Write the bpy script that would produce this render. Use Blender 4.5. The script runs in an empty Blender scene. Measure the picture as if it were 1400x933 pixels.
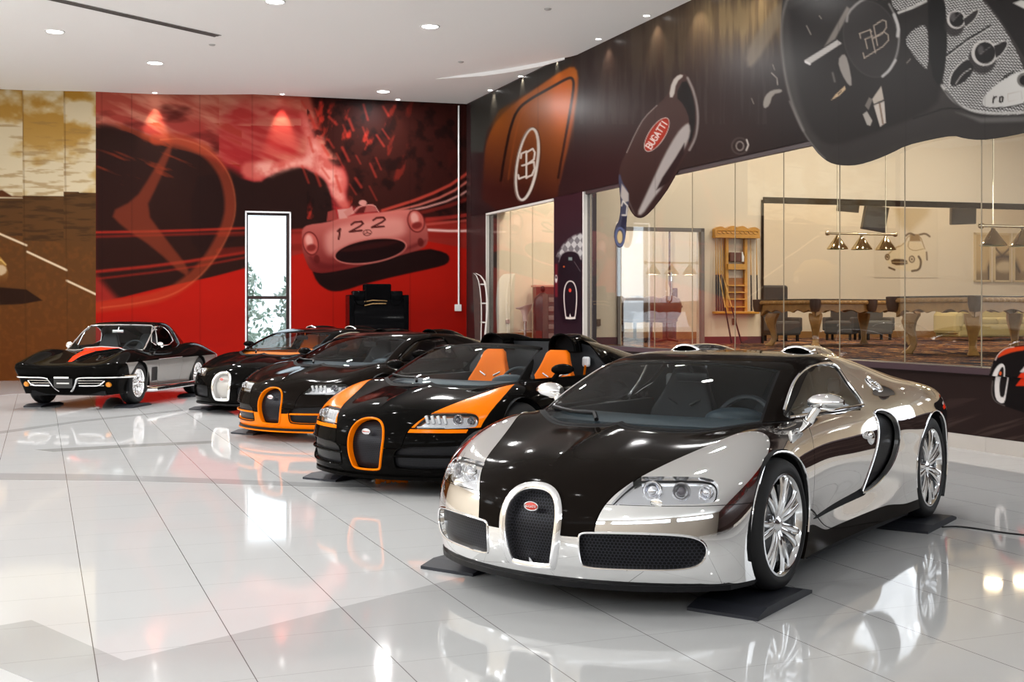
import bpy, bmesh, math, random
import numpy as np
from mathutils import Vector, Matrix

random.seed(7)
rng = np.random.default_rng(7)
sc = bpy.context.scene
COL = sc.collection

# ------------------------------------------------------------------ camera
FPX, HY, CH = 1640.0, 427.0, 1.50          # focal length in pixels, horizon row, camera height
cam_d = bpy.data.cameras.new('camera')
cam = bpy.data.objects.new('camera', cam_d)
COL.objects.link(cam)
cam.location = (0, 0, CH)
cam.rotation_euler = (math.pi / 2, 0, 0)
cam_d.sensor_width = 36.0
cam_d.lens = 36.0 * FPX / 1400.0
cam_d.shift_y = -(466.5 - HY) / 1400.0
cam_d.clip_end = 300
sc.camera = cam

# ------------------------------------------------------------------ view, world
sc.view_settings.view_transform = 'Standard'
sc.view_settings.look = 'None'
sc.view_settings.exposure = 0.42
sc.view_settings.gamma = 1.0
sc.view_settings.use_curve_mapping = False
sc.cycles.use_denoising = True
sc.cycles.max_bounces = 10
sc.cycles.glossy_bounces = 6
sc.cycles.diffuse_bounces = 4
sc.cycles.transmission_bounces = 8
sc.cycles.transparent_max_bounces = 12
sc.cycles.sample_clamp_indirect = 6.0
sc.cycles.caustics_reflective = False
sc.cycles.caustics_refractive = False
wd = bpy.data.worlds.new('overcast_sky')
sc.world = wd
wd.use_nodes = True
wd.node_tree.nodes['Background'].inputs[0].default_value = (0.86, 0.92, 1.0, 1)
wd.node_tree.nodes['Background'].inputs[1].default_value = 1.9

DOWNLIGHT_W = 38.0
SPOT_W = 9.0
CEILING_FILL_W = 420.0
ANNEX_W = 31.0

def area(name, loc, direction, sx, sy, watts, color, shape='RECTANGLE', spread=math.pi):
    d = bpy.data.lights.new(name, 'AREA')
    d.shape = shape
    d.size = sx
    d.size_y = sy
    d.energy = watts
    d.color = color
    d.spread = spread
    o = bpy.data.objects.new(name, d)
    COL.objects.link(o)
    o.location = loc
    o.rotation_euler = Vector(direction).to_track_quat('-Z', 'Y').to_euler()
    return o

# ------------------------------------------------------------------ geometry helpers
def tag(o, label=None, cat=None, group=None, kind=None):
    if label: o['label'] = label
    if cat: o['category'] = cat
    if group: o['group'] = group
    if kind: o['kind'] = kind
    return o

def empty(name, loc, rz, label, cat, group=None):
    o = bpy.data.objects.new(name, None)
    COL.objects.link(o)
    o.location = loc
    o.rotation_euler = (0, 0, rz)
    o.empty_display_size = 0.1
    return tag(o, label, cat, group)

def rot(axis, a):
    return np.array(Matrix.Rotation(a, 3, axis))

class MB:
    """collects simple solids into one mesh"""
    def __init__(s):
        s.v = []; s.f = []; s.m = []; s.sm = []
    def add(s, V, Fs, mi=0, smooth=False, M=None, loc=None):
        V = np.asarray(V, float)
        if M is not None: V = V @ np.asarray(M).T
        if loc is not None: V = V + np.asarray(loc, float)
        o = len(s.v)
        s.v.extend(map(tuple, V))
        for f in Fs:
            s.f.append(tuple(int(i) + o for i in f)); s.m.append(mi); s.sm.append(smooth)
        return s
    def box(s, c, d, mi=0, M=None, bev=0.0):
        hx, hy, hz = d[0] / 2, d[1] / 2, d[2] / 2
        if bev <= 0:
            V = [(x, y, z) for x in (-hx, hx) for y in (-hy, hy) for z in (-hz, hz)]
            Fs = [(0, 1, 3, 2), (4, 6, 7, 5), (0, 4, 5, 1), (2, 3, 7, 6), (0, 2, 6, 4), (1, 5, 7, 3)]
            return s.add(V, Fs, mi, False, M, c)
        bm = bmesh.new()
        bmesh.ops.create_cube(bm, size=1.0)
        for v in bm.verts: v.co = Vector((v.co.x * d[0], v.co.y * d[1], v.co.z * d[2]))
        bmesh.ops.bevel(bm, geom=bm.edges[:], offset=bev, segments=2, affect='EDGES', profile=0.5)
        bm.verts.index_update()
        V = [v.co[:] for v in bm.verts]; Fs = [[v.index for v in f.verts] for f in bm.faces]
        bm.free()
        return s.add(V, Fs, mi, False, M, c)
    def prism(s, poly, h0, h1, axes=(0, 1, 2), mi=0, M=None, loc=None, smooth=False):
        """polygon in plane (axes[0],axes[1]) extruded along axes[2] from h0 to h1"""
        n = len(poly); V = np.zeros((2 * n, 3))
        P = np.asarray(poly, float)
        V[:n, axes[0]] = P[:, 0]; V[:n, axes[1]] = P[:, 1]; V[:n, axes[2]] = h0
        V[n:, axes[0]] = P[:, 0]; V[n:, axes[1]] = P[:, 1]; V[n:, axes[2]] = h1
        Fs = [tuple(range(n - 1, -1, -1)), tuple(range(n, 2 * n))]
        Fs += [(i, (i + 1) % n, n + (i + 1) % n, n + i) for i in range(n)]
        return s.add(V, Fs, mi, smooth, M, loc)
    def lathe(s, prof, n=32, axis='Z', mi=0, M=None, loc=None, smooth=True, a0=0, a1=2 * math.pi):
        full = abs(a1 - a0 - 2 * math.pi) < 1e-6
        k = n if full else n + 1
        A = np.linspace(a0, a1, n + 1)[:k]
        V = []
        for (r, h) in prof:
            for a in A:
                c, d = r * math.cos(a), r * math.sin(a)
                V.append({'Z': (c, d, h), 'Y': (c, h, d), 'X': (h, c, d)}[axis])
        Fs = []
        for i in range(len(prof) - 1):
            for j in range(n):
                j2 = (j + 1) % k
                Fs.append((i * k + j, i * k + j2, (i + 1) * k + j2, (i + 1) * k + j))
        return s.add(V, Fs, mi, smooth, M, loc)
    def tube(s, path, r, n=8, mi=0, closed=False, M=None, loc=None, cap=True, smooth=True, flat=None, up=None):
        """sweep a circle (or ellipse r x flat) along a path; r may be per point"""
        P = np.asarray(path, float); m = len(P)
        R = np.broadcast_to(np.asarray(r, float), (m,))
        Tn = np.zeros_like(P)
        for i in range(m):
            a = P[(i - 1) % m] if (closed or i > 0) else P[i]
            b = P[(i + 1) % m] if (closed or i < m - 1) else P[i]
            t = b - a; Tn[i] = t / (np.linalg.norm(t) + 1e-12)
        V = []
        ref = np.array(up if up is not None else (0, 0, 1.0))
        if up is None and abs(Tn[0] @ ref) > .9: ref = np.array((1.0, 0, 0))
        nrm = ref - (ref @ Tn[0]) * Tn[0]; nrm /= np.linalg.norm(nrm)
        for i in range(m):
            if up is not None:
                nr = ref - (ref @ Tn[i]) * Tn[i]
                if np.linalg.norm(nr) > 1e-3: nrm = nr
            nrm = nrm - (nrm @ Tn[i]) * Tn[i]; nrm /= np.linalg.norm(nrm) + 1e-12
            bn = np.cross(Tn[i], nrm)
            for j in range(n):
                a = 2 * math.pi * j / n
                V.append(P[i] + R[i] * math.cos(a) * nrm + (flat if flat else R[i]) * math.sin(a) * bn)
        Fs = []
        for i in range(m if closed else m - 1):
            for j in range(n):
                j2 = (j + 1) % n; i2 = (i + 1) % m
                Fs.append((i * n + j, i * n + j2, i2 * n + j2, i2 * n + j))
        if cap and not closed:
            Fs += [tuple(range(n - 1, -1, -1)), tuple(range((m - 1) * n, m * n))]
        return s.add(V, Fs, mi, smooth, M, loc)
    def ellipsoid(s, c, d, nu=20, nv=12, mi=0, M=None, e=1.0):
        V = []; Fs = []
        for i in range(nv + 1):
            th = math.pi * i / nv
            for j in range(nu):
                ph = 2 * math.pi * j / nu
                q = lambda w: math.copysign(abs(w) ** e, w)
                V.append((d[0] * q(math.sin(th)) * q(math.cos(ph)), d[1] * q(math.sin(th)) * q(math.sin(ph)), d[2] * q(math.cos(th))))
        for i in range(nv):
            for j in range(nu):
                j2 = (j + 1) % nu
                Fs.append((i * nu + j, (i + 1) * nu + j, (i + 1) * nu + j2, i * nu + j2))
        return s.add(V, Fs, mi, True, M, c)
    def loft(s, rings, mi=0, closed=True, caps=True, smooth=True, M=None, loc=None):
        n = len(rings[0]); V = [p for r in rings for p in r]; Fs = []
        for i in range(len(rings) - 1):
            for j in range(n if closed else n - 1):
                j2 = (j + 1) % n
                Fs.append((i * n + j, i * n + j2, (i + 1) * n + j2, (i + 1) * n + j))
        if caps:
            Fs += [tuple(range(n - 1, -1, -1)), tuple(range((len(rings) - 1) * n, len(rings) * n))]
        return s.add(V, Fs, mi, smooth, M, loc)
    def build(s, name, mats, parent=None, loc=None, rz=0, clean=True):
        me = bpy.data.meshes.new(name)
        me.from_pydata(s.v, [], s.f)
        for m in (mats if isinstance(mats, (list, tuple)) else [mats]): me.materials.append(m)
        me.polygons.foreach_set('material_index', s.m)
        me.polygons.foreach_set('use_smooth', s.sm)
        if clean:
            bm = bmesh.new(); bm.from_mesh(me)
            bmesh.ops.remove_doubles(bm, verts=bm.verts[:], dist=1e-6)
            bmesh.ops.recalc_face_normals(bm, faces=bm.faces[:])
            bm.to_mesh(me); bm.free()
        if any(s.sm):
            try: me.set_sharp_from_angle(angle=math.radians(40))
            except Exception: pass
        me.update()
        o = bpy.data.objects.new(name, me)
        COL.objects.link(o)
        if parent: o.parent = parent
        if loc is not None: o.location = loc
        if rz: o.rotation_euler = (0, 0, rz)
        return o

def text_mb(mb, body, M, loc, size, mi=0, depth=0.0, sx=1.0):
    """lettering from the built-in font, centred, joined into a MB as flat faces"""
    cu = bpy.data.curves.new('letters', 'FONT')
    cu.body = body; cu.align_x = 'CENTER'; cu.align_y = 'CENTER'; cu.size = size; cu.extrude = depth; cu.resolution_u = 3
    ob = bpy.data.objects.new('letters', cu); COL.objects.link(ob)
    dg = bpy.context.evaluated_depsgraph_get(); dg.update()
    me = ob.evaluated_get(dg).to_mesh()
    V = np.array([v.co[:] for v in me.vertices]).reshape(-1, 3); V[:, 0] *= sx
    Fs = [tuple(p.vertices) for p in me.polygons]
    ob.evaluated_get(dg).to_mesh_clear()
    bpy.data.objects.remove(ob); bpy.data.curves.remove(cu)
    if len(V): mb.add(V, Fs, mi, False, M, loc)
    return mb

# ------------------------------------------------------------------ materials
def s2l(c):
    c = np.asarray(c, float) / 255.0
    return np.where(c <= 0.04045, c / 12.92, ((c + 0.055) / 1.055) ** 2.4)

def mat(name, col, rough=0.5, metal=0.0, spec=0.5, coat=0.0, trans=0.0, ior=1.5, emit=None, estr=0.0, noise=0.0, nscale=20.0, alpha=1.0, bump=0.0, bscale=200.0):
    m = bpy.data.materials.new(name)
    m.use_nodes = True
    nt = m.node_tree; b = nt.nodes['Principled BSDF']
    c = tuple(col) + (1,)
    b.inputs['Base Color'].default_value = c
    b.inputs['Roughness'].default_value = rough
    b.inputs['Metallic'].default_value = metal
    b.inputs['Specular IOR Level'].default_value = spec
    b.inputs['Coat Weight'].default_value = coat
    b.inputs['Coat Roughness'].default_value = 0.02
    b.inputs['Transmission Weight'].default_value = trans
    b.inputs['IOR'].default_value = ior
    b.inputs['Alpha'].default_value = alpha
    if emit is not None:
        b.inputs['Emission Color'].default_value = tuple(emit) + (1,)
        b.inputs['Emission Strength'].default_value = estr
    if noise > 0 or bump > 0:
        tc = nt.nodes.new('ShaderNodeTexCoord')
        if noise > 0:
            n = nt.nodes.new('ShaderNodeTexNoise'); n.inputs['Scale'].default_value = nscale; n.inputs['Detail'].default_value = 4
            nt.links.new(tc.outputs['Object'], n.inputs['Vector'])
            r = nt.nodes.new('ShaderNodeMixRGB'); r.blend_type = 'MIX'
            r.inputs[1].default_value = tuple(min(1, x * (1 - noise)) for x in col) + (1,)
            r.inputs[2].default_value = tuple(min(1, x * (1 + noise)) for x in col) + (1,)
            nt.links.new(n.outputs['Fac'], r.inputs[0]); nt.links.new(r.outputs[0], b.inputs['Base Color'])
        if bump > 0:
            n2 = nt.nodes.new('ShaderNodeTexNoise'); n2.inputs['Scale'].default_value = bscale
            nt.links.new(tc.outputs['Object'], n2.inputs['Vector'])
            bp = nt.nodes.new('ShaderNodeBump'); bp.inputs['Strength'].default_value = bump; bp.inputs['Distance'].default_value = 0.002
            nt.links.new(n2.outputs['Fac'], bp.inputs['Height']); nt.links.new(bp.outputs[0], b.inputs['Normal'])
    return m

def rgb(r, g, b): return tuple(s2l((r, g, b)))

def glass_mat(name, tint=(1, 1, 1), refl=0.06, rough=0.0, edge=0.9):
    """thin architectural pane: mostly clear, Fresnel mirror reflection"""
    m = bpy.data.materials.new(name); m.use_nodes = True
    nt = m.node_tree; nt.nodes.clear()
    out = nt.nodes.new('ShaderNodeOutputMaterial')
    t = nt.nodes.new('ShaderNodeBsdfTransparent'); t.inputs[0].default_value = tuple(tint) + (1,)
    g = nt.nodes.new('ShaderNodeBsdfGlossy'); g.inputs['Roughness'].default_value = rough
    mx = nt.nodes.new('ShaderNodeMixShader')
    lw = nt.nodes.new('ShaderNodeLayerWeight'); lw.inputs['Blend'].default_value = 0.5
    pw = nt.nodes.new('ShaderNodeMath'); pw.operation = 'POWER'; pw.inputs[1].default_value = 4.0
    ma = nt.nodes.new('ShaderNodeMath'); ma.operation = 'MULTIPLY_ADD'; ma.inputs[1].default_value = edge; ma.inputs[2].default_value = refl
    ma.use_clamp = True
    nt.links.new(lw.outputs['Facing'], pw.inputs[0]); nt.links.new(pw.outputs[0], ma.inputs[0]); nt.links.new(ma.outputs[0], mx.inputs[0])
    nt.links.new(t.outputs[0], mx.inputs[1]); nt.links.new(g.outputs[0], mx.inputs[2])
    nt.links.new(mx.outputs[0], out.inputs[0])
    return m

def mesh_mat(name, pitch, wire=(0.10, 0.10, 0.115), hole=(0.004, 0.004, 0.005), thr=0.36, ax=(1, 2)):
    """woven honeycomb: wires on near-black, from object coordinates"""
    m = bpy.data.materials.new(name); m.use_nodes = True
    nt = m.node_tree; b = nt.nodes['Principled BSDF']
    tc = nt.nodes.new('ShaderNodeTexCoord'); sp = nt.nodes.new('ShaderNodeSeparateXYZ')
    nt.links.new(tc.outputs['Object'], sp.inputs[0])
    def math_(op, a, bb):
        n = nt.nodes.new('ShaderNodeMath'); n.operation = op
        for i, x in enumerate((a, bb)):
            if x is None: continue
            if isinstance(x, (int, float)): n.inputs[i].default_value = x
            else: nt.links.new(x, n.inputs[i])
        return n.outputs[0]
    u = sp.outputs[ax[0]]; v = sp.outputs[ax[1]]
    k = 2 * math.pi / pitch
    acc = None
    for a in (90, 30, -30):
        cu, cv = math.cos(math.radians(a)) * k, math.sin(math.radians(a)) * k
        w = math_('ADD', math_('MULTIPLY', u, cu), math_('MULTIPLY', v, cv))
        c = math_('COSINE', w, None)
        acc = c if acc is None else math_('ADD', acc, c)
    f = math_('LESS_THAN', acc, thr)       # holes where the sum is high
    mx = nt.nodes.new('ShaderNodeMixRGB')
    mx.inputs[1].default_value = tuple(hole) + (1,); mx.inputs[2].default_value = tuple(wire) + (1,)
    nt.links.new(f, mx.inputs[0]); nt.links.new(mx.outputs[0], b.inputs['Base Color'])
    b.inputs['Roughness'].default_value = 0.35; b.inputs['Metallic'].default_value = 0.3
    b.inputs['Specular IOR Level'].default_value = 0.2
    return m

def vcol_mat(name, rough=0.4, spec=0.4, attr='print', coat=0.0):
    m = bpy.data.materials.new(name); m.use_nodes = True
    nt = m.node_tree; b = nt.nodes['Principled BSDF']
    a = nt.nodes.new('ShaderNodeAttribute'); a.attribute_name = attr
    nt.links.new(a.outputs['Color'], b.inputs['Base Color'])
    b.inputs['Roughness'].default_value = rough
    b.inputs['Specular IOR Level'].default_value = spec
    b.inputs['Coat Weight'].default_value = coat
    return m

M = {}
M['chrome'] = mat('polished_aluminium', (0.93, 0.93, 0.925), 0.035, 1.0)
M['trim_chrome'] = mat('chrome_trim', (0.95, 0.95, 0.96), 0.05, 1.0)
M['rim'] = mat('polished_rim', (0.86, 0.87, 0.88), 0.10, 1.0)
M['black'] = mat('gloss_black_paint', (0.004, 0.0036, 0.0033), 0.06, 0.0, 0.5, ior=1.08)
M['carbon'] = mat('brown_black_carbon', (0.0095, 0.0072, 0.006), 0.08, 0.0, 0.5, ior=1.075, noise=0.25, nscale=260)
M['orange'] = mat('orange_paint', rgb(255, 128, 0), 0.18, 0.0, 0.5, ior=1.2)
M['stripe'] = mat('red_orange_stripe', rgb(240, 50, 8), 0.2, 0.0, 0.5, ior=1.2)
M['silver_flank'] = mat('silver_grey_flank', (0.30, 0.285, 0.27), 0.25, 0.35, 0.5, coat=0.6)  # one even silver-grey for the lower flank below the body crease
M['rubber'] = mat('tyre_rubber', (0.014, 0.014, 0.015), 0.62, 0.0, 0.35, bump=0.2, bscale=300)
M['dark'] = mat('dark_liner', (0.006, 0.006, 0.007), 0.7, 0.0, 0.2)
M['plastic'] = mat('black_plastic', (0.008, 0.008, 0.009), 0.4, 0.0, 0.15)
M['pad'] = mat('black_rubber_ramp', (0.02, 0.022, 0.03), 0.55, 0.0, 0.4, noise=0.2, nscale=40)
M['leather'] = mat('black_leather', (0.012, 0.014, 0.018), 0.5, 0.0, 0.4, bump=0.3, bscale=400)
M['orange_leather'] = mat('orange_leather', rgb(246, 118, 0), 0.5, 0.0, 0.15, bump=0.25, bscale=400)
M['tan_leather'] = mat('tan_leather', rgb(226, 116, 26), 0.5, 0.0, 0.3)
M['dash'] = mat('dark_teal_dash', (0.012, 0.022, 0.030), 0.5, 0.0, 0.35)
M['brake'] = mat('brake_disc', (0.25, 0.25, 0.26), 0.3, 0.9)
M['lamp'] = mat('lamp_reflector', (0.78, 0.79, 0.83), 0.16, 0.95)
M['lens_dark'] = mat('projector_lens', (0.05, 0.04, 0.06), 0.03, 0.2, 0.8, coat=1.0)
M['led'] = mat('led_bar', (0.8, 0.82, 0.85), 0.12, 0.3)
M['badge_red'] = mat('badge_red', rgb(214, 48, 20), 0.3, 0.0, 0.5, coat=0.5)
M['badge_white'] = mat('badge_white', (0.85, 0.83, 0.8), 0.3)
M['silver'] = mat('satin_silver', (0.72, 0.72, 0.73), 0.25, 0.9)
M['white_belt'] = mat('pale_belt_guide', (0.9, 0.91, 0.93), 0.35)
M['amber'] = mat('amber_lens', rgb(230, 140, 20), 0.15, 0.0, 0.5, coat=0.5)
M['car_glass'] = glass_mat('clear_car_glass', (0.86, 0.93, 0.95), 0.03, edge=0.22)
M['lamp_glass'] = glass_mat('headlight_cover', (0.95, 0.96, 0.97), 0.06)
M['tint_glass'] = glass_mat('tinted_side_glass', (0.42, 0.42, 0.42), 0.10)
M['pane'] = glass_mat('showroom_pane', (0.985, 0.98, 0.97), 0.075)
M['win_pane'] = glass_mat('window_pane', (0.92, 0.96, 0.97), 0.05)
M['mesh'] = mesh_mat('honeycomb_mesh', 0.0150, wire=(0.026, 0.026, 0.033), thr=-0.6)
M['mesh_fine'] = mesh_mat('fine_mesh', 0.010, wire=(0.03, 0.03, 0.034), thr=-0.5)
M['mesh_silver'] = mesh_mat('silver_mesh', 0.011, wire=(0.62, 0.60, 0.57), hole=(0.35, 0.33, 0.31))
M['mesh_side'] = mesh_mat('side_intake_mesh', 0.012, wire=(0.02, 0.02, 0.022), ax=(0, 2))
# ------------------------------------------------------------------ plan of the hall
class Frame:
    """vertical plane: origin o, horizontal direction d; local x along d, local y towards the hall, local z up"""
    def __init__(s, o, d):
        s.o = np.array(o, float); s.d = np.array(d, float); s.d /= np.linalg.norm(s.d)
        s.n = np.array([-s.d[1], s.d[0]]); s.a = math.atan2(s.d[1], s.d[0])
    def t_px(s, px, y=0.0):
        k = (px - 700) / FPX; o = s.o + y * s.n
        return (k * o[1] - o[0]) / (s.d[0] - k * s.d[1])
    def pt(s, t, y=0.0, z=0.0):
        p = s.o + t * s.d + y * s.n
        return np.array([p[0], p[1], z])
    def z_px(s, px, py, y=0.0):
        p = s.pt(s.t_px(px, y), y); return CH - (py - HY) * p[1] / FPX
    def place(s, o): o.location = (s.o[0], s.o[1], 0); o.rotation_euler = (0, 0, s.a); return o
    def world(s, L):
        L = np.asarray(L, float); out = np.empty_like(L)
        out[:, :2] = s.o + L[:, :1] * s.d + L[:, 1:2] * s.n; out[:, 2] = L[:, 2]; return out
def to_px(W):
    W = np.asarray(W, float); Y = np.maximum(W[:, 1], .3)
    return 700 + FPX * W[:, 0] / Y, HY + FPX * (CH - W[:, 2]) / Y
def at(px, py, z):
    """world point on the horizontal plane z seen at a pixel"""
    Y = FPX * (CH - z) / (py - HY); return np.array([(px - 700) / FPX * Y, Y, z])

WR = Frame((5.08, 12.85), (-0.366, 0.9306))            # wall on the right, t grows with distance
WB = Frame((-5.90, 27.24), (-0.9664, -0.257))          # red wall at the back, t grows to the left
_A = np.array([WR.d, -WB.d]).T
T_CORNER, TB_CORNER = np.linalg.solve(_A, WB.o - WR.o)
TB_SEAM = WB.t_px(131)
seam = WB.pt(TB_SEAM)
WL = Frame(seam[:2], (-1.0, -0.10))                    # brown wall continuing to the left
ZC, ZC2 = 6.35, 6.45                                   # main ceiling disc, perimeter ceiling
SILL, GTOP = 0.90, 3.74
LEFTX, REARY = -16.0, -8.0
T_REAR = (REARY - 12.85) / WR.d[1]
end_right = WR.pt(T_REAR)
tl = (LEFTX - seam[0]) / WL.d[0]
end_left = WL.pt(tl)

m_wall = mat('wall_paint_cream', rgb(226, 214, 196), 0.6)
m_ceil = mat('ceiling_paint', (0.93, 0.92, 0.905), 0.75)
m_dark = mat('dark_maroon_wall', rgb(44, 28, 28), 0.35)
m_darkred = mat('dark_red_wall', rgb(60, 20, 16), 0.35)
m_tile = mat('grey_skirting_tile', rgb(196, 188, 180), 0.3, noise=0.06, nscale=3)
m_frame = mat('pale_window_frame', rgb(205, 200, 195), 0.4)
m_dframe = mat('dark_window_frame', rgb(52, 38, 40), 0.4)
m_joint = mat('silicone_joint', rgb(158, 142, 116), 0.5)

def wall(name, fr, t0, t1, z0, z1, holes, m, thick=0.25, kind='structure'):
    mb = MB()
    cuts = sorted({t0, t1, *[h[0] for h in holes], *[h[1] for h in holes]})
    for a, b in zip(cuts[:-1], cuts[1:]):
        if b - a < 1e-4: continue
        hs = [h for h in holes if h[0] <= a + 1e-6 and h[1] >= b - 1e-6]
        segs = [(z0, z1)]
        for h in hs:
            ns = []
            for (p, q) in segs:
                if h[2] > p: ns.append((p, min(q, h[2])))
                if h[3] < q: ns.append((max(p, h[3]), q))
            segs = [x for x in ns if x[1] - x[0] > 1e-4]
        for (p, q) in segs: mb.box(((a + b) / 2, -thick / 2, (p + q) / 2), (b - a, thick, q - p))
    o = mb.build(name, m); fr.place(o); o['kind'] = kind
    return o

# windows of the right wall
tA0, tA1 = WR.t_px(758), WR.t_px(666)
tB0, tB1 = -7.0, WR.t_px(799)
wall('wall_right', WR, T_REAR, T_CORNER + .3, 0, 6.6, [(tA0, tA1, SILL, GTOP), (tB0, tB1, SILL, GTOP)], m_dark)
tW0, tW1 = WB.t_px(395), WB.t_px(336)
WZ0, WZ1, WZM = 0.25, WB.z_px(365, 291), WB.z_px(365, 407)
wall('wall_back', WB, TB_CORNER - .3, TB_SEAM, 0, 6.6, [(tW0, tW1, WZ0, WZ1)], m_darkred)
wall('wall_left', WL, 0, tl, 0, 6.6, [], mat('brown_wall', rgb(96, 58, 28), 0.45))
FL = Frame((LEFTX, end_left[1]), (0, -1))
FLl = end_left[1] - REARY
lw = [(2.0 + 3.4 * i, 3.6 + 3.4 * i, 4.9, 6.0) for i in range(9) if 3.6 + 3.4 * i < FLl - .5 and i > 2]  # unseen high openings, added to carry fill light for the ceiling
wall('wall_side', FL, -.3, FLl, 0, 6.6, lw, m_wall)
FR = Frame((LEFTX, REARY), (1, 0))
FRl = end_right[0] - LEFTX
rw = [(1.0 + 9.0 * i, 9.0 + 9.0 * i, 4.7, 6.0) for i in range(3)]  # invented clerestory openings out of view, also for fill light
wall('wall_rear', FR, 0, FRl, 0, 6.6, rw, mat('taupe_wall', rgb(176, 166, 154), 0.6))

# ------------------------------------------------------------------ floor
def floor_mat(name='polished_porcelain_tiles', ca=(0.73, 0.735, 0.735, 1), cb=(0.78, 0.785, 0.785, 1)):
    m = bpy.data.materials.new(name); m.use_nodes = True
    nt = m.node_tree; b = nt.nodes['Principled BSDF']
    tc = nt.nodes.new('ShaderNodeTexCoord'); sp = nt.nodes.new('ShaderNodeSeparateXYZ')
    nt.links.new(tc.outputs['Object'], sp.inputs[0])
    def mth(op, a, c=None, d=None):
        n = nt.nodes.new('ShaderNodeMath'); n.operation = op
        for i, x in enumerate((a, c, d)):
            if x is None: continue
            if isinstance(x, (int, float)): n.inputs[i].default_value = x
            else: nt.links.new(x, n.inputs[i])
        return n.outputs[0]
    def line(c, off, w):
        q = mth('DIVIDE', mth('SUBTRACT', c, off), 0.6)
        fr = mth('ABSOLUTE', mth('SUBTRACT', mth('FRACT', q), 0.5))
        return mth('GREATER_THAN', fr, 0.5 - w / 0.6)
    # object x runs along the right wall, y across it
    g1 = line(sp.outputs[1], -0.82, 0.0022)
    g2 = mth('MULTIPLY', line(sp.outputs[0], 6.15, 0.0016), 0.5)
    g = mth('MAXIMUM', g1, g2)
    n = nt.nodes.new('ShaderNodeTexNoise'); n.inputs['Scale'].default_value = 1.3; n.inputs['Detail'].default_value = 5
    nt.links.new(tc.outputs['Object'], n.inputs['Vector'])
    c0 = nt.nodes.new('ShaderNodeMixRGB'); c0.inputs[1].default_value = ca; c0.inputs[2].default_value = cb
    nt.links.new(n.outputs['Fac'], c0.inputs[0])
    c1 = nt.nodes.new('ShaderNodeMixRGB'); c1.inputs[2].default_value = (0.16, 0.15, 0.145, 1)
    nt.links.new(g, c1.inputs[0]); nt.links.new(c0.outputs[0], c1.inputs[1])
    nt.links.new(c1.outputs[0], b.inputs['Base Color'])
    b.inputs['Roughness'].default_value = 0.05; b.inputs['Specular IOR Level'].default_value = 0.42
    return m
AW = WR.a
def to_wall(P):
    P = np.asarray(P, float)[:, :2]
    return np.stack([P @ WR.d, P @ WR.n], 1)
hall = np.array([WR.pt(T_REAR)[:2], WR.pt(T_CORNER)[:2], seam[:2], end_left[:2], (LEFTX, REARY)])
def flat(name, poly, z0, z1, m, kind='structure'):
    mb = MB(); mb.prism(to_wall(poly), z0, z1); o = mb.build(name, m); o.rotation_euler = (0, 0, AW); o['kind'] = kind; return o
flat('floor', hall, -0.12, 0, floor_mat())
m_grey = floor_mat('grey_porcelain_inlay', (0.55, 0.555, 0.555, 1), (0.59, 0.595, 0.595, 1))
m_grey2 = floor_mat('mid_grey_porcelain_inlay', (0.48, 0.475, 0.465, 1), (0.54, 0.535, 0.52, 1))
def inlay(name, pts, m, z=0.0015): return flat(name, [at(x, y, 0)[:2] for x, y in pts], 0.0, z, m)
inlay('trim_1', [(0, 856), (43, 848.5), (169, 904), (48, 934), (-60, 890), (-60, 862)], m_grey)
near = [(169, 904), (315, 869), (590, 800), (860, 733), (1130, 690), (1300, 720), (1700, 800), (2600, 1700), (-900, 1700), (48, 934)]
inlay('trim_2', near, m_grey, 0.0012)
inlay('trim_3', [(-120, 648), (0, 647.5), (137, 649), (320, 656), (440, 661), (520, 664), (520, 668), (430, 666.5), (320, 663), (180, 658.5), (0, 657), (-120, 658)], m_grey)
inlay('trim_4', [(46, 615.5), (180, 608), (292, 603), (292, 606.5), (180, 612), (72, 618.5)], m_grey2)
inlay('trim_5', [(-120, 597), (0, 590), (114, 574.5), (250, 560.5), (250, 562.5), (114, 577.5), (0, 594), (-120, 602)], m_grey)
inlay('trim_6', [(-150, 523), (18, 521.5), (150, 521.5), (150, 538), (18, 539), (0, 541), (-150, 545)], m_grey)

# skirting of grey tiles along the right wall
mb = MB()
for i in range(-20, 28):
    a, b = i * 0.62, i * 0.62 + 0.616
    if a < T_REAR or b > T_CORNER: continue
    mb.box(((a + b) / 2, 0.008, 0.08), (b - a, 0.016, 0.16))
o = mb.build('baseboard_right', m_tile); WR.place(o); o['kind'] = 'structure'
mb = MB(); mb.box(((tB0 + tB1) / 2, 0.0, SILL - .035), (tB1 - tB0, 0.10, 0.07)); mb.box(((tA0 + tA1) / 2, 0.0, SILL - .035), (tA1 - tA0, 0.10, 0.07))
o = mb.build('trim_7', mat('purple_brown_sill', rgb(70, 52, 58), 0.3)); WR.place(o); o['kind'] = 'structure'

# ------------------------------------------------------------------ ceiling: a large disc edge in front of a perimeter soffit
edge_px = [(-260, 100), (-120, 112), (0, 122), (100, 126.5), (200, 129), (280, 129.6), (345, 129), (440, 125), (520, 117.5), (600, 107.5), (700, 93), (780, 77.5)]
disc = [tuple(at(x, y, ZC)[:2]) for x, y in edge_px]
tD = WR.t_px(790)
inset = 0.02
disc_poly = disc + [tuple(WR.pt(tD, inset)[:2]), tuple(WR.pt(T_REAR, inset)[:2]), (LEFTX, REARY), (LEFTX, disc[0][1])]
flat('ceiling', disc_poly, ZC, ZC + .25, m_ceil)
flat('ceiling_2', hall, ZC2, ZC2 + .1, m_ceil).name = 'ceiling_soffit'

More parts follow.
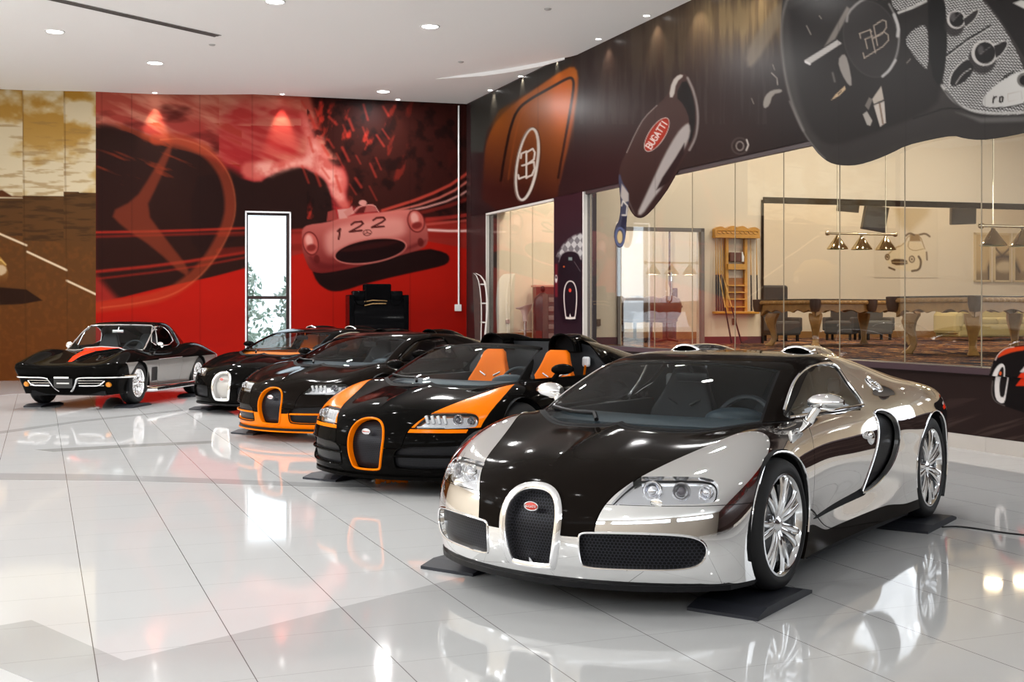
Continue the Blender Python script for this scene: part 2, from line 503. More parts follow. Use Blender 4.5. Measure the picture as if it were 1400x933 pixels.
fa = [at(x, y, ZC) for x, y in ((596, 108), (628, 103.2), (660, 99), (700, 93), (740, 85.5), (772, 79))]
mb = MB(); mb.loft([[(p[0], p[1] - .01, ZC + .02), (p[0], p[1] - .01, ZC - h), (p[0], p[1] + .03, ZC - h), (p[0], p[1] + .03, ZC + .02)] for p, h in zip(fa, (.004, .045, .075, .08, .075, .03))])
o = mb.build('light_streak_strip', mat('white_light_streak', (.96, .96, .96), .3)); o['kind'] = 'structure'  # tapered white strip hung under the edge to imitate a streak of light

# ------------------------------------------------------------------ windows
def pane_set(win, t0, t1, z0, z1, joints, m, y=-0.05):
    ed = [t0] + [j for j in sorted(joints) if t0 + .1 < j < t1 - .1] + [t1]
    for a, b in zip(ed[:-1], ed[1:]):
        mb = MB(); mb.box(((a + b) / 2, y, (z0 + z1) / 2), (b - a - .004, 0.008, z1 - z0)); mb.build('pane', m, win)
    for j in ed[1:-1]:
        mb = MB(); mb.box((j, y, (z0 + z1) / 2), (0.009, 0.011, z1 - z0)); mb.build('joint_strip', m_joint, win)
def win_root(name, fr):
    o = bpy.data.objects.new(name, None); COL.objects.link(o); fr.place(o); o['kind'] = 'structure'; return o
def frame_mb(t0, t1, z0, z1, w, d, y, sides='LRTB'):
    mb = MB()
    if 'L' in sides: mb.box((t0 + w / 2, y, (z0 + z1) / 2), (w, d, z1 - z0))
    if 'R' in sides: mb.box((t1 - w / 2, y, (z0 + z1) / 2), (w, d, z1 - z0))
    if 'T' in sides: mb.box(((t0 + t1) / 2, y, z1 - w / 2), (t1 - t0, d, w))
    if 'B' in sides: mb.box(((t0 + t1) / 2, y, z0 + w / 2), (t1 - t0, d, w))
    return mb
jt = WR.t_px(1001)
W1 = win_root('window_1', WR)
pane_set(W1, tA0, tA1, SILL, GTOP, [tA0 + 1.25, tA0 + 2.5], M['pane'])
frame_mb(tA0, tA1, SILL, GTOP, 0.045, 0.07, 0.0, 'RT').build('window_frame', m_frame, W1)
W2 = win_root('window_2', WR)
pane_set(W2, tB0, tB1, SILL, GTOP, [jt + 1.237 * k for k in range(-12, 6)], M['pane'])
frame_mb(tB0, tB1, SILL, GTOP, 0.05, 0.08, 0.0, 'R').build('window_frame', m_frame, W2)
frame_mb(tB0, tB1, SILL, GTOP + .02, 0.07, 0.06, -0.025, 'T').build('head_rail', m_dframe, W2)
W3 = win_root('window_3', WB)
pane_set(W3, tW0 + .03, tW1 - .03, WZ0, WZ1 - .03, [], M['win_pane'], -0.14)
mb = frame_mb(tW0, tW1, WZ0, WZ1, 0.055, 0.06, -0.12)
mb.box(((tW0 + tW1) / 2, -0.12, WZM), (tW1 - tW0, 0.07, 0.07))
mb.build('window_frame', mat('dark_red_frame', rgb(40, 16, 14), 0.4), W3)
frame_mb(tW0 - .045, tW1 + .015, WZ0, WZ1 + .03, 0.035, 0.03, 0.015, 'LRT').build('casing', mat('white_casing', rgb(236, 236, 240), 0.4), W3)
for k, (fr, holes) in enumerate(((FL, lw), (FR, rw))):
    for i, h in enumerate(holes):
        w = win_root('window_%d' % (4 + k * 20 + i), fr)
        mb = frame_mb(*h, 0.06, 0.1, -0.1)
        mb.box(((h[0] + h[1]) / 2, -0.1, (h[2] + h[3]) / 2), (h[1] - h[0], 0.08, 0.06)); mb.build('window_frame', m_dframe, w)
        c = fr.pt((h[0] + h[1]) / 2, 0.06, (h[2] + h[3]) / 2)
        area('ceiling_fill', tuple(c), (fr.n[0], fr.n[1], 0.45), h[1] - h[0] - .1, h[3] - h[2] - .1, CEILING_FILL_W * (1.5, .17)[k] * (h[1] - h[0]) * (h[3] - h[2]) / 10, (0.90, 0.955, 1.0))  # added fill lamp in each opening, tilted up to brighten the ceiling

# ------------------------------------------------------------------ ceiling lights
m_glow = mat('lamp_glow', (1, 1, 1), 0.5, emit=(1.0, 0.97, 0.93), estr=14.0)
m_white = mat('white_trim', (0.85, 0.85, 0.84), 0.4)
def downlight_mesh():
    ring = MB(); ring.lathe([(0.133, -0.006), (0.15, -0.014), (0.166, -0.010), (0.17, 0.0)], 32)
    return ring
DL = []
def downlight(x, y, z, label, group, r=1.0, watts=DOWNLIGHT_W, color=(1.0, 0.99, 0.98)):
    t = empty('ceiling_light', (x, y, z), 0, label, 'ceiling light', group)
    if not DL:
        a = downlight_mesh().build('trim_ring', m_white, t)
        g = MB(); g.lathe([(0.0, -0.007), (0.135, -0.007)], 32); b = g.build('diffuser', m_glow, t)
        DL.extend([a, b])
    else:
        for q in DL:
            c = q.copy(); c.parent = t; COL.objects.link(c)
    t.scale = (r, r, 1)
    area('downlight_lamp', (x, y, z - .016), (0, 0, -1), 0.26 * r, 0.26 * r, watts, color, 'DISK')
    return t
seen = [((75, 43), 'bright round ceiling light left of the dark air slot'), ((376, 2), 'round ceiling light cut by the top edge of the picture'),
        ((588, 36), 'round ceiling light right of the air slot over the middle of the hall'), ((212, 86), 'round ceiling light below the dark air slot near the desert mural')]
occ = []
for (q, lab) in seen:
    p = at(*q, ZC); occ.append(p); downlight(p[0], p[1], ZC, lab, 'round ceiling lights', 1.0, 105.0)
p = at(524, 125, ZC2); downlight(p[0], p[1], ZC2, 'round ceiling light on the soffit just in front of the red wall', 'round ceiling lights', 1.0, 80.0)
for gx in np.arange(-13.0, 12, 4.9):
    for gy in np.arange(-5.0, 18.0, 4.4):
        if (np.array([gx, gy]) - WR.o) @ WR.n < 1.4 or (0 < gx < 3 and gy < 6): continue
        downlight(gx, gy, ZC, 'round ceiling light of the rows above the near half of the hall', 'ceiling lights above the near half', 1.0, DOWNLIGHT_W * (1.22 if gx < 0 else .62))
p = (-12.5, 21.0); downlight(p[0], p[1], ZC, 'round ceiling light of the rows above the near half of the hall', 'ceiling lights above the near half')
# small spots along the right wall and wall washers at the red wall
SP = []
def spot(x, y, z, label, group, aim, watts, color, size=1.0, cone=80):
    t = empty('spotlight', (x, y, z), 0, label, 'spotlight', group)
    if not SP:
        a = MB(); a.lathe([(0.049, -0.005), (0.056, -0.012), (0.064, -0.009), (0.066, 0.0)], 20); a = a.build('trim_ring', m_white, t)
        g = MB(); g.lathe([(0, -0.006), (0.05, -0.006)], 20); g = g.build('diffuser', m_glow, t); SP.extend([a, g])
    else:
        for q in SP:
            c = q.copy(); c.parent = t; COL.objects.link(c)
    t.scale = (size, size, 1)
    d = bpy.data.lights.new('spot_lamp', 'SPOT'); d.energy = watts; d.color = color; d.spot_size = math.radians(cone); d.spot_blend = 0.8; d.shadow_soft_size = 0.04
    o = bpy.data.objects.new('spot_lamp', d); COL.objects.link(o); o.location = (x, y, z - .02)
    o.rotation_euler = Vector(aim).to_track_quat('-Z', 'Y').to_euler()
names = ['farthest of the small spotlights along the right wall, near the corner', 'second small spotlight from the corner along the right wall', 'third small spotlight from the corner along the right wall',
         'fourth small spotlight from the corner along the right wall', 'nearest visible small spotlight along the right wall, by the top edge']
for (q, lab) in zip([(670, 123), (712, 104), (761, 81), (818, 53), (884, 21)], names):
    p = at(*q, ZC if q[0] > 765 else ZC2)
    spot(p[0], p[1], ZC if q[0] > 765 else ZC2, lab, 'small spotlights along the right wall', (WR.n[0] * -.35, WR.n[1] * -.35, -1), 24.0, (1, .9, .75))
tn = WR.t_px(884)
for k in range(1, 8):
    p = WR.pt(tn - 1.75 * k, 0.32)
    spot(p[0], p[1], ZC, 'small spotlight of the row continuing along the right wall towards the viewer', 'small spotlights along the right wall', (WR.n[0] * -.35, WR.n[1] * -.35, -1), 24.0, (1, .9, .75))
for px, lab in ((212, 'wall washer spotlight above the ghosted steering wheel of the red mural'), (385, 'wall washer spotlight above the pale smoke of the red mural'), (542, 'small wall washer spotlight at the dark right part of the red mural')):
    p = WB.pt(WB.t_px(px), 0.22)
    spot(p[0], p[1], ZC if px < 300 else ZC2, lab, 'wall washers at the red mural', (WB.n[0] * -.22, WB.n[1] * -.22, -1), 110.0 if px < 500 else 24, (1, .82, .62), 1.0, 46)

# air slot in the ceiling, small detectors
a, b = at(298, 49, ZC), at(75, -1, ZC)
dv = (b - a)[:2]; L = np.linalg.norm(dv); ang = math.atan2(dv[1], dv[0]); L += 5.0
t = empty('air_diffuser', (a[0], a[1], ZC), ang, 'long dark linear air slot set into the white ceiling', 'air vent')
mb = MB(); mb.box((L / 2, 0.0, -.004), (L, 0.16, 0.006)); mb.build('slot', mat('dark_slot', (0.05, 0.045, 0.04), 0.6), t)
mb = MB()
for s in (-1, 1): mb.box((L / 2, s * .085, -.006), (L, 0.014, 0.012))
mb.box((L / 2, 0, -.007), (L, 0.012, 0.010)); mb.build('slot_frame', mat('grey_slot_frame', (0.25, 0.24, 0.23), 0.5), t)
for q, lab in (((290, 61), 'small ceiling sensor next to the end of the air slot'), ((749, 12), 'small ceiling sensor near the top right of the ceiling'), ((630, 84.5), 'small ceiling sensor near the curved ceiling edge')):
    p = at(*q, ZC); mb = MB(); mb.lathe([(0.0, -0.02), (0.045, -0.018), (0.06, -0.006), (0.06, 0)], 20)
    tag(mb.build('ceiling_sensor', mat('grey_sensor', (0.42, 0.41, 0.40), 0.5), None, tuple(p)), lab, 'sensor', 'ceiling sensors')

# corner column between the red wall and the right wall, conduit on the red wall
tc_ = WB.t_px(644)
mb = MB(); mb.box(((TB_CORNER + tc_) / 2 - .1, 0.16, 3.3), (tc_ - TB_CORNER + .2, 0.32, 6.6)); col = mb.build('column', m_darkred); WB.place(col); col['kind'] = 'structure'
z0, z1 = WB.z_px(627, 421), 6.4
tcon = WB.t_px(627)
t = empty('cable_conduit', tuple(WB.pt(tcon, 0.02, z0)), WB.a, 'thin white vertical conduit ending in a small socket box on the red wall', 'conduit')
mb = MB(); mb.tube([(0, 0, 0.06), (0, 0, z1 - z0)], 0.022, 10); mb.build('pipe', m_white, t)
mb = MB(); mb.box((0.02, 0.01, 0), (0.16, 0.06, 0.16), bev=0.01); mb.build('socket_box', m_white, t)
# ------------------------------------------------------------------ printed murals: fine grids with a colour per vertex
def vnoise(x, y, seed=0):
    xi = np.floor(x).astype(np.int64); yi = np.floor(y).astype(np.int64); fx = x - xi; fy = y - yi
    fx = fx * fx * (3 - 2 * fx); fy = fy * fy * (3 - 2 * fy)
    def h(a, b):
        n = (a * 374761393 + b * 668265263 + seed * 1442695041) & 0x7fffffff
        n = ((n ^ (n >> 13)) * 1274126177) & 0x7fffffff
        return ((n ^ (n >> 16)) & 0xffff) / 65535.0
    return (h(xi, yi) * (1 - fx) + h(xi + 1, yi) * fx) * (1 - fy) + (h(xi, yi + 1) * (1 - fx) + h(xi + 1, yi + 1) * fx) * fy
def fbm(x, y, seed=0, o=4):
    s = 0; a = .5; t = 0
    for i in range(o):
        s = s + a * vnoise(x * 2 ** i, y * 2 ** i, seed + i); t += a; a *= .5
    return s / t
def chaikin(P, n=2, closed=True):
    P = np.asarray(P, float)
    for _ in range(n):
        Q = np.roll(P, -1, 0) if closed else P[1:]
        A = P if closed else P[:-1]
        R = np.empty((2 * len(A), P.shape[1])); R[0::2] = .75 * A + .25 * Q; R[1::2] = .25 * A + .75 * Q
        P = R if closed else np.vstack([P[:1], R, P[-1:]])
    return P
def seg_d(x, y, P, closed):
    d2 = np.full(x.shape, 1e18); n = len(P)
    for i in range(n if closed else n - 1):
        a, b = P[i], P[(i + 1) % n]; e = b - a; L = e @ e + 1e-12
        t = np.clip(((x - a[0]) * e[0] + (y - a[1]) * e[1]) / L, 0, 1)
        d2 = np.minimum(d2, (x - a[0] - t * e[0]) ** 2 + (y - a[1] - t * e[1]) ** 2)
    return np.sqrt(d2)
def poly_sd(x, y, P):
    P = np.asarray(P, float); d = seg_d(x, y, P, True); ins = np.zeros(x.shape, bool); n = len(P)
    for i in range(n):
        a, b = P[i], P[(i + 1) % n]
        if a[1] == b[1]: continue
        c = (a[1] > y) != (b[1] > y)
        ins ^= c & (x < (b[0] - a[0]) * (y - a[1]) / (b[1] - a[1]) + a[0])
    return np.where(ins, -d, d)
class Paint:
    def __init__(s, x, y, base):
        s.x, s.y = x, y; s.c = np.empty((len(x), 3)); s.c[:] = np.array(base, float)
    def _put(s, idx, a, col):
        s.c[idx] = s.c[idx] * (1 - a[:, None]) + col * a[:, None]
    def _col(s, idx, col, grad):
        if grad is None: return np.broadcast_to(np.array(col, float), (len(idx), 3))
        (x0, y0, c0, x1, y1, c1) = grad; e = np.array([x1 - x0, y1 - y0], float); L = e @ e
        t = np.clip(((s.x[idx] - x0) * e[0] + (s.y[idx] - y0) * e[1]) / L, 0, 1)[:, None]
        return np.array(c0, float) * (1 - t) + np.array(c1, float) * t
    def poly(s, P, col=None, soft=1.0, alpha=1.0, grad=None, smooth=0, tex=None):
        P = np.asarray(P, float)
        if smooth: P = chaikin(P, smooth)
        lo = P.min(0) - soft * 2; hi = P.max(0) + soft * 2
        idx = np.nonzero((s.x > lo[0]) & (s.x < hi[0]) & (s.y > lo[1]) & (s.y < hi[1]))[0]
        if not len(idx): return s
        d = poly_sd(s.x[idx], s.y[idx], P); a = np.clip(.5 - d / (2 * soft), 0, 1); a = a * a * (3 - 2 * a) * alpha
        if tex is not None: a = a * tex[idx]
        s._put(idx, a, s._col(idx, col, grad)); return s
    def line(s, P, w, col, soft=.7, alpha=1.0, closed=False, smooth=0, grad=None, tex=None):
        P = np.asarray(P, float)
        if smooth: P = chaikin(P, smooth, closed)
        m = w + soft * 2; lo = P.min(0) - m; hi = P.max(0) + m
        idx = np.nonzero((s.x > lo[0]) & (s.x < hi[0]) & (s.y > lo[1]) & (s.y < hi[1]))[0]
        if not len(idx): return s
        d = seg_d(s.x[idx], s.y[idx], P, closed) - w / 2; a = np.clip(.5 - d / (2 * soft), 0, 1) * alpha
        if tex is not None: a = a * tex[idx]
        s._put(idx, a, s._col(idx, col, grad)); return s
    def ell(s, cx, cy, rx, ry, ang=0, col=None, soft=1.0, alpha=1.0, ring=None, grad=None, a0=None, a1=None):
        A = np.linspace(0 if a0 is None else math.radians(a0), 2 * math.pi if a1 is None else math.radians(a1), 49)
        if a0 is None: A = A[:-1]
        c, n = math.cos(math.radians(ang)), math.sin(math.radians(ang))
        P = np.stack([cx + rx * np.cos(A) * c - ry * np.sin(A) * n, cy + rx * np.cos(A) * n + ry * np.sin(A) * c], 1)
        if ring: return s.line(P, ring, col, soft, alpha, a0 is None, grad=grad)
        return s.poly(P, col, soft, alpha, grad)
    def tex(s, col, a): s.c = s.c * (1 - a[:, None]) + np.array(col, float) * a[:, None]; return s
def crop(L, x0, y0, k): return np.asarray(L, float) / k + np.array([x0, y0])

STROKES = {'B': [[(0, 0), (0, 1)], [(0, 1), (.4, 1), (.55, .88), (.55, .65), (.4, .52), (0, .52)], [(.4, .52), (.62, .4), (.62, .12), (.45, 0), (0, 0)]],
 'U': [[(0, 1), (0, .2), (.15, 0), (.45, 0), (.6, .2), (.6, 1)]], 'G': [[(.6, .85), (.45, 1), (.15, 1), (0, .8), (0, .2), (.15, 0), (.5, 0), (.6, .15), (.6, .45), (.35, .45)]],
 'A': [[(0, 0), (.3, 1), (.6, 0)], [(.12, .35), (.48, .35)]], 'T': [[(0, 1), (.6, 1)], [(.3, 1), (.3, 0)]], 'I': [[(.15, 0), (.15, 1)]],
 '1': [[(.1, .8), (.32, 1), (.32, 0)]], '2': [[(.02, .78), (.15, 1), (.5, 1), (.62, .75), (.5, .5), (.05, .02), (.66, .02)]],
 'r': [[(.1, 0), (.1, .65)], [(.1, .45), (.3, .65), (.45, .62)]], 'o': [[(.1, .1), (.1, .55), (.3, .65), (.5, .55), (.5, .1), (.3, 0), (.1, .1)]]}
def letters(p, txt, o, ex, ey, adv, w, col, soft=.5):
    """stroke letters: o = baseline start, ex/ey = vectors of one letter width unit and height"""
    o = np.array(o, float); ex = np.array(ex, float); ey = np.array(ey, float)
    for ch in txt:
        for st in STROKES[ch]: p.line([o + a * ex + b * ey for a, b in st], w, col, soft)
        o = o + ex * (0.45 if ch == 'I' else adv)

def grid(fr, ts, zs, y):
    T, Z = np.meshgrid(ts, zs, indexing='ij'); n, m = T.shape
    L = np.stack([T.ravel(), np.full(n * m, y), Z.ravel()], 1)
    i = np.arange(n - 1)[:, None] * m + np.arange(m - 1)[None, :]
    Q = np.stack([i, i + m, i + m + 1, i + 1], -1).reshape(-1, 4)
    return L, np.concatenate([Q[:, [0, 1, 2]], Q[:, [0, 2, 3]]])
def clip_tris(V, F, f, attrs=()):
    """keep f<=0 of a triangle mesh, cutting the crossed triangles; attrs are interpolated"""
    f = np.where(np.abs(f) < 1e-7, 1e-7, f)
    s = f > 0; k = s[F].sum(1)
    keep = F[k == 0]; out = [keep]
    V2 = [V]; A2 = [[a] for a in attrs]; nv = len(V)
    E1 = F[k == 1]; E2 = F[k == 2]
    def lone(E, pos):
        w = np.argmax(s[E] == pos, 1); r = np.arange(len(E))
        return E[r, w], E[r, (w + 1) % 3], E[r, (w + 2) % 3]
    def cutv(a, b):
        lo = np.minimum(a, b); hi = np.maximum(a, b); return lo * len(V) + hi
    keys = []
    if len(E1): a1, b1, c1 = lone(E1, True); keys += [cutv(a1, b1), cutv(a1, c1)]
    if len(E2): a2, b2, c2 = lone(E2, False); keys += [cutv(a2, b2), cutv(a2, c2)]
    if keys:
        u, inv = np.unique(np.concatenate(keys), return_inverse=True)
        lo, hi = u // len(V), u % len(V); t = f[lo] / (f[lo] - f[hi])
        V2.append(V[lo] + (V[hi] - V[lo]) * t[:, None])
        for i, a in enumerate(attrs): A2[i].append(a[lo] + (a[hi] - a[lo]) * t[:, None])
        inv = inv + nv; q = 0
        if len(E1):
            p = inv[q:q + len(a1)]; q += len(a1); r = inv[q:q + len(a1)]; q += len(a1)
            out += [np.stack([p, b1, c1], 1), np.stack([p, c1, r], 1)]
        if len(E2):
            p = inv[q:q + len(a2)]; q += len(a2); r = inv[q:q + len(a2)]; q += len(a2)
            out += [np.stack([a2, p, r], 1)]
    V = np.concatenate(V2); F = np.concatenate(out); A = [np.concatenate(a) for a in A2]
    used = np.unique(F); mp = np.full(len(V), -1); mp[used] = np.arange(len(used))
    return V[used], mp[F], [a[used] for a in A]
def fast_mesh(name, V, F, m, parent=None):
    me = bpy.data.meshes.new(name)
    me.vertices.add(len(V)); me.vertices.foreach_set('co', np.asarray(V, np.float32).ravel())
    me.loops.add(len(F) * 3); me.loops.foreach_set('vertex_index', np.asarray(F, np.int32).ravel())
    me.polygons.add(len(F)); me.polygons.foreach_set('loop_start', np.arange(0, len(F) * 3, 3, dtype=np.int32))
    me.update(calc_edges=True)
    for q in (m if isinstance(m, (list, tuple)) else [m]): me.materials.append(q)
    o = bpy.data.objects.new(name, me); COL.objects.link(o)
    if parent: o.parent = parent
    return o
PRINT_GAIN = 0.95
m_print = vcol_mat('mural_print', 0.45, 0.05)
m_print_gloss = vcol_mat('mural_print_gloss', 0.30, 0.07)
def print_mesh(name, fr, L, F, colors, m, label, gain=PRINT_GAIN):
    o = fast_mesh(name, L, F, m)
    a = o.data.color_attributes.new('print', 'FLOAT_COLOR', 'POINT')
    c = np.ones((len(L), 4), np.float32); c[:, :3] = s2l(np.clip(colors, 0, 255)) * gain
    a.data.foreach_set('color', c.ravel()); fr.place(o)
    return tag(o, label, 'mural', 'wall murals')

# ---- red race car mural
def paint_red(px, py):
    p = Paint(px, py, (150, 40, 32)); n1 = fbm(px / 60, py / 22, 3); n2 = fbm(px / 14, py / 14, 9); n3 = fbm((px + .55 * py) / 70, (py - .4 * px) / 12, 21)
    C7 = lambda L: crop(L, 300, 120, 2.592); C6 = lambda L: crop(L, 0, 100, 2.826)
    p.poly([(100, 60), (700, 60), (700, 300), (100, 300)], grad=(0, 120, (176, 84, 66), 0, 235, (160, 38, 40)))
    p.tex((216, 140, 116), np.clip((n3 - .45) * 3.0, 0, .75) * (py < 225)); p.tex((70, 22, 18), np.clip((.46 - n1) * 4, 0, .8) * (py < 240) * (px < 300))
    p.poly(C6([(362, 205), (420, 200), (520, 225), (600, 255), (760, 300), (860, 350), (960, 410), (960, 860), (362, 960)]), (40, 20, 15), 7, .97, smooth=1)
    p.poly([(100, 168), (150, 172), (176, 186), (205, 196), (160, 205), (100, 215)], (44, 22, 16), 6, .9, smooth=2)
    p.tex((150, 52, 26), np.clip((n3 - .60) * 6, 0, .6) * (py < 262) * (py > 168) * (px < 330))
    # dark trees, right half
    p.poly(C7([(-10, 305), (60, 318), (140, 338), (178, 310), (240, 282), (292, 280), (350, 306), (376, 330), (392, 370), (402, 420), (400, 500), (240, 500), (60, 530), (-100, 620), (-100, 320)]), (38, 18, 15), 2.2, 1, smooth=1)
    p.poly(C7([(315, 0), (330, 60), (345, 120), (372, 180), (385, 225), (420, 250), (446, 290), (455, 340), (448, 390), (470, 430), (600, 440), (760, 470), (950, 480), (950, -20)]), (52, 20, 16), 5, 1, smooth=1)
    sp = fbm((px + .3 * py) / 11, (py - .2 * px) / 30, 5); dd = (px > 420) & (py < 300) & (px < 640)
    p.tex((176, 44, 32), np.clip((sp - .60) * 6, 0, .85) * dd * np.clip((600 - px) / 120, .08, 1)); p.tex((22, 9, 8), np.clip((.50 - n2) * 4, 0, .7) * dd)
    # pale smoke
    sm = C7([(282, 85), (308, 92), (330, 150), (345, 190), (380, 228), (396, 268), (440, 288), (456, 330), (442, 380), (466, 425), (430, 432), (400, 380), (386, 330), (334, 300), (290, 275), (230, 290), (165, 312), (140, 335), (78, 312), (80, 268), (130, 258), (190, 272), (232, 254), (296, 250), (312, 200), (290, 140)])
    p.poly(sm, (206, 96, 86), 4.5, .95, smooth=1); p.poly((sm - sm.mean(0)) * .82 + sm.mean(0) + (3, 0), (238, 172, 158), 6, .8, smooth=1, tex=np.clip((n2 - .3) * 3, 0, 1))
    p.poly(C7([(0, 40), (290, 60), (300, 200), (250, 245), (130, 250), (60, 260), (0, 300)]), (178, 40, 44), 8, .5, smooth=1)
    p.tex((206, 130, 108), np.clip((n1 - .5) * 4, 0, .6) * (px > 300) * (px < 412) * (py < 172))
    for k in range(26):
        q = np.array([412 + (k * 37) % 120, 138 + (k * 53) % 120], float); q2 = q + np.array([6 + k % 5, 10 + k % 14])
        p.line([q, q2], 1.6 + k % 3, (184, 52, 40), 1.4, .6)
    # road
    p.poly(C6([(362, 890), (480, 865), (620, 830), (760, 800), (960, 765), (1200, 715), (1350, 640), (1350, 1500), (362, 1500)]), (176, 25, 14), 1.5, 1)
    p.poly(C7([(-60, 680), (90, 640), (240, 600), (420, 560), (700, 540), (740, 545), (850, 565), (960, 595), (960, 1000), (-60, 1000)]), (178, 25, 14), 1.5)
    p.poly([(100, 430), (700, 400), (700, 560), (100, 560)], (162, 22, 12), 20, .5)
    p.tex((150, 22, 20), np.clip((n1 - .5) * 1.2, 0, .3) * (py > 400))
    # blurred stripes
    for L, w, c, al in (([(128, 318), (240, 316), (336, 312)], 3.0, (186, 44, 30), .9), ([(128, 324), (240, 321), (336, 318)], 3, (150, 34, 24), .7), ([(128, 372), (230, 362), (336, 345)], 4, (176, 40, 28), .8), ([(128, 382), (250, 368), (336, 352)], 2.5, (150, 34, 24), .8), ([(300, 344), (340, 341), (412, 338)], 9, (120, 28, 20), .6), ([(300, 322), (412, 318)], 4, (110, 28, 20), .6)):
        p.line(L, w, c, 1.5, al, smooth=1)
    for L, w, c, al in (([(523, 288), (580, 270), (628, 247), (664, 213)], 4, (190, 66, 52), .9), ([(526, 292), (590, 276), (632, 255), (664, 226)], 3, (214, 110, 96), .9), ([(530, 294), (600, 280), (640, 262), (664, 240)], 2.4, (238, 170, 160), .9), ([(530, 297), (600, 287), (664, 262)], 5, (120, 34, 28), .8),
                        ([(584, 300), (620, 297), (664, 290)], 5, (176, 50, 42), .8), ([(584, 307), (664, 299)], 3, (200, 84, 72), .8), ([(586, 314.5), (622, 316.5), (664, 314.5)], 3.4, (246, 196, 188), 1), ([(586, 322), (664, 322)], 7, (150, 34, 28), .7)):
        p.line(L, w, c, 1.2, al, smooth=1)
    # ghosted steering wheel
    gh = C6([(600, 255), (690, 248), (790, 295), (862, 375), (890, 470), (888, 560), (850, 650), (800, 730), (735, 800), (640, 860), (500, 890), (370, 905)])
    p.line(gh, 15, (178, 66, 38), 2.5, .55, smooth=2); p.line(gh + (7, 1), 1.5, (226, 120, 76), 1, .45, smooth=2)
    p.poly(C6([(655, 268), (672, 280), (610, 430), (560, 530), (640, 640), (735, 760), (715, 790), (600, 680), (480, 600), (420, 540), (520, 490), (580, 400)]), (150, 60, 36), 2.5, .6, smooth=1)
    # race car shadow and body
    p.poly(C7([(325, 640), (345, 690), (378, 715), (402, 723), (440, 720), (520, 694), (640, 665), (770, 637), (808, 625), (818, 603), (800, 583), (730, 568)]), (30, 11, 10), 1.5, smooth=1)
    body = C7([(291, 530), (294, 500), (312, 486), (380, 478), (430, 462), (500, 448), (600, 440), (655, 432), (700, 434), (722, 455), (737, 500), (741, 548), (720, 572), (650, 592), (560, 618), (460, 642), (390, 655), (350, 658), (322, 648), (306, 615), (295, 580)])
    p.poly(body, grad=(0, 288, (206, 112, 102), 0, 372, (112, 30, 28)), soft=1.2, smooth=1)
    p.poly(C7([(380, 500), (520, 470), (640, 458), (660, 480), (660, 530), (520, 545), (430, 575), (390, 600), (370, 560)]), (226, 150, 138), 7, .75, smooth=2)
    p.poly(C7([(310, 590), (340, 640), (400, 645), (560, 605), (720, 560), (735, 535), (640, 575), (500, 615), (400, 628), (360, 620)]), (92, 22, 22), 3, .6, smooth=1)
    e = C7([(535, 578)])[0]; p.ell(e[0], e[1], 50.5, 17.5, -9, (202, 112, 102), 1.2); p.ell(e[0], e[1] + .3, 48.5, 15.2, -9, (28, 8, 8), 1.0); p.ell(e[0] - 2, e[1] - 6, 40, 4, -9, (64, 20, 18), 2, .6)
    for (hx, hy, rx, ry, an) in ((323, 552, 11, 16.5, -12), (697, 473, 12, 16, -14)):
        e = C7([(hx, hy)])[0]; p.ell(e[0], e[1], rx, ry, an, (104, 28, 26), 1); p.ell(e[0], e[1], rx - 1.6, ry - 1.8, an, (196, 92, 82), 1); p.ell(e[0] - 2, e[1] - 4, rx * .45, ry * .5, an, (230, 160, 148), 2.5); p.ell(e[0] + 1, e[1] + 6, rx * .6, ry * .3, an, (128, 40, 36), 2)
    for (hx, hy) in ((345, 608), (713, 548)): e = C7([(hx, hy)])[0]; p.ell(e[0], e[1], 4, 6, -10, (88, 22, 20), 1.2, .8)
    letters(p, '1', C7([(412, 538)])[0], (13, -1.5), (2, -14), 1.0, 2.6, (70, 22, 20))
    letters(p, '2', C7([(458, 512)])[0], (27, -3), (4, -13), 1.0, 2.6, (76, 26, 24)); letters(p, '2', C7([(536, 496)])[0], (27, -2), (4, -13), 1.0, 2.6, (76, 26, 24))
    e = C7([(524, 514)])[0]; p.ell(e[0], e[1], 5.6, 3.9, -8, (70, 24, 22), .5, 1, 1.0)
    for an in (-95, 25, 150): p.line([e, e + (5 * math.cos(math.radians(an)), 3.6 * math.sin(math.radians(an)))], .9, (70, 24, 22), .5)
    for P_, c in (([(380, 475), (384, 440), (410, 432), (420, 465)], (150, 60, 54)), ([(418, 432), (460, 428), (452, 462), (424, 466)], (206, 140, 130)), ([(470, 446), (492, 420), (545, 412), (562, 438)], (166, 80, 74)), ([(480, 446), (498, 424), (520, 420), (512, 444)], (84, 26, 24)), ([(440, 440), (470, 420), (478, 446), (452, 458)], (196, 120, 110))):
        p.poly(C7(P_), c, 1)
    e = C7([(508, 408)])[0]; p.ell(e[0], e[1], 5.5, 3.8, 0, (204, 136, 126), .9); p.line(C7([(470, 446), (494, 420), (548, 413), (564, 440)]), 1, (214, 150, 140), .6, smooth=1)
    for x in (139, 180, 273, 345, 455, 560): p.line([(x, 120), (x + 1, 560)], .8, (20, 8, 8), .8, .25)
    return p.c
xs = np.concatenate([np.arange(662, 128, -1.35), [131.0]]); xs = np.unique(np.clip(xs, 131, 662))
ts = np.array([WB.t_px(x, .006) for x in xs[::-1]]); ts = ts[(ts > tc_ - .001)]
ts = np.concatenate([[tc_], ts, [TB_SEAM]]); ts = np.unique(ts)
L, F = grid(WB, ts, np.arange(0.0, 6.47, 0.0195), .006)
f = np.maximum.reduce([tW0 - .03 - L[:, 0], L[:, 0] - tW1 - .005, L[:, 2] - WZ1 - .02, WZ0 - L[:, 2]])
L, F, _ = clip_tris(L, F, -f)
px, py = to_px(WB.world(L)); print_mesh('wall_mural', WB, L, F, paint_red(px, py), m_print, 'red printed mural of a speeding open race car numbered 122', .78)
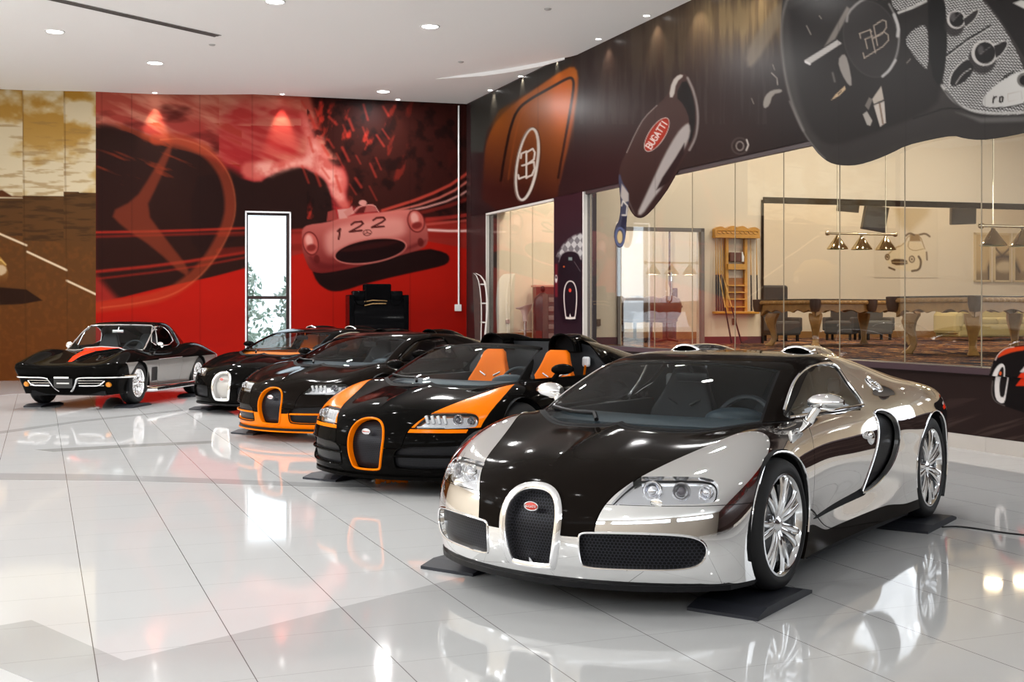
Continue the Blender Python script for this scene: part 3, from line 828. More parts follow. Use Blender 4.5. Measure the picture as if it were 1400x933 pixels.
Lc, Fc = grid(WB, np.linspace(TB_CORNER - .2, tc_, 26), np.arange(0, 6.47, .03), .326)
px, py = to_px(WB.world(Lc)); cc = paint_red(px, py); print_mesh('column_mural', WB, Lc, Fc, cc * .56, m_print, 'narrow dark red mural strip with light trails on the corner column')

# ---- desert road mural
def paint_brown(px, py):
    k = np.where(px < 31, 0, np.where(px < 87.5, 1, 2)); dy = np.array([-7, 0.0, 7.5])[k]; y = py - dy; hz = 268 + (px - 60) * .02 + np.array([4, 0, -6])[k]
    p = Paint(px, py, (110, 66, 30)); n = fbm(px / 42 + k * 7.3, py / 30, 31, 5); n2 = fbm(px / 30 + k * 3.1, py / 4, 37); n3 = fbm(px / 5, py / 5, 41)
    sky = (py < hz); h = np.clip((y - 120) / 150, 0, 1)[:, None]
    p.c = np.where(sky[:, None], np.array([176, 128, 48]) * (1 - h) + np.array([196, 164, 108]) * h, p.c)
    p.tex((222, 206, 174), np.clip((n - .43 + .16 * h[:, 0]) * 5, 0, .95) * sky); p.tex((150, 116, 70), np.clip((n2 - .55) * 4, 0, .5) * sky * (h[:, 0] > .3))
    g = np.clip((y - 268) / 240, 0, 1)[:, None]
    p.c = np.where(sky[:, None], p.c, np.array([92, 62, 34]) * (1 - g) + np.array([104, 56, 22]) * g)
    p.tex((60, 40, 24), np.clip((n2 - .5) * 4, 0, .7) * (~sky) * (y < 330)); p.tex((130, 74, 30), np.clip((n3 - .5) * 1.5, 0, .3) * (~sky) * (y > 330))
    p.poly([(-60, 268), (-20, 262), (3, 260), (16, 268), (60, 271)], (88, 48, 26), 1.2)
    for P_ in ([(-90, 275), (0, 320), (36, 335.5)], [(37.5, 344.5), (91, 369.5)], [(91.5, 384), (134, 404)]): p.line(P_, 2.8, (236, 212, 178), .8)
    p.poly([(-80, 392), (0, 393), (36, 396), (58, 411), (30, 416), (-80, 420)], (44, 24, 14), 1.2)
    p.poly([(-120, 335), (-30, 330), (0, 350), (8, 362), (12, 375), (8, 388), (-10, 392), (-120, 392)], grad=(0, 335, (214, 168, 80), 0, 392, (92, 50, 24)), soft=1.2, smooth=1)
    p.poly([(-6, 362), (7, 363), (10, 372), (0, 378), (-8, 374)], (206, 176, 140), 1.2, smooth=1); p.line([(-20, 352), (2, 356), (8, 362)], 1.5, (240, 200, 120), 1)
    for x in (30.5, 87.5): p.line([(x, 100), (x + 6, 540)], .9, (60, 34, 16), .8, .5)
    return p.c
xs = np.concatenate([np.arange(131, -60, -1.4)]); ts = np.array([WL.t_px(x, .006) for x in xs]); ts = np.unique(np.concatenate([[0.0], ts[ts > 0], np.arange(ts.max() + .2, tl, .25)]))
L, F = grid(WL, ts, np.arange(0, 6.47, .0195), .006)
px, py = to_px(WL.world(L)); print_mesh('wall_mural', WL, L, F, paint_brown(px, py), m_print, 'brown and gold printed mural of a desert road under clouds', .80)

# ---- right wall mural: key, steering wheel, gear selector
C8 = lambda L: crop(L, 640, 80, 2.333); C1 = lambda L: crop(L, 1000, 0, 3.455)
FOB = chaikin(C8([(505, 300), (535, 235), (560, 190), (600, 150), (635, 120), (650, 70), (672, 48), (700, 50), (730, 110), (738, 180), (732, 250), (712, 290), (690, 312), (650, 400), (600, 470), (566, 505), (545, 511), (525, 500), (500, 450), (480, 390), (484, 340)]), 1)
RING = chaikin(C8([(478, 372), (486, 368), (490, 392), (513, 425), (512, 470), (506, 512), (504, 560), (496, 598), (483, 606), (470, 596), (464, 560), (472, 530), (480, 522), (487, 480), (484, 430)]), 1)
WHEEL = chaikin(C1([(250, -60), (236, 60), (232, 200), (246, 340), (275, 470), (330, 610), (395, 712), (440, 755), (480, 776), (540, 784), (600, 780), (680, 756), (760, 722), (825, 688), (940, 660), (1050, 640), (1100, 655), (1180, 663), (1270, 652), (1382, 630), (1500, 600), (1700, 560), (1900, 540), (1900, -60)]), 1)
def paint_right(px, py):
    p = Paint(px, py, (52, 38, 36)); st = fbm(px / 5, py / 70, 51); n = fbm(px / 60, py / 60, 55)
    p.tex((34, 27, 26), np.clip((px - 980) / 120, 0, 1) * .85); p.tex((74, 66, 62), np.clip((st - .5) * 2.5, 0, .35) * (px < 1060) * (py < 170))
    sh = np.exp(-((px - 1010) / 90) ** 2 - ((py - 25 - (1010 - px) * .12) / 42) ** 2); p.tex((168, 142, 100), np.clip(sh * (.35 + st), 0, .8))
    p.tex((92, 76, 58), np.clip(np.exp(-((px - 900) / 70) ** 2 - ((py - 62) / 40) ** 2) * (.2 + st * .8), 0, .5)); p.tex((46, 24, 26), np.clip((py - 170) / 80, 0, .8) * (px < 900))
    # orange lacquer panel with the round emblem
    p.poly(C8([(52, 300), (62, 250), (95, 190), (150, 140), (215, 95), (290, 45), (335, 22), (352, 45), (348, 120), (335, 200), (312, 310), (292, 385), (282, 470), (40, 500)]), grad=(735, 110, (206, 112, 34), 690, 262, (60, 24, 20)), soft=2.5, smooth=1)
    p.tex((236, 110, 30), np.clip(np.exp(-((px - 768) / 16) ** 2 - ((py - 140) / 36) ** 2), 0, .7) * (px < 785)); p.tex((150, 84, 30), np.exp(-((px - 690) / 26) ** 2 - ((py - 150) / 26) ** 2) * .6)
    p.poly(C8([(0, 0), (330, 0), (330, 18), (215, 88), (100, 165), (60, 230), (48, 300), (0, 300)]), (56, 54, 50), 2.5, 1)
    p.line(C8([(104, 390), (118, 300), (136, 215), (158, 160), (200, 128), (260, 95), (318, 62), (334, 62), (338, 90), (322, 190), (302, 300), (288, 380)]), 3.4, (34, 16, 12), 1.0, .95, smooth=2)
    p.line(C8([(128, 385), (140, 300), (158, 210), (175, 165), (215, 135)]), 1.5, (180, 90, 36), 1.5, .5, smooth=2); p.poly(C8([(300, 300), (320, 200), (345, 60), (352, 60), (340, 200), (312, 320), (292, 400)]), (150, 70, 40), 3, .35)
    e = C8([(188, 338)])[0]; p.ell(e[0], e[1], 13.8, 49.5, 9, (226, 216, 206), .9, 1, 4.0); p.ell(e[0] + .8, e[1], 16.2, 51.5, 9, (60, 30, 22), .8, .7, 1.0)
    W_ = (226, 214, 204)
    for L_ in ([(186, 300), (186, 382)], [(186, 300), (206, 288), (213, 300), (210, 322), (188, 338)], [(190, 336), (210, 330), (212, 352), (204, 372), (186, 380)], [(186, 296), (170, 304), (168, 318)], [(186, 338), (172, 342)], [(184, 376), (162, 384), (160, 372)]): p.line(C8(L_), 2.6, W_, .6)
    # key fob
    p.poly(FOB, grad=(860, 150, (74, 54, 50), 880, 290, (52, 34, 32)), soft=.8)
    p.poly(C8([(640, 124), (650, 72), (672, 50), (690, 54), (664, 76), (656, 124)]), (196, 186, 178), 1.2, smooth=1); p.line(C8([(706, 292), (728, 250), (735, 180), (722, 110), (700, 62)]), 3, (150, 142, 138), 1.2, .9, smooth=2)
    p.poly(C8([(690, 60), (716, 110), (726, 180), (718, 250), (700, 280), (708, 200), (690, 150), (660, 120)]), (30, 26, 26), 1.2, smooth=1)
    p.poly(C8([(706, 205), (710, 240), (690, 290), (655, 350), (620, 410), (585, 455), (555, 500), (538, 498), (560, 450), (590, 385), (625, 310), (665, 240), (690, 212)]), (170, 160, 156), 2.2, smooth=1); p.poly(C8([(690, 270), (660, 320), (620, 380), (600, 420), (640, 395), (688, 305)]), (44, 30, 30), 1.5)
    p.line(C8([(506, 300), (535, 235), (562, 188), (602, 150)]), 1.1, (176, 166, 160), .7, .8, smooth=1); p.line(C8([(490, 395), (510, 450), (530, 495)]), 1.2, (120, 108, 104), 1, .7)
    e = C8([(602, 243)])[0]; p.ell(e[0], e[1], 27, 11.2, -57, (206, 196, 190), .7); p.ell(e[0], e[1], 26, 10.2, -57, (156, 42, 28), .8); p.ell(e[0], e[1], 23, 8, -57, (172, 54, 36), 2)
    u = np.array([math.cos(math.radians(-57)), math.sin(math.radians(-57))]); v = np.array([-u[1], u[0]])
    letters(p, 'BUGATTI', e - u * 21 + v * 4.0, u * 7.9, -v * 8.4, .82, 1.35, (240, 232, 226), .5)
    p.poly(RING, (66, 66, 84), .7); p.poly(C8([(490, 400), (512, 430), (512, 455), (498, 460), (486, 440)]), (176, 166, 160), 1); p.line(C8([(489, 470), (494, 455), (508, 470), (505, 500), (492, 500)]), 2.0, (212, 202, 190), .7, 1)
    p.poly(C8([(492, 505), (506, 505), (500, 545), (484, 545)]), (40, 40, 60), .8); p.ell(*C8([(485, 569)])[0], 6, 12, 0, (92, 102, 138), .8, 1, 2.6); p.ell(*C8([(484, 570)])[0], 3.6, 8.6, 0, (206, 178, 130), .7)
    e = C1([(40, 690)])[0]; p.ell(e[0], e[1], 11, 11, 0, (84, 72, 68), 1, .9, 2); p.ell(e[0], e[1], 5, 6, 0, (190, 178, 170), 1, .8, 1.5); p.line(C1([(72, 660), (80, 685), (70, 710)]), 2, (210, 200, 190), .8)
    # dashboard curve and steering wheel
    p.poly(C1([(230, 0), (275, 0), (250, 80), (180, 190), (130, 280), (80, 330), (66, 260), (120, 150)]), (126, 112, 94), 4, .7, smooth=1)
    p.poly(WHEEL, (62, 58, 56), .8); p.poly(C1([(262, -40), (290, 300), (330, 520), (400, 660), (500, 700), (640, 650), (900, 545), (1000, 460), (980, 200), (1000, -40)]), (42, 38, 37), 5, .95, smooth=1)
    p.line(C1([(262, 0), (238, 80), (234, 200), (250, 350), (285, 490), (340, 615)]), 3, (132, 126, 122), 2, .8, smooth=2); p.line(C1([(275, 480), (330, 610), (395, 705), (440, 748)]), 2, (160, 154, 150), 1.5, .6, smooth=2)
    p.poly(C1([(400, 690), (520, 760), (640, 750), (820, 665), (1040, 610), (1382, 600), (1382, 560), (1000, 540), (800, 585), (620, 650), (480, 690)]), (58, 54, 53), 5, .7, smooth=1); p.line(C1([(860, 560), (940, 535), (1010, 510), (1080, 515)]), 1.3, (24, 22, 22), 1, .9, smooth=1)
    e = C1([(660, 185)])[0]; p.ell(e[0], e[1], 37, 53, -14, (52, 48, 47), 1.5); p.ell(e[0], e[1], 37, 53, -14, (78, 74, 72), 1, .6, 1.5)
    p.line(C1([(745, 20), (780, 85), (795, 160), (785, 250), (755, 320), (712, 362)]), 2.6, (150, 146, 144), 1.2, .9, smooth=2); p.line(C1([(768, 70), (790, 130), (785, 170)]), 4.5, (206, 202, 200), 1.2, .9, smooth=1); p.line(C1([(775, 285), (745, 335), (715, 360)]), 3.4, (196, 192, 190), 1, .9, smooth=1)
    p.line(C1([(545, 100), (550, 60), (600, 10), (640, -10)]), 3.4, (176, 170, 168), 1.4, .8, smooth=1)
    p.poly(C1([(344, 285), (500, 188), (522, 205), (372, 302), (352, 300)]), (196, 190, 186), 1); p.poly(C1([(438, 220), (500, 110), (545, 30), (560, 40), (530, 110), (490, 185)]), (140, 132, 126), 1.8, .9); p.line(C1([(350, 292), (370, 303)]), 3, (235, 230, 228), .8)
    p.poly(C1([(500, 285), (530, 250), (550, 280), (572, 400), (556, 408), (520, 350)]), (156, 148, 142), 1.2, smooth=1); p.line(C1([(478, 345), (488, 385)]), 2.6, (110, 104, 100), 1.2); p.poly(C1([(470, 475), (490, 448), (536, 405), (540, 422), (510, 452)]), (206, 176, 140), .9); p.line(C1([(505, 445), (520, 430)]), 1, (40, 36, 34), .5)
    p.poly(C1([(665, 468), (708, 405), (720, 470), (672, 492)]), (190, 178, 166), .9); p.poly(C1([(672, 498), (722, 478), (730, 580), (702, 600), (690, 560)]), (206, 194, 184), .9); p.line(C1([(700, 490), (716, 585)]), 2, (120, 96, 80), 1); p.poly(C1([(630, 500), (650, 460), (668, 470), (648, 520)]), (120, 112, 106), .9); p.poly(C1([(620, 540), (640, 525), (666, 570), (656, 595), (640, 590)]), (176, 168, 160), .9)
    for L_, w in (([(355, 122), (375, 162)], 1.5), ([(415, 75), (425, 88)], 1.2), ([(190, 345), (215, 370), (218, 400)], 1.6), ([(195, 305), (204, 330)], .9), ([(95, 465), (105, 490)], 1), ([(828, 298), (845, 280)], 1.2)): p.line(C1(L_), w, (170, 160, 150), .8, .9)
    p.poly(C1([(148, 490), (160, 450), (190, 425), (238, 420), (240, 436), (195, 446), (180, 500), (155, 515)]), (150, 142, 134), 1.2, smooth=1)
    S_ = (176, 160, 146)
    for L_ in ([(690, 108), (715, 95), (730, 100), (732, 130), (712, 160), (668, 182)], [(672, 178), (720, 150), (740, 165), (742, 190), (715, 220), (628, 274)], [(700, 104), (672, 122), (690, 215)], [(605, 160), (655, 140), (662, 150)], [(606, 160), (610, 180)], [(630, 185), (668, 170)], [(632, 186), (642, 230)], [(655, 140), (680, 250)], [(628, 274), (622, 250)]): p.line(C1(L_), 1.7, S_, .6, .95)
    # metal console with knobs
    def stud(P_):
        P_ = chaikin(C1(P_), 1); p.poly(P_, (126, 122, 120), 1)
        q = np.cos(px * 1.25 + py * .35) * np.cos(py * 1.6 - px * .25); p.poly(P_, (214, 212, 210), 1, 1, tex=np.clip(q * 2.2, 0, 1)); p.poly(P_, (44, 42, 42), 1, 1, tex=np.clip(-q * 2.0 - .25, 0, 1))
    stud([(1005, -40), (1150, -40), (1240, 60), (1310, 170), (1370, 290), (1400, 400), (1400, 540), (1250, 542), (1120, 520), (1040, 470), (995, 400), (1010, 320), (1020, 200), (1010, 60)])
    stud([(816, 195), (850, 145), (910, 112), (930, 150), (930, 335), (900, 310), (860, 262)]); stud([(755, -30), (920, -30), (900, 20), (790, 55), (757, 25)])
    p.poly(C1([(930, -20), (1008, -20), (1020, 180), (1010, 300), (985, 420), (940, 340), (930, 120)]), (26, 24, 24), 1.5, smooth=1); p.line(C1([(790, 60), (850, 38), (918, 5)]), 4, (196, 192, 188), 1); p.line(C1([(800, 68), (860, 46)]), 2, (50, 46, 46), 1)
    p.line(C1([(995, 405), (1040, 470), (1110, 518), (1220, 538), (1400, 530)]), 4, (196, 192, 188), 1.2, smooth=2); p.line(C1([(1010, 430), (1100, 530), (1230, 555), (1400, 548)]), 2.5, (40, 38, 38), 1.5, .8, smooth=2); p.poly(C1([(1060, 530), (1180, 556), (1400, 548), (1400, 575), (1180, 580)]), (112, 108, 106), 3, .8)
    p.poly(C1([(1175, -30), (1400, -30), (1400, 300), (1340, 200), (1270, 90)]), (40, 36, 36), 1.5); p.poly(C1([(1330, 15), (1370, 0), (1400, 10), (1400, 50)]), (210, 206, 200), 1.2)
    for (kx, ky, r) in ((1062, 92, 44), (1195, 250, 62)):
        e = C1([(kx, ky)])[0]; p.ell(e[0] - 3, e[1] + 9, r / 3.455 * 1.05, r / 3.455 * 1.1, 0, (50, 46, 46), 2.5, .9); p.ell(e[0], e[1], r / 3.455, r / 3.455, 0, (206, 200, 196), .9); p.ell(e[0] + .8, e[1], r / 3.455 * .78, r / 3.455 * .82, 0, (36, 33, 33), .9); p.ell(e[0] - 5, e[1] - 4, 4, 6, 0, (96, 92, 92), 2, .8)
        p.line([e + (-r * .1, 2), e + (r * .14, -9)], 1, (110, 106, 104), .7)
    p.poly(C1([(1095, 90), (1160, 38), (1172, 52), (1150, 95), (1108, 130)]), (56, 52, 52), 1); p.line(C1([(1095, 88), (1158, 40), (1172, 50), (1150, 95), (1108, 128)]), 1.6, (200, 196, 190), .7, smooth=1)
    p.poly(C1([(1240, 215), (1300, 188), (1306, 215), (1275, 258), (1250, 275)]), (44, 40, 40), 1); p.line(C1([(1235, 215), (1298, 188), (1308, 210), (1280, 256), (1252, 276)]), 1.6, (206, 202, 198), .7, smooth=1)
    p.poly(C1([(1030, 405), (1040, 350), (1080, 300), (1115, 275), (1150, 320), (1120, 370), (1070, 405)]), (40, 37, 37), 1, smooth=1); p.line(C1([(1028, 408), (1036, 350), (1078, 300), (1115, 276)]), 1.6, (206, 202, 198), .7, smooth=1); p.line(C1([(1060, 395), (1090, 350), (1130, 325)]), 1.3, (190, 186, 182), .7, smooth=1)
    p.line(C1([(1016, 262), (1110, 190), (1225, 120)]), 2.6, (34, 32, 32), .8); p.line(C1([(1016, 272), (1110, 200), (1228, 128)]), 1.4, (206, 202, 198), .7)
    lev = chaikin(C1([(1182, 488), (1192, 455), (1232, 415), (1290, 370), (1345, 345), (1400, 325), (1400, 480), (1340, 500), (1260, 508), (1196, 508)]), 2); p.poly(lev + (0, 1.5), (40, 38, 38), 1.2); p.poly(lev, grad=(1340, 130, (206, 202, 198), 1400, 100, (222, 219, 215)), soft=.9)
    e = C1([(1385, 378)])[0]; p.ell(e[0], e[1], 10.5, 10, 0, (120, 116, 112), .9); p.ell(e[0] + .5, e[1] + .5, 7.5, 7, 0, (40, 36, 36), .9)
    for d in (0, 14, 28): p.line(C1([(1268 + d, 384 - d * .5), (1300 + d * 1.2, 352 - d * .55)]), 1.1, (40, 38, 38), .5)
    letters(p, 'r', C1([(1232, 486)])[0], (9.5, -.8), (2.0, -12.5), 1, 2.2, (40, 34, 32)); letters(p, 'o', C1([(1263, 484)])[0], (9.5, -.8), (1.5, -12), 1, 2.4, (40, 34, 32)); p.line(C1([(1305, 445), (1370, 432), (1372, 470), (1308, 482), (1305, 445)]), .7, (186, 170, 160), .5, .8)
    # the print goes on beyond: broad dark red and silver shapes
    out = np.clip((px - 1440) / 60, 0, 1); b = fbm(px / 900, py / 500, 77); p.tex((120, 22, 16), out * np.clip((b - .45) * 4, 0, .9)); p.tex((150, 140, 132), out * np.clip((.36 - b) * 6, 0, .7))
    for x in (735, 800, 895, 950, 1069, 1146, 1238, 1346): p.line([(x, -40), (x + 1, 300)], .8, (16, 12, 12), .8, .2)
    return p.c
xs = np.arange(1440, 655, -1.15); ts = np.array([WR.t_px(x, .02) for x in xs]); ts = np.unique(np.concatenate([np.arange(T_REAR, ts.min() - .1, .3), ts[ts < T_CORNER - .36], [T_CORNER - .36]]))
L, F = grid(WR, ts, np.arange(2.35, 6.42, .0135), .02)
px, py = to_px(WR.world(L))
d = np.minimum.reduce([GTOP + .015 - L[:, 2], poly_sd(px, py, WHEEL) * .008, poly_sd(px, py, FOB) * .012, poly_sd(px, py, RING) * .012])
d = np.where(px > 1600, GTOP + .015 - L[:, 2], d)
pts3 = np.stack([px, py], 1)
L, F, (pp,) = clip_tris(L, F, d, (pts3,))
print_mesh('wall_mural', WR, L, F, paint_right(pp[:, 0], pp[:, 1]), m_print_gloss, 'black printed mural of a car key, steering wheel and gear console above the glass', .72)

# ---- pillar between the windows
def paint_pillar(px, py):
    C = lambda L: crop(L, 740, 300, 4.909); p = Paint(px, py, (38, 24, 32)); p.tex((70, 30, 36), np.clip((350 - py) / 200, 0, .5))
    q = C([(200, 170)])[0]; a = np.radians(45); u = (px - q[0]) * .75 + (py - q[1]) * .55; v = -(px - q[0]) * .75 + (py - q[1]) * .55
    ck = (np.floor(u / 6.2) + np.floor(v / 6.2)) % 2; m_ = poly_sd(px, py, chaikin(C([(96, 270), (130, 190), (200, 120), (270, 90), (300, 100), (300, 290)]), 1))
    al = np.clip(.5 - m_ / 4, 0, 1); p.tex((120, 116, 118), al * .9); p.tex((196, 192, 190), al * ck * .75)
    p.poly(C([(118, 285), (130, 240), (165, 215), (200, 212), (240, 222), (262, 260), (275, 290), (280, 700), (108, 700)]), (26, 16, 24), 1.2, smooth=1); p.line(C([(118, 285), (132, 240), (165, 216), (205, 213), (245, 225), (265, 270)]), 1, (150, 140, 140), .7, .7, smooth=1)
    p.poly(C([(182, 255), (208, 255), (208, 276), (182, 276)]), (120, 132, 128), 1); p.ell(*C([(152, 318)])[0], 1.2, 1.2, 0, (200, 90, 40), .7); p.line(C([(222, 285), (262, 350)]), .8, (140, 130, 130), .6, .6)
    for x, s in ((100, 1), (284, -1)): p.poly(C([(x - 8, 300), (x + 8, 300), (x + 10, 520), (x - 8, 520)]), (110, 24, 34), 2, .9); p.ell(*C([(x, 400)])[0], 1.7, 5.5, 0, (206, 200, 196), .9); p.ell(*C([(x, 390)])[0], 1, 2, 0, (60, 50, 50), .7)
    g = C([(195, 412), (170, 425), (154, 470), (152, 540), (160, 620), (166, 668), (225, 668), (232, 620), (238, 540), (236, 470), (220, 425)])
    p.poly(g, (24, 16, 24), 1, smooth=2); p.line(g, 1.5, (220, 206, 198), .6, 1, True, 2); p.line(C([(168, 663), (224, 663)]), 2.6, (226, 214, 206), .6); p.poly(C([(188, 655), (194, 632), (200, 655)]), (226, 214, 206), .5)
    p.ell(*C([(193, 477)])[0], 1.9, 2.6, 0, (214, 60, 44), .7)
    return p.c
ts = np.linspace(tB1, tA0, 110); L, F = grid(WR, ts, np.arange(SILL, GTOP + .02, .014), .012); px, py = to_px(WR.world(L))
print_mesh('pillar_mural', WR, L, F, paint_pillar(px, py), m_print_gloss, 'dark printed mural of a car front with horseshoe grille on the pillar between windows')

# ---- dado below the glass, with the nose of a printed car rising over the pane
NOSE = chaikin(crop([(645, 330), (648, 300), (660, 255), (682, 208), (715, 168), (755, 146), (848, 136), (950, 120), (1200, 80), (1500, 60), (1500, 640), (1100, 580), (848, 535), (770, 510), (715, 490), (665, 472), (646, 445), (640, 400)], 1200, 440, 4.24), 2)
def paint_dado(px, py):
    C = lambda L: crop(L, 1200, 440, 4.24); p = Paint(px, py, (42, 30, 28)); n = fbm(px / 90, (py + px * .3) / 6, 91); p.tex((66, 50, 46), np.clip((n - .5) * 3, 0, .45) * (py > 545)); p.tex((74, 60, 54), np.clip((n - .55) * 5, 0, .5) * (py > 570))
    p.poly(NOSE, (22, 17, 17), .8); p.poly(C([(690, 215), (715, 175), (760, 152), (835, 142), (900, 140), (860, 165), (790, 175), (730, 195)]), (206, 62, 24), 1.2, smooth=1); p.line(C([(684, 222), (700, 185), (745, 152), (790, 146)]), 2, (226, 190, 176), .8, .9, smooth=1)
    p.poly(C([(778, 374), (832, 298), (870, 292), (1100, 280), (1100, 376)]), (214, 50, 20), 1); p.poly(C([(824, 292), (850, 262), (1000, 240), (1000, 280), (840, 296)]), (196, 186, 184), 1)
    g = C([(655, 385), (660, 330), (675, 285), (700, 250), (725, 240), (741, 262), (740, 320), (728, 400), (716, 472), (690, 475), (662, 450)])
    p.poly(g, (216, 208, 204), .8, smooth=1); g2 = C([(684, 390), (688, 340), (700, 300), (718, 265), (732, 262), (732, 320), (722, 380), (712, 440), (690, 440)]); p.poly(g2, (30, 24, 24), .8, smooth=1); p.ell(*C([(713, 300)])[0], 1.7, 2.6, 10, (226, 90, 40), .6); p.poly(C([(690, 470), (700, 432), (712, 470)]), (220, 212, 208), .6)
    p.line(C([(646, 345), (640, 400), (646, 440), (665, 468), (715, 488)]), 1.2, (120, 110, 106), .8, .8, smooth=1); p.line(C([(650, 300), (668, 240)]), 1, (150, 130, 120), .7, .7)
    return p.c
xs = np.arange(1520, 1050, -1.0); ts = np.unique(np.concatenate([np.arange(T_REAR + .1, WR.t_px(1520) - .1, .3), [WR.t_px(x, .01) for x in xs], np.arange(WR.t_px(1050), T_CORNER - .36, .1)]))
L, F = grid(WR, ts, np.arange(.161, 1.45, .008), .052); px, py = to_px(WR.world(L)); pts3 = np.stack([px, py], 1)
d = np.minimum(L[:, 2] - (SILL - .07), np.where(px < 1560, poly_sd(px, py, NOSE) * .008, 1)); L, F, (pp,) = clip_tris(L, F, d, (pts3,))
L[:, 1] = np.where(L[:, 2] > SILL - .08, .056, .004)
print_mesh('dado_mural', WR, L, F, paint_dado(pp[:, 0], pp[:, 1]), m_print, 'dark printed band below the glass ending in a black and red car nose')
# ------------------------------------------------------------------ games room behind the glass (raised floor)
AF = 0.88
FP = Frame((4.33, 23.65), (-0.9664, -0.257))                 # its front partition
_s = np.linalg.solve(np.array([FP.d, -WR.d]).T, WR.o - FP.o); tPW = _s[0]
m_cream = mat('games_room_wall', rgb(222, 208, 184), 0.6)
m_skirt = mat('dark_red_skirting', rgb(84, 30, 32), 0.4)
m_head = mat('bronze_frame', rgb(34, 26, 20), 0.55, spec=.1)
tdo0, tdo1 = FP.t_px(958), FP.t_px(845); top0 = FP.t_px(1043); tFar = FP.t_px(1043) - 12.0
zdo, zop = FP.z_px(905, 315), FP.z_px(1050, 274)
wall('wall_games', FP, tFar, tPW - .12, AF, 6.1, [(tdo0, tdo1, AF, zdo), (tFar + .5, top0, AF, zop)], m_cream, 0.2)
BK = 4.2
FQ = Frame(tuple(FP.o - BK * FP.n), FP.d)
tQW = np.linalg.solve(np.array([FQ.d, -WR.d]).T, WR.o - FQ.o)[0]
wall('wall_games_back', FQ, tFar, tQW - .10, AF, 6.1, [], m_cream, 0.2)
FE = Frame(tuple(FP.pt(tFar)[:2] + 8.5 * FP.n), tuple(-FP.n))
wall('wall_games_end', FE, 0, 8.5 + BK + .3, AF, 6.1, [], m_cream, 0.2)
def carpet():
    m = bpy.data.materials.new('patterned_carpet'); m.use_nodes = True; nt = m.node_tree; b = nt.nodes['Principled BSDF']
    tc = nt.nodes.new('ShaderNodeTexCoord'); mp = nt.nodes.new('ShaderNodeMapping'); mp.inputs['Scale'].default_value = (1.0, 2.6, 1); nt.links.new(tc.outputs['Object'], mp.inputs['Vector'])
    n = nt.nodes.new('ShaderNodeTexNoise'); n.inputs['Scale'].default_value = 1.7; n.inputs['Detail'].default_value = 5; n.inputs['Distortion'].default_value = 1.2; nt.links.new(mp.outputs[0], n.inputs['Vector'])
    r = nt.nodes.new('ShaderNodeValToRGB'); e = r.color_ramp.elements
    e[0].position = .40; e[0].color = (*rgb(22, 20, 36), 1); e[1].position = .47; e[1].color = (*rgb(34, 28, 40), 1)
    for p_, c_ in ((.50, rgb(140, 84, 40)), (.53, rgb(64, 42, 36)), (.56, rgb(26, 24, 44)), (.60, rgb(196, 150, 96)), (.63, rgb(150, 80, 36)), (.67, rgb(28, 24, 38))): k = e.new(p_); k.color = (*c_, 1)
    nt.links.new(n.outputs['Fac'], r.inputs[0]); nt.links.new(r.outputs[0], b.inputs['Base Color']); b.inputs['Roughness'].default_value = .9; b.inputs['Specular IOR Level'].default_value = .1
    return m
g0 = WR.pt(T_REAR + 2, -.25)[:2]; g1 = WR.pt(T_CORNER, -.25)[:2]
def deck(name, z0, z1, m):
    poly = [WR.pt(-7.2, -.25)[:2], g1, FQ.pt(tQW - .3, -.1)[:2], FQ.pt(tFar, -.1)[:2], FE.pt(-.2)[:2]]
    mb = MB(); mb.prism(to_wall(poly), z0, z1); o = mb.build(name, m); o.rotation_euler = (0, 0, AW); o['kind'] = 'structure'
deck('floor_games', AF - .12, AF, carpet()); deck('ceiling_games', 6.0, 6.12, mat('games_ceiling', rgb(224, 206, 174), .7))
mb = MB()
for a, b in ((tdo1, tPW - .3), (top0, tdo0)): mb.box(((a + b) / 2, .008, AF + .07), (b - a, .016, .14))
o = mb.build('baseboard_games', m_skirt); FP.place(o); o['kind'] = 'structure'
mb = MB(); mb.box(((tFar + tQW) / 2, .01, AF + .08), (tQW - tFar - .3, .02, .16)); o = mb.build('baseboard_games_back', mat('oak_skirting', rgb(150, 108, 60), .4)); FQ.place(o); o['kind'] = 'structure'
mb = MB(); mb.box((top0 + .02, .02, (AF + zop) / 2), (.035, .06, zop - AF)); mb.box(((tFar + .5 + top0) / 2, .02, zop + .0), (top0 - tFar - .5, .06, .12)); o = mb.build('trim_8', m_head); FP.place(o); o['kind'] = 'structure'
# glass door in its frame
D = win_root('door_1', FP)
frame_mb(tdo0 - .06, tdo1 + .02, AF, zdo + .05, .07, .1, .0, 'LRT').build('door_frame', mat('grey_door_frame', rgb(120, 112, 104), .4), D)
tm = FP.t_px(912)
for a, b in ((tdo0 + .03, tm), (tm, tdo1 - .02)):
    mb = MB(); mb.box(((a + b) / 2, -.02, (AF + zdo) / 2), (b - a - .01, .01, zdo - AF - .02)); mb.build('door_glass', M['pane'], D)
mb = MB(); zh = FP.z_px(912, 392)
mb.tube([(tm - .05, .0, zh - .3), (tm - .05, .09, zh - .27), (tm - .05, .11, zh), (tm - .05, .09, zh + .27), (tm - .05, 0, zh + .3)], .02, 8); mb.build('door_handle', M['trim_chrome'], D)
# unseen warm ceiling lights added to brighten the games room
for (t_, n_) in ((1.5, 1.6), (-1.5, 2.2), (-4.5, 2.6), (-1, 4.6), (-4.5, 5.5), (2.2, -1.6), (-1.5, -2), (-4.5, -2.2), (-7.5, -2), (3.0, -3.2), (2.0, -1.5)):
    p = FP.pt(t_, n_)
    if (p[:2] - WR.o) @ WR.n > -.6: continue
    downlight(p[0], p[1], 5.99, 'added warm fill light on the unseen ceiling of the games room', 'games room fill lights', 1.0, ANNEX_W * 2.2, (1, .93, .80))

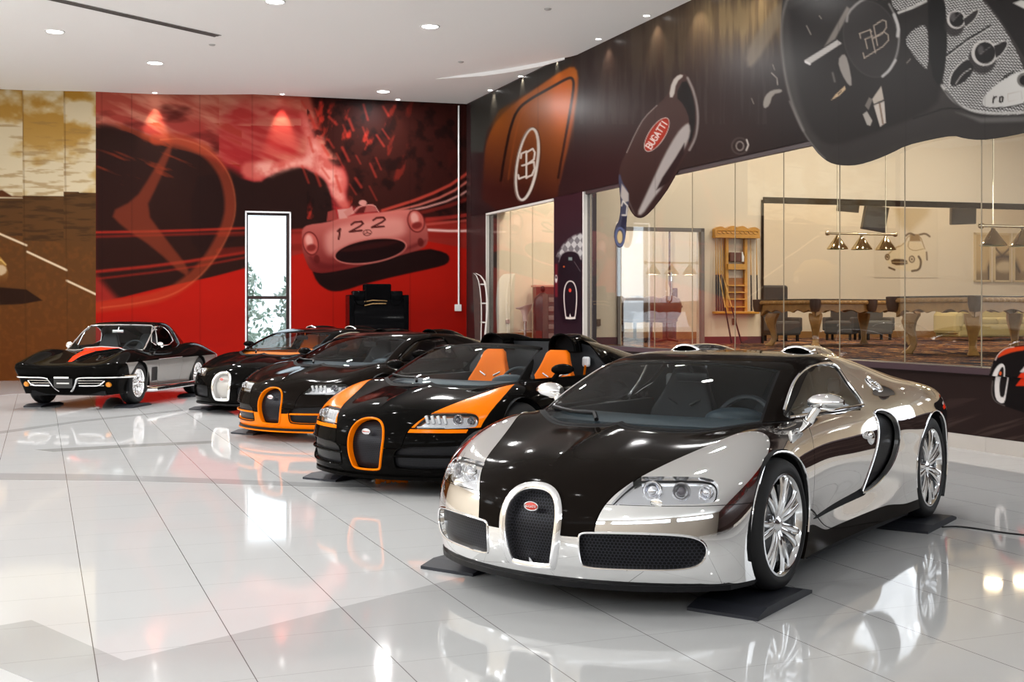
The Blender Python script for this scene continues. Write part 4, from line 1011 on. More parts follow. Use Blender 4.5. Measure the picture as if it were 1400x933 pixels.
# pool tables
m_oak = mat('carved_blond_wood', rgb(156, 116, 62), .4, noise=.35, nscale=14); m_pocket = mat('dark_leather_pocket', rgb(62, 40, 26), .5); m_cloth = mat('dark_green_cloth', rgb(34, 44, 36), .8)
def cabriole(h):
    r = []
    for z, ox, w in ((1.0, 0, .125), (.92, .015, .13), (.8, .035, .12), (.62, .03, .09), (.42, .0, .065), (.24, -.012, .055), (.12, .012, .062), (.055, .045, .085), (.02, .055, .09), (0, .05, .075)):
        r.append([(ox + w * math.cos(a) * (1 + .1 * math.cos(4 * a)), ox + w * math.sin(a) * (1 + .1 * math.cos(4 * a)), z * h) for a in np.linspace(0, 2 * math.pi, 14, endpoint=False)])
    return r
PT = []
def pool_table(near, ang, label):
    Lx, Wy = 2.75, 1.52; h = .60
    t = empty('pool_table', (near[0], near[1], AF), ang, label, 'pool table', 'carved pool tables')
    if PT:
        for q in PT: c = q.copy(); c.parent = t; COL.objects.link(c)
        return t
    x0, y0 = -.22, -.22; x1, y1 = x0 + Lx, y0 + Wy
    add = lambda mb, n, m: PT.append(mb.build(n, m, t))
    for (x, y, sx, sy) in ((0, 0, -1, -1), (Lx - .44, 0, 1, -1), (0, Wy - .44, -1, 1), (Lx - .44, Wy - .44, 1, 1)):
        mb = MB(); mb.loft([[(sx * a + x, sy * b + y, z) for a, b, z in r] for r in cabriole(h)]); add(mb, 'leg', m_oak)
    mb = MB()
    def apron(p, q, n, s, seed):
        K = 40; top = [(i / K, .22) for i in range(K + 1)]; bot = [(i / K, -.015 + .05 * abs(math.sin(i / K * math.pi * 5)) - .03 * math.exp(-((i / K - .5) / .08) ** 2) + .07 * (1 - math.exp(-(min(i, K - i) / K / .08) ** 2))) for i in range(K, -1, -1)]
        P = [(p[0] + (q[0] - p[0]) * a, p[1] + (q[1] - p[1]) * a, h + b - .04) for a, b in top + bot]; nn = np.array(n) * .05
        V = P + [tuple(np.array(v) + (nn[0], nn[1], 0)) for v in P]; m_ = len(P)
        F_ = [(i, i + 1, m_ + i + 1, m_ + i) for i in range(m_ - 1)] + [(i, i + 1, 2 * K + 1 - i - 1, 2 * K + 1 - i) for i in range(K)] + [(m_ + i, m_ + i + 1, m_ + 2 * K - i, m_ + 2 * K + 1 - i) for i in range(K)]
        mb.add(V, F_)
    apron((x0 + .06, y0 + .05), (x1 - .06, y0 + .05), (0, 1), 1, 1); apron((x0 + .06, y1 - .05), (x1 - .06, y1 - .05), (0, -1), 1, 2); apron((x0 + .05, y0 + .06), (x0 + .05, y1 - .06), (1, 0), 1, 3); apron((x1 - .05, y0 + .06), (x1 - .05, y1 - .06), (-1, 0), 1, 4)
    add(mb, 'apron', m_oak)
    mb = MB()
    for (c, d) in (((Lx / 2 + x0, y0 + .06), (Lx, .14)), ((Lx / 2 + x0, y1 - .06), (Lx, .14)), ((x0 + .06, Wy / 2 + y0), (.14, Wy)), ((x1 - .06, Wy / 2 + y0), (.14, Wy))): mb.box((c[0], c[1], h + .195), (d[0], d[1], .07), bev=.02)
    for k in range(22): mb.ellipsoid((x0 + .1 + k * (Lx - .2) / 21, y0 + .0, h + .19), (.05, .02, .03), 8, 6)
    for k in range(11): mb.ellipsoid((x0 + .0, y0 + .1 + k * (Wy - .2) / 10, h + .19), (.02, .05, .03), 8, 6)
    add(mb, 'rail', m_oak)
    mb = MB(); mb.box((Lx / 2 + x0, Wy / 2 + y0, h + .21), (Lx - .24, Wy - .24, .05)); add(mb, 'playing_bed', m_cloth)
    mb = MB(); mb.box((Lx / 2 + x0, y0 + .07, h + .24), (Lx - .1, .12, .03), bev=.01); mb.box((Lx / 2 + x0, y1 - .07, h + .24), (Lx - .1, .12, .03), bev=.01); mb.box((x0 + .07, Wy / 2 + y0, h + .24), (.12, Wy - .1, .03), bev=.01); mb.box((x1 - .07, Wy / 2 + y0, h + .24), (.12, Wy - .1, .03), bev=.01); add(mb, 'cushion', mat('dark_cushion', rgb(44, 34, 26), .5))
    for (x, y) in ((x0 + .02, y0 + .02), (x1 - .02, y0 + .02), (x0 + .02, y1 - .02), (x1 - .02, y1 - .02), (Lx / 2 + x0, y0 - .0), (Lx / 2 + x0, y1)):
        mb = MB(); mb.lathe([(.0, .02), (.07, .03), (.095, .12), (.1, .25), (.075, .255), (.06, .2), (0, .18)], 14, loc=(x, y, h)); add(mb, 'pocket', m_pocket)
    return t
def onfloor(px, Y): return ((px - 700) / FPX * Y, Y)
TA = math.atan2(.5, .87)
pool_table(onfloor(1115, 21.2), TA, 'carved pale wood pool table, farther one, below the left lamp bar')
pool_table(onfloor(1330, 16.95), TA, 'carved pale wood pool table, nearer one at the right')
# brass lamp bars
m_brass = mat('polished_brass', rgb(206, 190, 156), .14, 1.0); m_brass2 = mat('brass_shade', rgb(200, 182, 146), .10, 1.0); LB = []
def lamp_bar(px, y, Y, label):
    p = np.array([(px - 700) / FPX * Y, Y, CH - (y - HY) * Y / FPX]); t = empty('billiard_lamp', tuple(p), FP.a + math.pi, label, 'hanging lamp', 'billiard lamps')
    if LB:
        for q, ch in LB:
            c = q.copy(); c.parent = t; COL.objects.link(c)
            for k in ch: d = k.copy(); d.parent = c; COL.objects.link(d)
    else:
        mb = MB(); mb.tube([(-.68, 0, 0), (.68, 0, 0)], .022, 10)
        for s in (-1, 1): mb.ellipsoid((s * .70, 0, 0), (.05, .045, .045), 12, 8)
        LB.append((mb.build('bar', m_brass, t), []))
        for s in (-1, 1):
            mb = MB(); mb.tube([(s * .5, 0, 0), (s * .5, 0, 5.99 - p[2])], .008, 6); LB.append((mb.build('hanging_rod', m_brass, t), []))
        for k in (-1, 0, 1):
            mb = MB(); mb.lathe([(.03, -.03), (.035, -.06), (.05, -.075), (.19, -.27), (.195, -.29), (.185, -.285), (.045, -.085), (.02, -.07)], 28, loc=(k * .5, 0, 0)); sh = mb.build('lamp_shade', m_brass2, t)
            mb = MB(); mb.ellipsoid((k * .5, 0, -.2), (.045, .045, .06), 12, 8); b = mb.build('bulb', mat('frosted_bulb', (1, .95, .85), .5, emit=(1, .8, .5), estr=6), sh); LB.append((sh, [b]))
    for k in (-1, 0, 1):
        q = p[:2] - k * .5 * FP.d; area('billiard_lamp_light', (q[0], q[1], p[2] - .30), (0, 0, -1), .25, .25, 9, (1, .8, .5), 'DISK')
lamp_bar(1178, 320, 22.2, 'brass bar lamp with three cone shades over the farther pool table')
lamp_bar(1398, 310, 17.6, 'brass bar lamp with cone shades over the nearer pool table at the right edge')
# cue rack
def rack():
    tl_, tr_ = FP.t_px(973), FP.t_px(1034); w = tl_ - tr_; zt = FP.z_px(1004, 313); zb = FP.z_px(1004, 429); tm_ = (tl_ + tr_) / 2
    t = empty('cue_rack', tuple(FP.pt(tm_, .02, zb)), FP.a + math.pi, 'tall yellow oak cue rack with carved crown hung on the cream wall', 'cue rack')
    h = zt - zb; m = mat('honey_oak', rgb(196, 140, 46), .4, noise=.25, nscale=18); f = lambda px: (FP.t_px(px) - tm_) * -1
    mb = MB(); K = 30; P = [(-w / 2 + w * i / K, h - .02 + .05 * abs(math.sin(i / K * math.pi * 4)) + .03 * math.exp(-((i / K - .5) / .15) ** 2)) for i in range(K + 1)]
    mb.prism([(-w / 2, h - .16), *P, (w / 2, h - .16)], -.14, 0, (0, 2, 1)); mb.box((0, -.07, h - .17), (w, .15, .04))
    for k in range(9): mb.tube([(-w / 2 + .1 + k * (w - .2) / 8 + .05 * math.cos(a), -.145, h - .075 + .03 * math.sin(a)) for a in np.linspace(0, 5, 9)], .008, 5)
    mb.build('crown', m, t)
    mb = MB(); mb.box((0, -.06, .02), (w, .13, .05), bev=.01); mb.build('base_shelf', m, t)
    xs_ = [-w / 2 + w * a for a in (.30, .72)]
    for x in xs_: mb = MB(); mb.box((x, -.04, h / 2), (.055, .08, h - .1)); mb.build('upright', m, t)
    mb = MB(); mb.box((sum(xs_) / 2, -.06, h * .55), (xs_[1] - xs_[0], .12, .11)); mb.build('ball_tray', m, t)
    for z in (.08, .17, .25, .33): mb = MB(); mb.box((sum(xs_) / 2, -.05, h * z), (xs_[1] - xs_[0], .1, .025)); mb.build('shelf', m, t)
    mb = MB(); mb.box((sum(xs_) / 2, -.01, h * .22), (xs_[1] - xs_[0], .02, h * .4)); mb.build('back_board', mat('shade_oak', rgb(150, 96, 34), .5), t)
    o = MB(); o.box((sum(xs_) / 2 - .04, -.07, h * .605 + .1), (.24, .09, .18), bev=.01); ob = o.build('wooden_box', mat('brown_box', rgb(96, 50, 26), .4)); FPp = FP.pt(tm_, .02, zb); ob.location = tuple(FPp); ob.rotation_euler = (0, 0, FP.a + math.pi); tag(ob, 'small brown wooden box on the tray of the cue rack', 'box')
    o = MB(); o.lathe([(0, 0), (.03, 0), (.035, .1), (.018, .14), (.012, .19), (0, .19)], 14, loc=(xs_[1] - .07, -.06, h * .61)); ob = o.build('chalk_bottle', M['badge_white']); ob.location = tuple(FPp); ob.rotation_euler = (0, 0, FP.a + math.pi); tag(ob, 'small white bottle on the tray of the cue rack', 'bottle')
    cue_b = mat('cue_butt', (0.01, .01, .012), .3); cue_w = mat('cue_shaft', rgb(206, 160, 90), .35); CU = []
    def cue(a, b, label, group):
        a = np.array(a); b = np.array(b); c = empty('pool_cue', (0, 0, 0), 0, label, 'cue', group); c.location = tuple(FPp); c.rotation_euler = (0, 0, FP.a + math.pi)
        mid = a + (b - a) * .5
        mb = MB(); mb.tube([a, mid], [.018, .014], 8); mb.build('butt', cue_b, c); mb = MB(); mb.tube([mid, b], [.0135, .007], 8); mb.build('shaft', cue_w, c)
    for k, x in enumerate((-.40, -.355, -.31, -.265)): cue((x * w / .9, -.09, .05), (x * w / .9, -.05, h - .2), 'upright cue in the left bank of the cue rack', 'cues in the left bank')
    for x, lb in ((.30, 'upright cue beside the right upright of the cue rack'), (.42, 'outermost right upright cue in the cue rack')): cue((x * w / .9, -.09, .05), (x * w / .9, -.05, h - .2), lb, 'cues in the right bank')
    zf = AF - zb
    cue((f(983), -.55, zf + .02), (f(977.5), -.16, h * .48), 'left of two cues leaning against the cue rack', 'leaning cues'); cue((f(995), -.6, zf + .02), (f(981), -.16, h * .5), 'right of two cues leaning against the cue rack', 'leaning cues')
rack()
for px, y, fr, lb in ((1003.5, 440, FP, 'small wall socket below the cue rack'), (818, 441, FP, 'small brown wall socket left of the glass door')):
    mb = MB(); mb.box((0, .012, 0), (.09, .024, .13), bev=.006); mb.box((0, .026, 0), (.05, .006, .08)); p = fr.pt(fr.t_px(px), 0, fr.z_px(px, y)); o = mb.build('wall_socket', mat('bronze_socket', rgb(110, 84, 60), .4), None, tuple(p), fr.a); tag(o, lb, 'socket', 'wall sockets')

# things deeper in the games room
def hung(name, px0, px1, y0, y1, Y, depth, tilt, rollz, label, cat, m, m2, group=None):
    w = (px1 - px0) / FPX * Y; h = (y1 - y0) / FPX * Y; px = (px0 + px1) / 2; y = (y0 + y1) / 2
    t = empty(name, ((px - 700) / FPX * Y, Y, CH - (y - HY) * Y / FPX), 0, label, cat, group); t.rotation_euler = (tilt, rollz, 0.25)
    mb = MB(); mb.box((0, 0, 0), (w, depth, h), bev=.01); mb.build('housing', m, t); mb = MB(); mb.box((0, -depth / 2 - .003, 0), (w - .06, .006, h - .06)); mb.build('screen', m2, t)
    mb = MB(); mb.tube([(0, depth / 2, 0), (0, .25, .3), (0, .25, 6.0 - t.location.z)], .025, 8); mb.build('bracket', m, t)
m_tv = mat('dark_tv', rgb(70, 58, 44), .4); m_scr = mat('dark_screen', rgb(58, 48, 36), .25)
hung('television', 1144, 1176, 268, 290, 26.3, .08, .15, .06, 'dark screen hung from the ceiling above the left lamp bar', 'television', m_tv, m_scr, 'hanging screens')
hung('television', 1178, 1214, 281, 316, 26.3, .08, .1, .14, 'tilted dark screen hanging between the lamp bar and the car drawing', 'television', m_tv, m_scr, 'hanging screens')
hung('television', 1297, 1336, 284, 307, 26.6, .08, .1, -.05, 'dark screen hanging above the three framed pictures', 'television', m_tv, m_scr, 'hanging screens')
# car drawing on the back wall
def paint_draw(px, py):
    C = lambda L: crop(L, 1100, 240, 3.333); p = Paint(px, py, (222, 208, 184)); a = (92, 70, 48); b = (150, 122, 84)
    p.poly(C([(350, 0), (620, 0), (560, 180), (480, 260), (440, 230), (400, 130)]), (176, 148, 100), 6, .5)
    p.poly(C([(372, 360), (420, 320), (470, 300), (520, 300), (548, 335), (556, 360), (540, 400), (520, 432), (480, 440), (400, 420), (372, 390)]), (226, 206, 168), 2, .8, smooth=1)
    p.line(C([(372, 370), (410, 330), (450, 318), (475, 270), (525, 270), (548, 335)]), 1.0, b, .7, smooth=1); p.poly(C([(482, 268), (520, 268), (530, 300), (478, 300)]), b, 1)
    for L_ in ([(460, 275), (480, 262), (500, 272)], [(525, 270), (550, 264), (570, 278)]): p.line(C(L_), 2.2, a, .8, smooth=1)
    p.poly(C([(392, 380), (465, 382), (472, 408), (400, 410)]), a, .8, smooth=1); p.line(C([(400, 395), (466, 396)]), .8, (200, 176, 130), .5)
    for e, r in (((377, 372), (2.6, 3.6)), ((489, 382), (3.4, 4.2))): q = C([e])[0]; p.ell(q[0], q[1], r[0], r[1], 0, a, .7, 1, 1.4); p.ell(q[0], q[1], 1.2, 1.6, 0, a, .7)
    p.line(C([(520, 370), (532, 390), (525, 430), (490, 436)]), 2.6, a, .8, smooth=2); p.line(C([(385, 420), (410, 430)]), 2.2, a, .8); p.line(C([(556, 350), (558, 385)]), 1.6, a, .8); p.line(C([(475, 300), (470, 330), (500, 345), (540, 335)]), .8, b, .6, smooth=1)
    return p.c
ts = np.linspace(FQ.t_px(1282), FQ.t_px(1195), 100); zz = np.linspace(FQ.z_px(1240, 380), FQ.z_px(1240, 285), 100)
L, F = grid(FQ, ts, zz, .01); px, py = to_px(FQ.world(L)); o = print_mesh('wall_drawing', FQ, L, F, paint_draw(px, py), m_print, 'sepia drawing of a vintage car with raised doors on the far cream wall')
o['category'] = 'wall drawing'; del o['group']
# framed pictures
def paint_frame(px, py):
    p = Paint(px, py, (196, 168, 122)); p.ell(1372, 372, 22, 26, 0, (104, 82, 58), 5, .9); p.ell(1374, 366, 13, 9, 0, (206, 186, 150), 3, .9); p.line([(1360, 338), (1370, 350), (1384, 336)], 2, (84, 66, 48), 1); p.poly([(1330, 372), (1420, 372), (1420, 390), (1330, 390)], (120, 96, 66), 5, .8); p.line([(1352, 382), (1352, 360), (1366, 350), (1384, 352), (1394, 372)], 2.5, (70, 54, 40), 1.2, smooth=1); return p.c
m_pf = mat('pale_picture_frame', rgb(206, 184, 142), .4)
for (a, b, lb) in ((1331, 1354, 'left of three framed sepia pictures behind the nearer lamp bar'), (1357.5, 1381, 'middle of three framed sepia pictures behind the nearer lamp bar'), (1384.5, 1408, 'right of three framed sepia pictures, cut by the picture edge')):
    t1, t0 = FQ.t_px(a), FQ.t_px(b); zb_, zt_ = FQ.z_px(1370, 386), FQ.z_px(1370, 319); t = empty('picture', tuple(FQ.pt((t0 + t1) / 2, .02, zb_)), FQ.a, lb, 'picture', 'framed pictures')
    w = (t1 - t0) / 2; frame_mb(-w, w, 0, zt_ - zb_, .05, .04, 0).build('picture_frame', m_pf, t)
    L, F = grid(FQ, np.linspace(t0 + .04, t1 - .04, 26), np.linspace(zb_ + .04, zt_ - .04, 70), .03); px, py = to_px(FQ.world(L))
    o = fast_mesh('print', L, F, m_print); at_ = o.data.color_attributes.new('print', 'FLOAT_COLOR', 'POINT'); c = np.ones((len(L), 4), np.float32); c[:, :3] = s2l(paint_frame(px, py)); at_.data.foreach_set('color', c.ravel())
    o.parent = t; L2 = np.array(L); L2[:, 0] -= (t0 + t1) / 2; L2[:, 1] -= .02; L2[:, 2] -= zb_; o.data.vertices.foreach_set('co', L2.astype(np.float32).ravel())
# sofa
m_sofa = mat('olive_cream_fabric', rgb(178, 158, 104), .8, noise=.1, nscale=30)
p = onfloor(1372, 26.6); t = empty('sofa', (p[0], p[1], AF), FP.a + math.pi, 'long cream fabric sofa against the far wall of the games room', 'sofa')
mb = MB(); mb.box((0, 0, .22), (2.9, .85, .28), bev=.05); mb.build('base', m_sofa, t)
mb = MB(); mb.box((0, .34, .5), (2.9, .24, .5), bev=.08); mb.build('backrest', m_sofa, t)
for s in (-1, 1): mb = MB(); mb.box((s * 1.4, 0, .38), (.24, .85, .48), bev=.08); mb.build('armrest', m_sofa, t)
for k in (-1, 0, 1): mb = MB(); mb.box((k * .86, -.06, .42), (.84, .68, .16), bev=.05); mb.build('seat_cushion', m_sofa, t)
# grey armchairs under and beside the farther table
AC = []
for px, Y, rz, lb in ((1068, 25.6, .3, 'dark grey high-backed armchair left behind the farther pool table'), (1150, 26.6, -.5, 'dark grey low armchair seen under the farther pool table, left one'), (1196, 26.9, .1, 'grey low armchair seen under the farther pool table, right one')):
    p = onfloor(px, Y); t = empty('armchair', (p[0], p[1], AF), rz, lb, 'armchair', 'armchairs')
    hb = .9 if px < 1100 else .45
    mq = mat('grey_upholstery', rgb(62, 60, 58) if px < 1170 else rgb(96, 92, 86), .7)
    mb = MB(); mb.box((0, 0, .28), (.62, .62, .3), bev=.05); mb.build('seat', mq, t)
    mb = MB(); mb.box((0, .28, .3 + hb / 2), (.6, .14, hb), bev=.05); mb.build('backrest', mq, t)
    for s in (-1, 1): mb = MB(); mb.box((s * .3, 0, .36), (.1, .58, .3), bev=.03); mb.build('armrest', mq, t)
    for sx in (-1, 1):
        for sy in (-1, 1): mb = MB(); mb.box((sx * .25, sy * .24, .065), (.05, .05, .13)); mb.build('leg', m_head, t)
# chairs and table behind the glass door
m_shell = mat('grey_shell', rgb(132, 118, 112), .45); m_tab = mat('dark_red_wood', rgb(84, 46, 34), .35); CHR = []
def shell_chair(px, Y, rz, label):
    p = onfloor(px, Y); t = empty('swivel_chair', (p[0], p[1], AF), rz, label, 'chair', 'shell chairs')
    if CHR:
        for q in CHR: c = q.copy(); c.parent = t; COL.objects.link(c)
        return
    mb = MB(); R_ = []
    for z, d, w in ((.42, 0, .2), (.46, .0, .24), (.6, .16, .27), (.78, .2, .27), (.9, .18, .22), (.95, .15, .1)): R_.append([(w * math.sin(a), d - .3 * (1 - abs(math.sin(a)) ** 2) * 0 + .06 - .28 * (1 - math.cos(a)) * .5, z) for a in np.linspace(-1.5, 1.5, 13)] + [(w * .9 * math.sin(a), d + .02 - .28 * (1 - math.cos(a)) * .5, z) for a in np.linspace(1.5, -1.5, 13)])
    mb.loft(R_); CHR.append(mb.build('backrest', m_shell, t))
    mb = MB(); mb.ellipsoid((0, -.06, .45), (.25, .25, .05), 20, 8); CHR.append(mb.build('seat', m_shell, t))
    mb = MB(); mb.tube([(0, 0, .06), (0, 0, .43)], .035, 10); CHR.append(mb.build('post', m_tab, t))
    mb = MB()
    for k in range(4): a = k * math.pi / 2 + .4; mb.tube([(0, 0, .07), (.3 * math.cos(a), .3 * math.sin(a), .03)], [.03, .02], 8)
    CHR.append(mb.build('star_base', m_tab, t))
shell_chair(848, 25.4, 2.8, 'grey shell swivel chair at the far left behind the glass door'); shell_chair(868, 24.4, 3.3, 'second grey shell swivel chair from the left behind the glass door'); shell_chair(890, 25.2, 3.0, 'third grey shell swivel chair, behind the reflected bright window'); shell_chair(912, 24.5, 3.4, 'rightmost grey shell swivel chair at the table behind the glass door')
p = onfloor(880, 26.2); t = empty('table', (p[0], p[1], AF), FP.a, 'dark wooden table among the shell chairs behind the glass door', 'table'); mb = MB(); mb.box((0, 0, .74), (1.5, .8, .05), bev=.01); mb.build('tabletop', m_tab, t)
for s in (-1, 1): mb = MB(); mb.box((s * .6, 0, .36), (.08, .6, .72)); mb.build('leg', m_tab, t)
mb = MB(); mb.box((.42, -.1, .08 + .765 - .08 + .06), (.34, .2, .12), bev=.01); o = mb.build('box', m_tab, None, (p[0], p[1], AF), FP.a); tag(o, 'small dark box on the table behind the glass door', 'box')
hung('television', 916, 926, 394, 416, 27.4, .08, .0, .0, 'small dark wall screen seen through the right leaf of the glass door', 'television', m_tab, m_tv)

# bay behind the first window: counter, stool, jacket, drawers
p0 = onfloor(739, 26.55); m_bar = mat('dark_red_counter', rgb(96, 38, 34), .4)
t = empty('bar_counter', tuple(FQ.pt(FQ.t_px(743), .32, AF)), FQ.a + math.pi, 'dark red counter seen through the first window', 'counter'); mb = MB(); mb.box((0, 0, .6), (.62, .3, 1.18)); mb.build('body', m_bar, t); mb = MB(); mb.box((0, .02, 1.2), (.66, .36, .05), bev=.01); mb.build('worktop', mat('pinkish_top', rgb(206, 150, 130), .4), t)
p = onfloor(718, 26.3); t = empty('bar_stool', (p[0] - .0, p[1] + .12, AF), 0, 'white moulded bar stool on a slender stem in the first window', 'stool')
mb = MB(); R_ = [[(w * math.cos(a) + ox, w * math.sin(a), z + tl_ * math.cos(a) * w) for a in np.linspace(0, 2 * math.pi, 20, endpoint=False)] for z, w, ox, tl_ in ((.42, .05, 0, 0), (.55, .06, 0, 0), (.68, .11, .0, .1), (.74, .2, .0, .25), (.77, .21, 0, .28), (.75, .18, 0, .25))]
mb.loft(R_); mb.build('seat', mat('white_plastic', rgb(236, 216, 208), .3), t); mb = MB(); mb.lathe([(0, 0), (.2, 0), (.2, .02), (.03, .04), (.03, .42)], 20); mb.build('stem', M['silver'], t); mb = MB(); mb.tube([(.14 * math.cos(a), .14 * math.sin(a), .22) for a in np.linspace(0, 2 * math.pi, 20, endpoint=False)], .012, 6, closed=True); mb.build('foot_ring', M['silver'], t)
p = onfloor(742, 26.0); t = empty('jacket_stand', (p[0], p[1], AF), 0, 'glossy black jacket hanging on a stand beside the white bar stool', 'coat stand')
mb = MB(); mb.loft([[(w * math.cos(a), .6 * w * math.sin(a) * (1 + .15 * math.cos(5 * a)), z) for a in np.linspace(0, 2 * math.pi, 22, endpoint=False)] for z, w in ((.22, .19), (.5, .2), (.75, .21), (.92, .19), (1.0, .1), (1.04, .05))]); mb.build('jacket', mat('black_satin', (.008, .008, .009), .3), t)
mb = MB(); mb.lathe([(0, 0), (.2, 0), (.2, .02), (.02, .04), (.02, 1.1), (0, 1.1)], 14); mb.ellipsoid((0, 0, 1.12), (.06, .06, .07), 12, 8); mb.build('stand', M['plastic'], t)
p = onfloor(756, 25.5); t = empty('drawer_unit', (p[0], p[1], AF), FP.a, 'grey stacked drawer unit beside the pillar in the first window', 'drawers'); mb = MB(); mb.box((0, 0, .5), (.34, .4, 1.0)); mb.build('body', mat('grey_cabinet', rgb(70, 66, 66), .4), t)
for k in range(5): mb = MB(); mb.box((0, .205, .12 + k * .19), (.31, .02, .1), bev=.005); mb.build('drawer', mat('light_grey_drawer', rgb(128, 120, 116), .4), t)
mb = MB(); mb.box((0, .012, 0), (.09, .024, .09), bev=.006); pS = FQ.pt(FQ.t_px(694), 0, FQ.z_px(694, 440)); tag(mb.build('wall_socket', mat('rose_socket', rgb(150, 96, 84), .4), None, tuple(pS), FQ.a), 'small square wall socket seen through the first window', 'socket', 'wall sockets')
# ------------------------------------------------------------------ smooth car bodies from implicit surfaces, cut into panels
def ncs(x, Y, xi):
    """natural cubic spline along axis 0"""
    x = np.asarray(x, float); Y = np.asarray(Y, float); n = len(x); h = np.diff(x)
    A = np.zeros((n, n)); B = np.zeros_like(Y); A[0, 0] = A[-1, -1] = 1
    for i in range(1, n - 1):
        A[i, i - 1] = h[i - 1]; A[i, i] = 2 * (h[i - 1] + h[i]); A[i, i + 1] = h[i]
        B[i] = 6 * ((Y[i + 1] - Y[i]) / h[i] - (Y[i] - Y[i - 1]) / h[i - 1])
    S = np.linalg.solve(A, B)
    k = np.clip(np.searchsorted(x, xi) - 1, 0, n - 2); sh = (-1,) + (1,) * (Y.ndim - 1)
    hk = h[k].reshape(sh); a = ((x[k + 1] - xi).reshape(sh)) / hk; b = ((xi - x[k]).reshape(sh)) / hk
    return a * Y[k] + b * Y[k + 1] + ((a ** 3 - a) * S[k] + (b ** 3 - b) * S[k + 1]) * hk ** 2 / 6
def crw(f):
    f2 = f * f; f3 = f2 * f
    return (-.5 * f3 + f2 - .5 * f, 1.5 * f3 - 2.5 * f2 + 1, -1.5 * f3 + 2 * f2 + .5 * f, .5 * f3 - .5 * f2)
class Tab1:
    def __init__(s, x, y, n=400):
        o = np.argsort(x); s.x0, s.x1 = x[o[0]], x[o[-1]]; s.n = n
        s.T = ncs(np.array(x, float)[o], np.array(y, float)[o], np.linspace(s.x0, s.x1, n))
    def __call__(s, x):
        u = np.clip((x - s.x0) / (s.x1 - s.x0), 0, 1) * (s.n - 1); i = np.clip(np.floor(u).astype(int), 1, s.n - 3); w = crw(u - i)
        return sum(w[k] * s.T[i - 1 + k] for k in range(4))
class Tab2:
    def __init__(s, x, y, Z, n=260, m=70):
        x = np.array(x, float); Z = np.array(Z, float); o = np.argsort(x); x = x[o]; Z = Z[o]
        s.b = (x[0], x[-1], y[0], y[-1]); s.n, s.m = n, m
        D = ncs(x, Z, np.linspace(x[0], x[-1], n)); s.T = ncs(np.array(y, float), D.T, np.linspace(y[0], y[-1], m)).T
    def __call__(s, x, y):
        u = np.clip((x - s.b[0]) / (s.b[1] - s.b[0]), 0, 1) * (s.n - 1); v = np.clip((y - s.b[2]) / (s.b[3] - s.b[2]), 0, 1) * (s.m - 1)
        i = np.clip(np.floor(u).astype(int), 1, s.n - 3); j = np.clip(np.floor(v).astype(int), 1, s.m - 3); wu = crw(u - i); wv = crw(v - j)
        return sum(wu[a] * wv[b] * s.T[i - 1 + a, j - 1 + b] for a in range(4) for b in range(4))
def lse(k, *fs):
    m = np.maximum.reduce(fs); return m + k * np.log(sum(np.exp((f - m) / k) for f in fs))
def smin(k, a, b): return -lse(k, -a, -b)
def sstep(a, b, x): t = np.clip((x - a) / (b - a), 0, 1); return t * t * (3 - 2 * t)

def surface_nets(F, lo, hi, h):
    nx = [int(math.ceil((hi[i] - lo[i]) / h)) + 1 for i in range(3)]
    ax = [lo[i] + np.arange(nx[i]) * h for i in range(3)]
    X, Y, Z = np.meshgrid(*ax, indexing='ij'); V = F(X.ravel(), Y.ravel(), Z.ravel()).reshape(X.shape)
    S = V < 0
    c = sum(S[a:nx[0] - 1 + a, b:nx[1] - 1 + b, d:nx[2] - 1 + d].astype(int) for a in (0, 1) for b in (0, 1) for d in (0, 1))
    act = (c > 0) & (c < 8); idx = -np.ones(act.shape, int); ijk = np.argwhere(act); idx[act] = np.arange(len(ijk))
    P = np.zeros((len(ijk), 3)); W = np.zeros(len(ijk))
    cor = [(a, b, d) for a in (0, 1) for b in (0, 1) for d in (0, 1)]
    for (p, q) in [(p, q) for p in cor for q in cor if p < q and sum(abs(a - b) for a, b in zip(p, q)) == 1]:
        vp = V[ijk[:, 0] + p[0], ijk[:, 1] + p[1], ijk[:, 2] + p[2]]; vq = V[ijk[:, 0] + q[0], ijk[:, 1] + q[1], ijk[:, 2] + q[2]]
        m = (vp < 0) != (vq < 0); t = np.where(m, vp / np.where(m, vp - vq, 1), 0)[:, None]
        pt = np.array(p) + t * (np.array(q) - np.array(p)); P[m] += pt[m]; W[m] += 1
    P = (ijk + P / W[:, None]) * h + np.array(lo)
    Q = []
    for a in range(3):
        b, d = (a + 1) % 3, (a + 2) % 3
        sl0 = [slice(None)] * 3; sl1 = [slice(None)] * 3; sl0[a] = slice(0, -1); sl1[a] = slice(1, None)
        ch = S[tuple(sl0)] != S[tuple(sl1)]; e = np.argwhere(ch)
        e = e[(e[:, b] > 0) & (e[:, d] > 0) & (e[:, b] < nx[b] - 1) & (e[:, d] < nx[d] - 1)]
        def cell(db, dd): q = e.copy(); q[:, b] -= db; q[:, d] -= dd; return idx[q[:, 0], q[:, 1], q[:, 2]]
        f = np.stack([cell(1, 1), cell(0, 1), cell(0, 0), cell(1, 0)], 1)
        ins = S[e[:, 0], e[:, 1], e[:, 2]]; f[~ins] = f[~ins][:, ::-1]; Q.append(f[(f >= 0).all(1)])
    Q = np.concatenate(Q); return P, np.concatenate([Q[:, [0, 1, 2]], Q[:, [0, 2, 3]]])
def grad(F, P, e=2e-3):
    x, y, z = P.T; return np.stack([F(x + e, y, z) - F(x - e, y, z), F(x, y + e, z) - F(x, y - e, z), F(x, y, z + e) - F(x, y, z - e)], 1) / (2 * e)
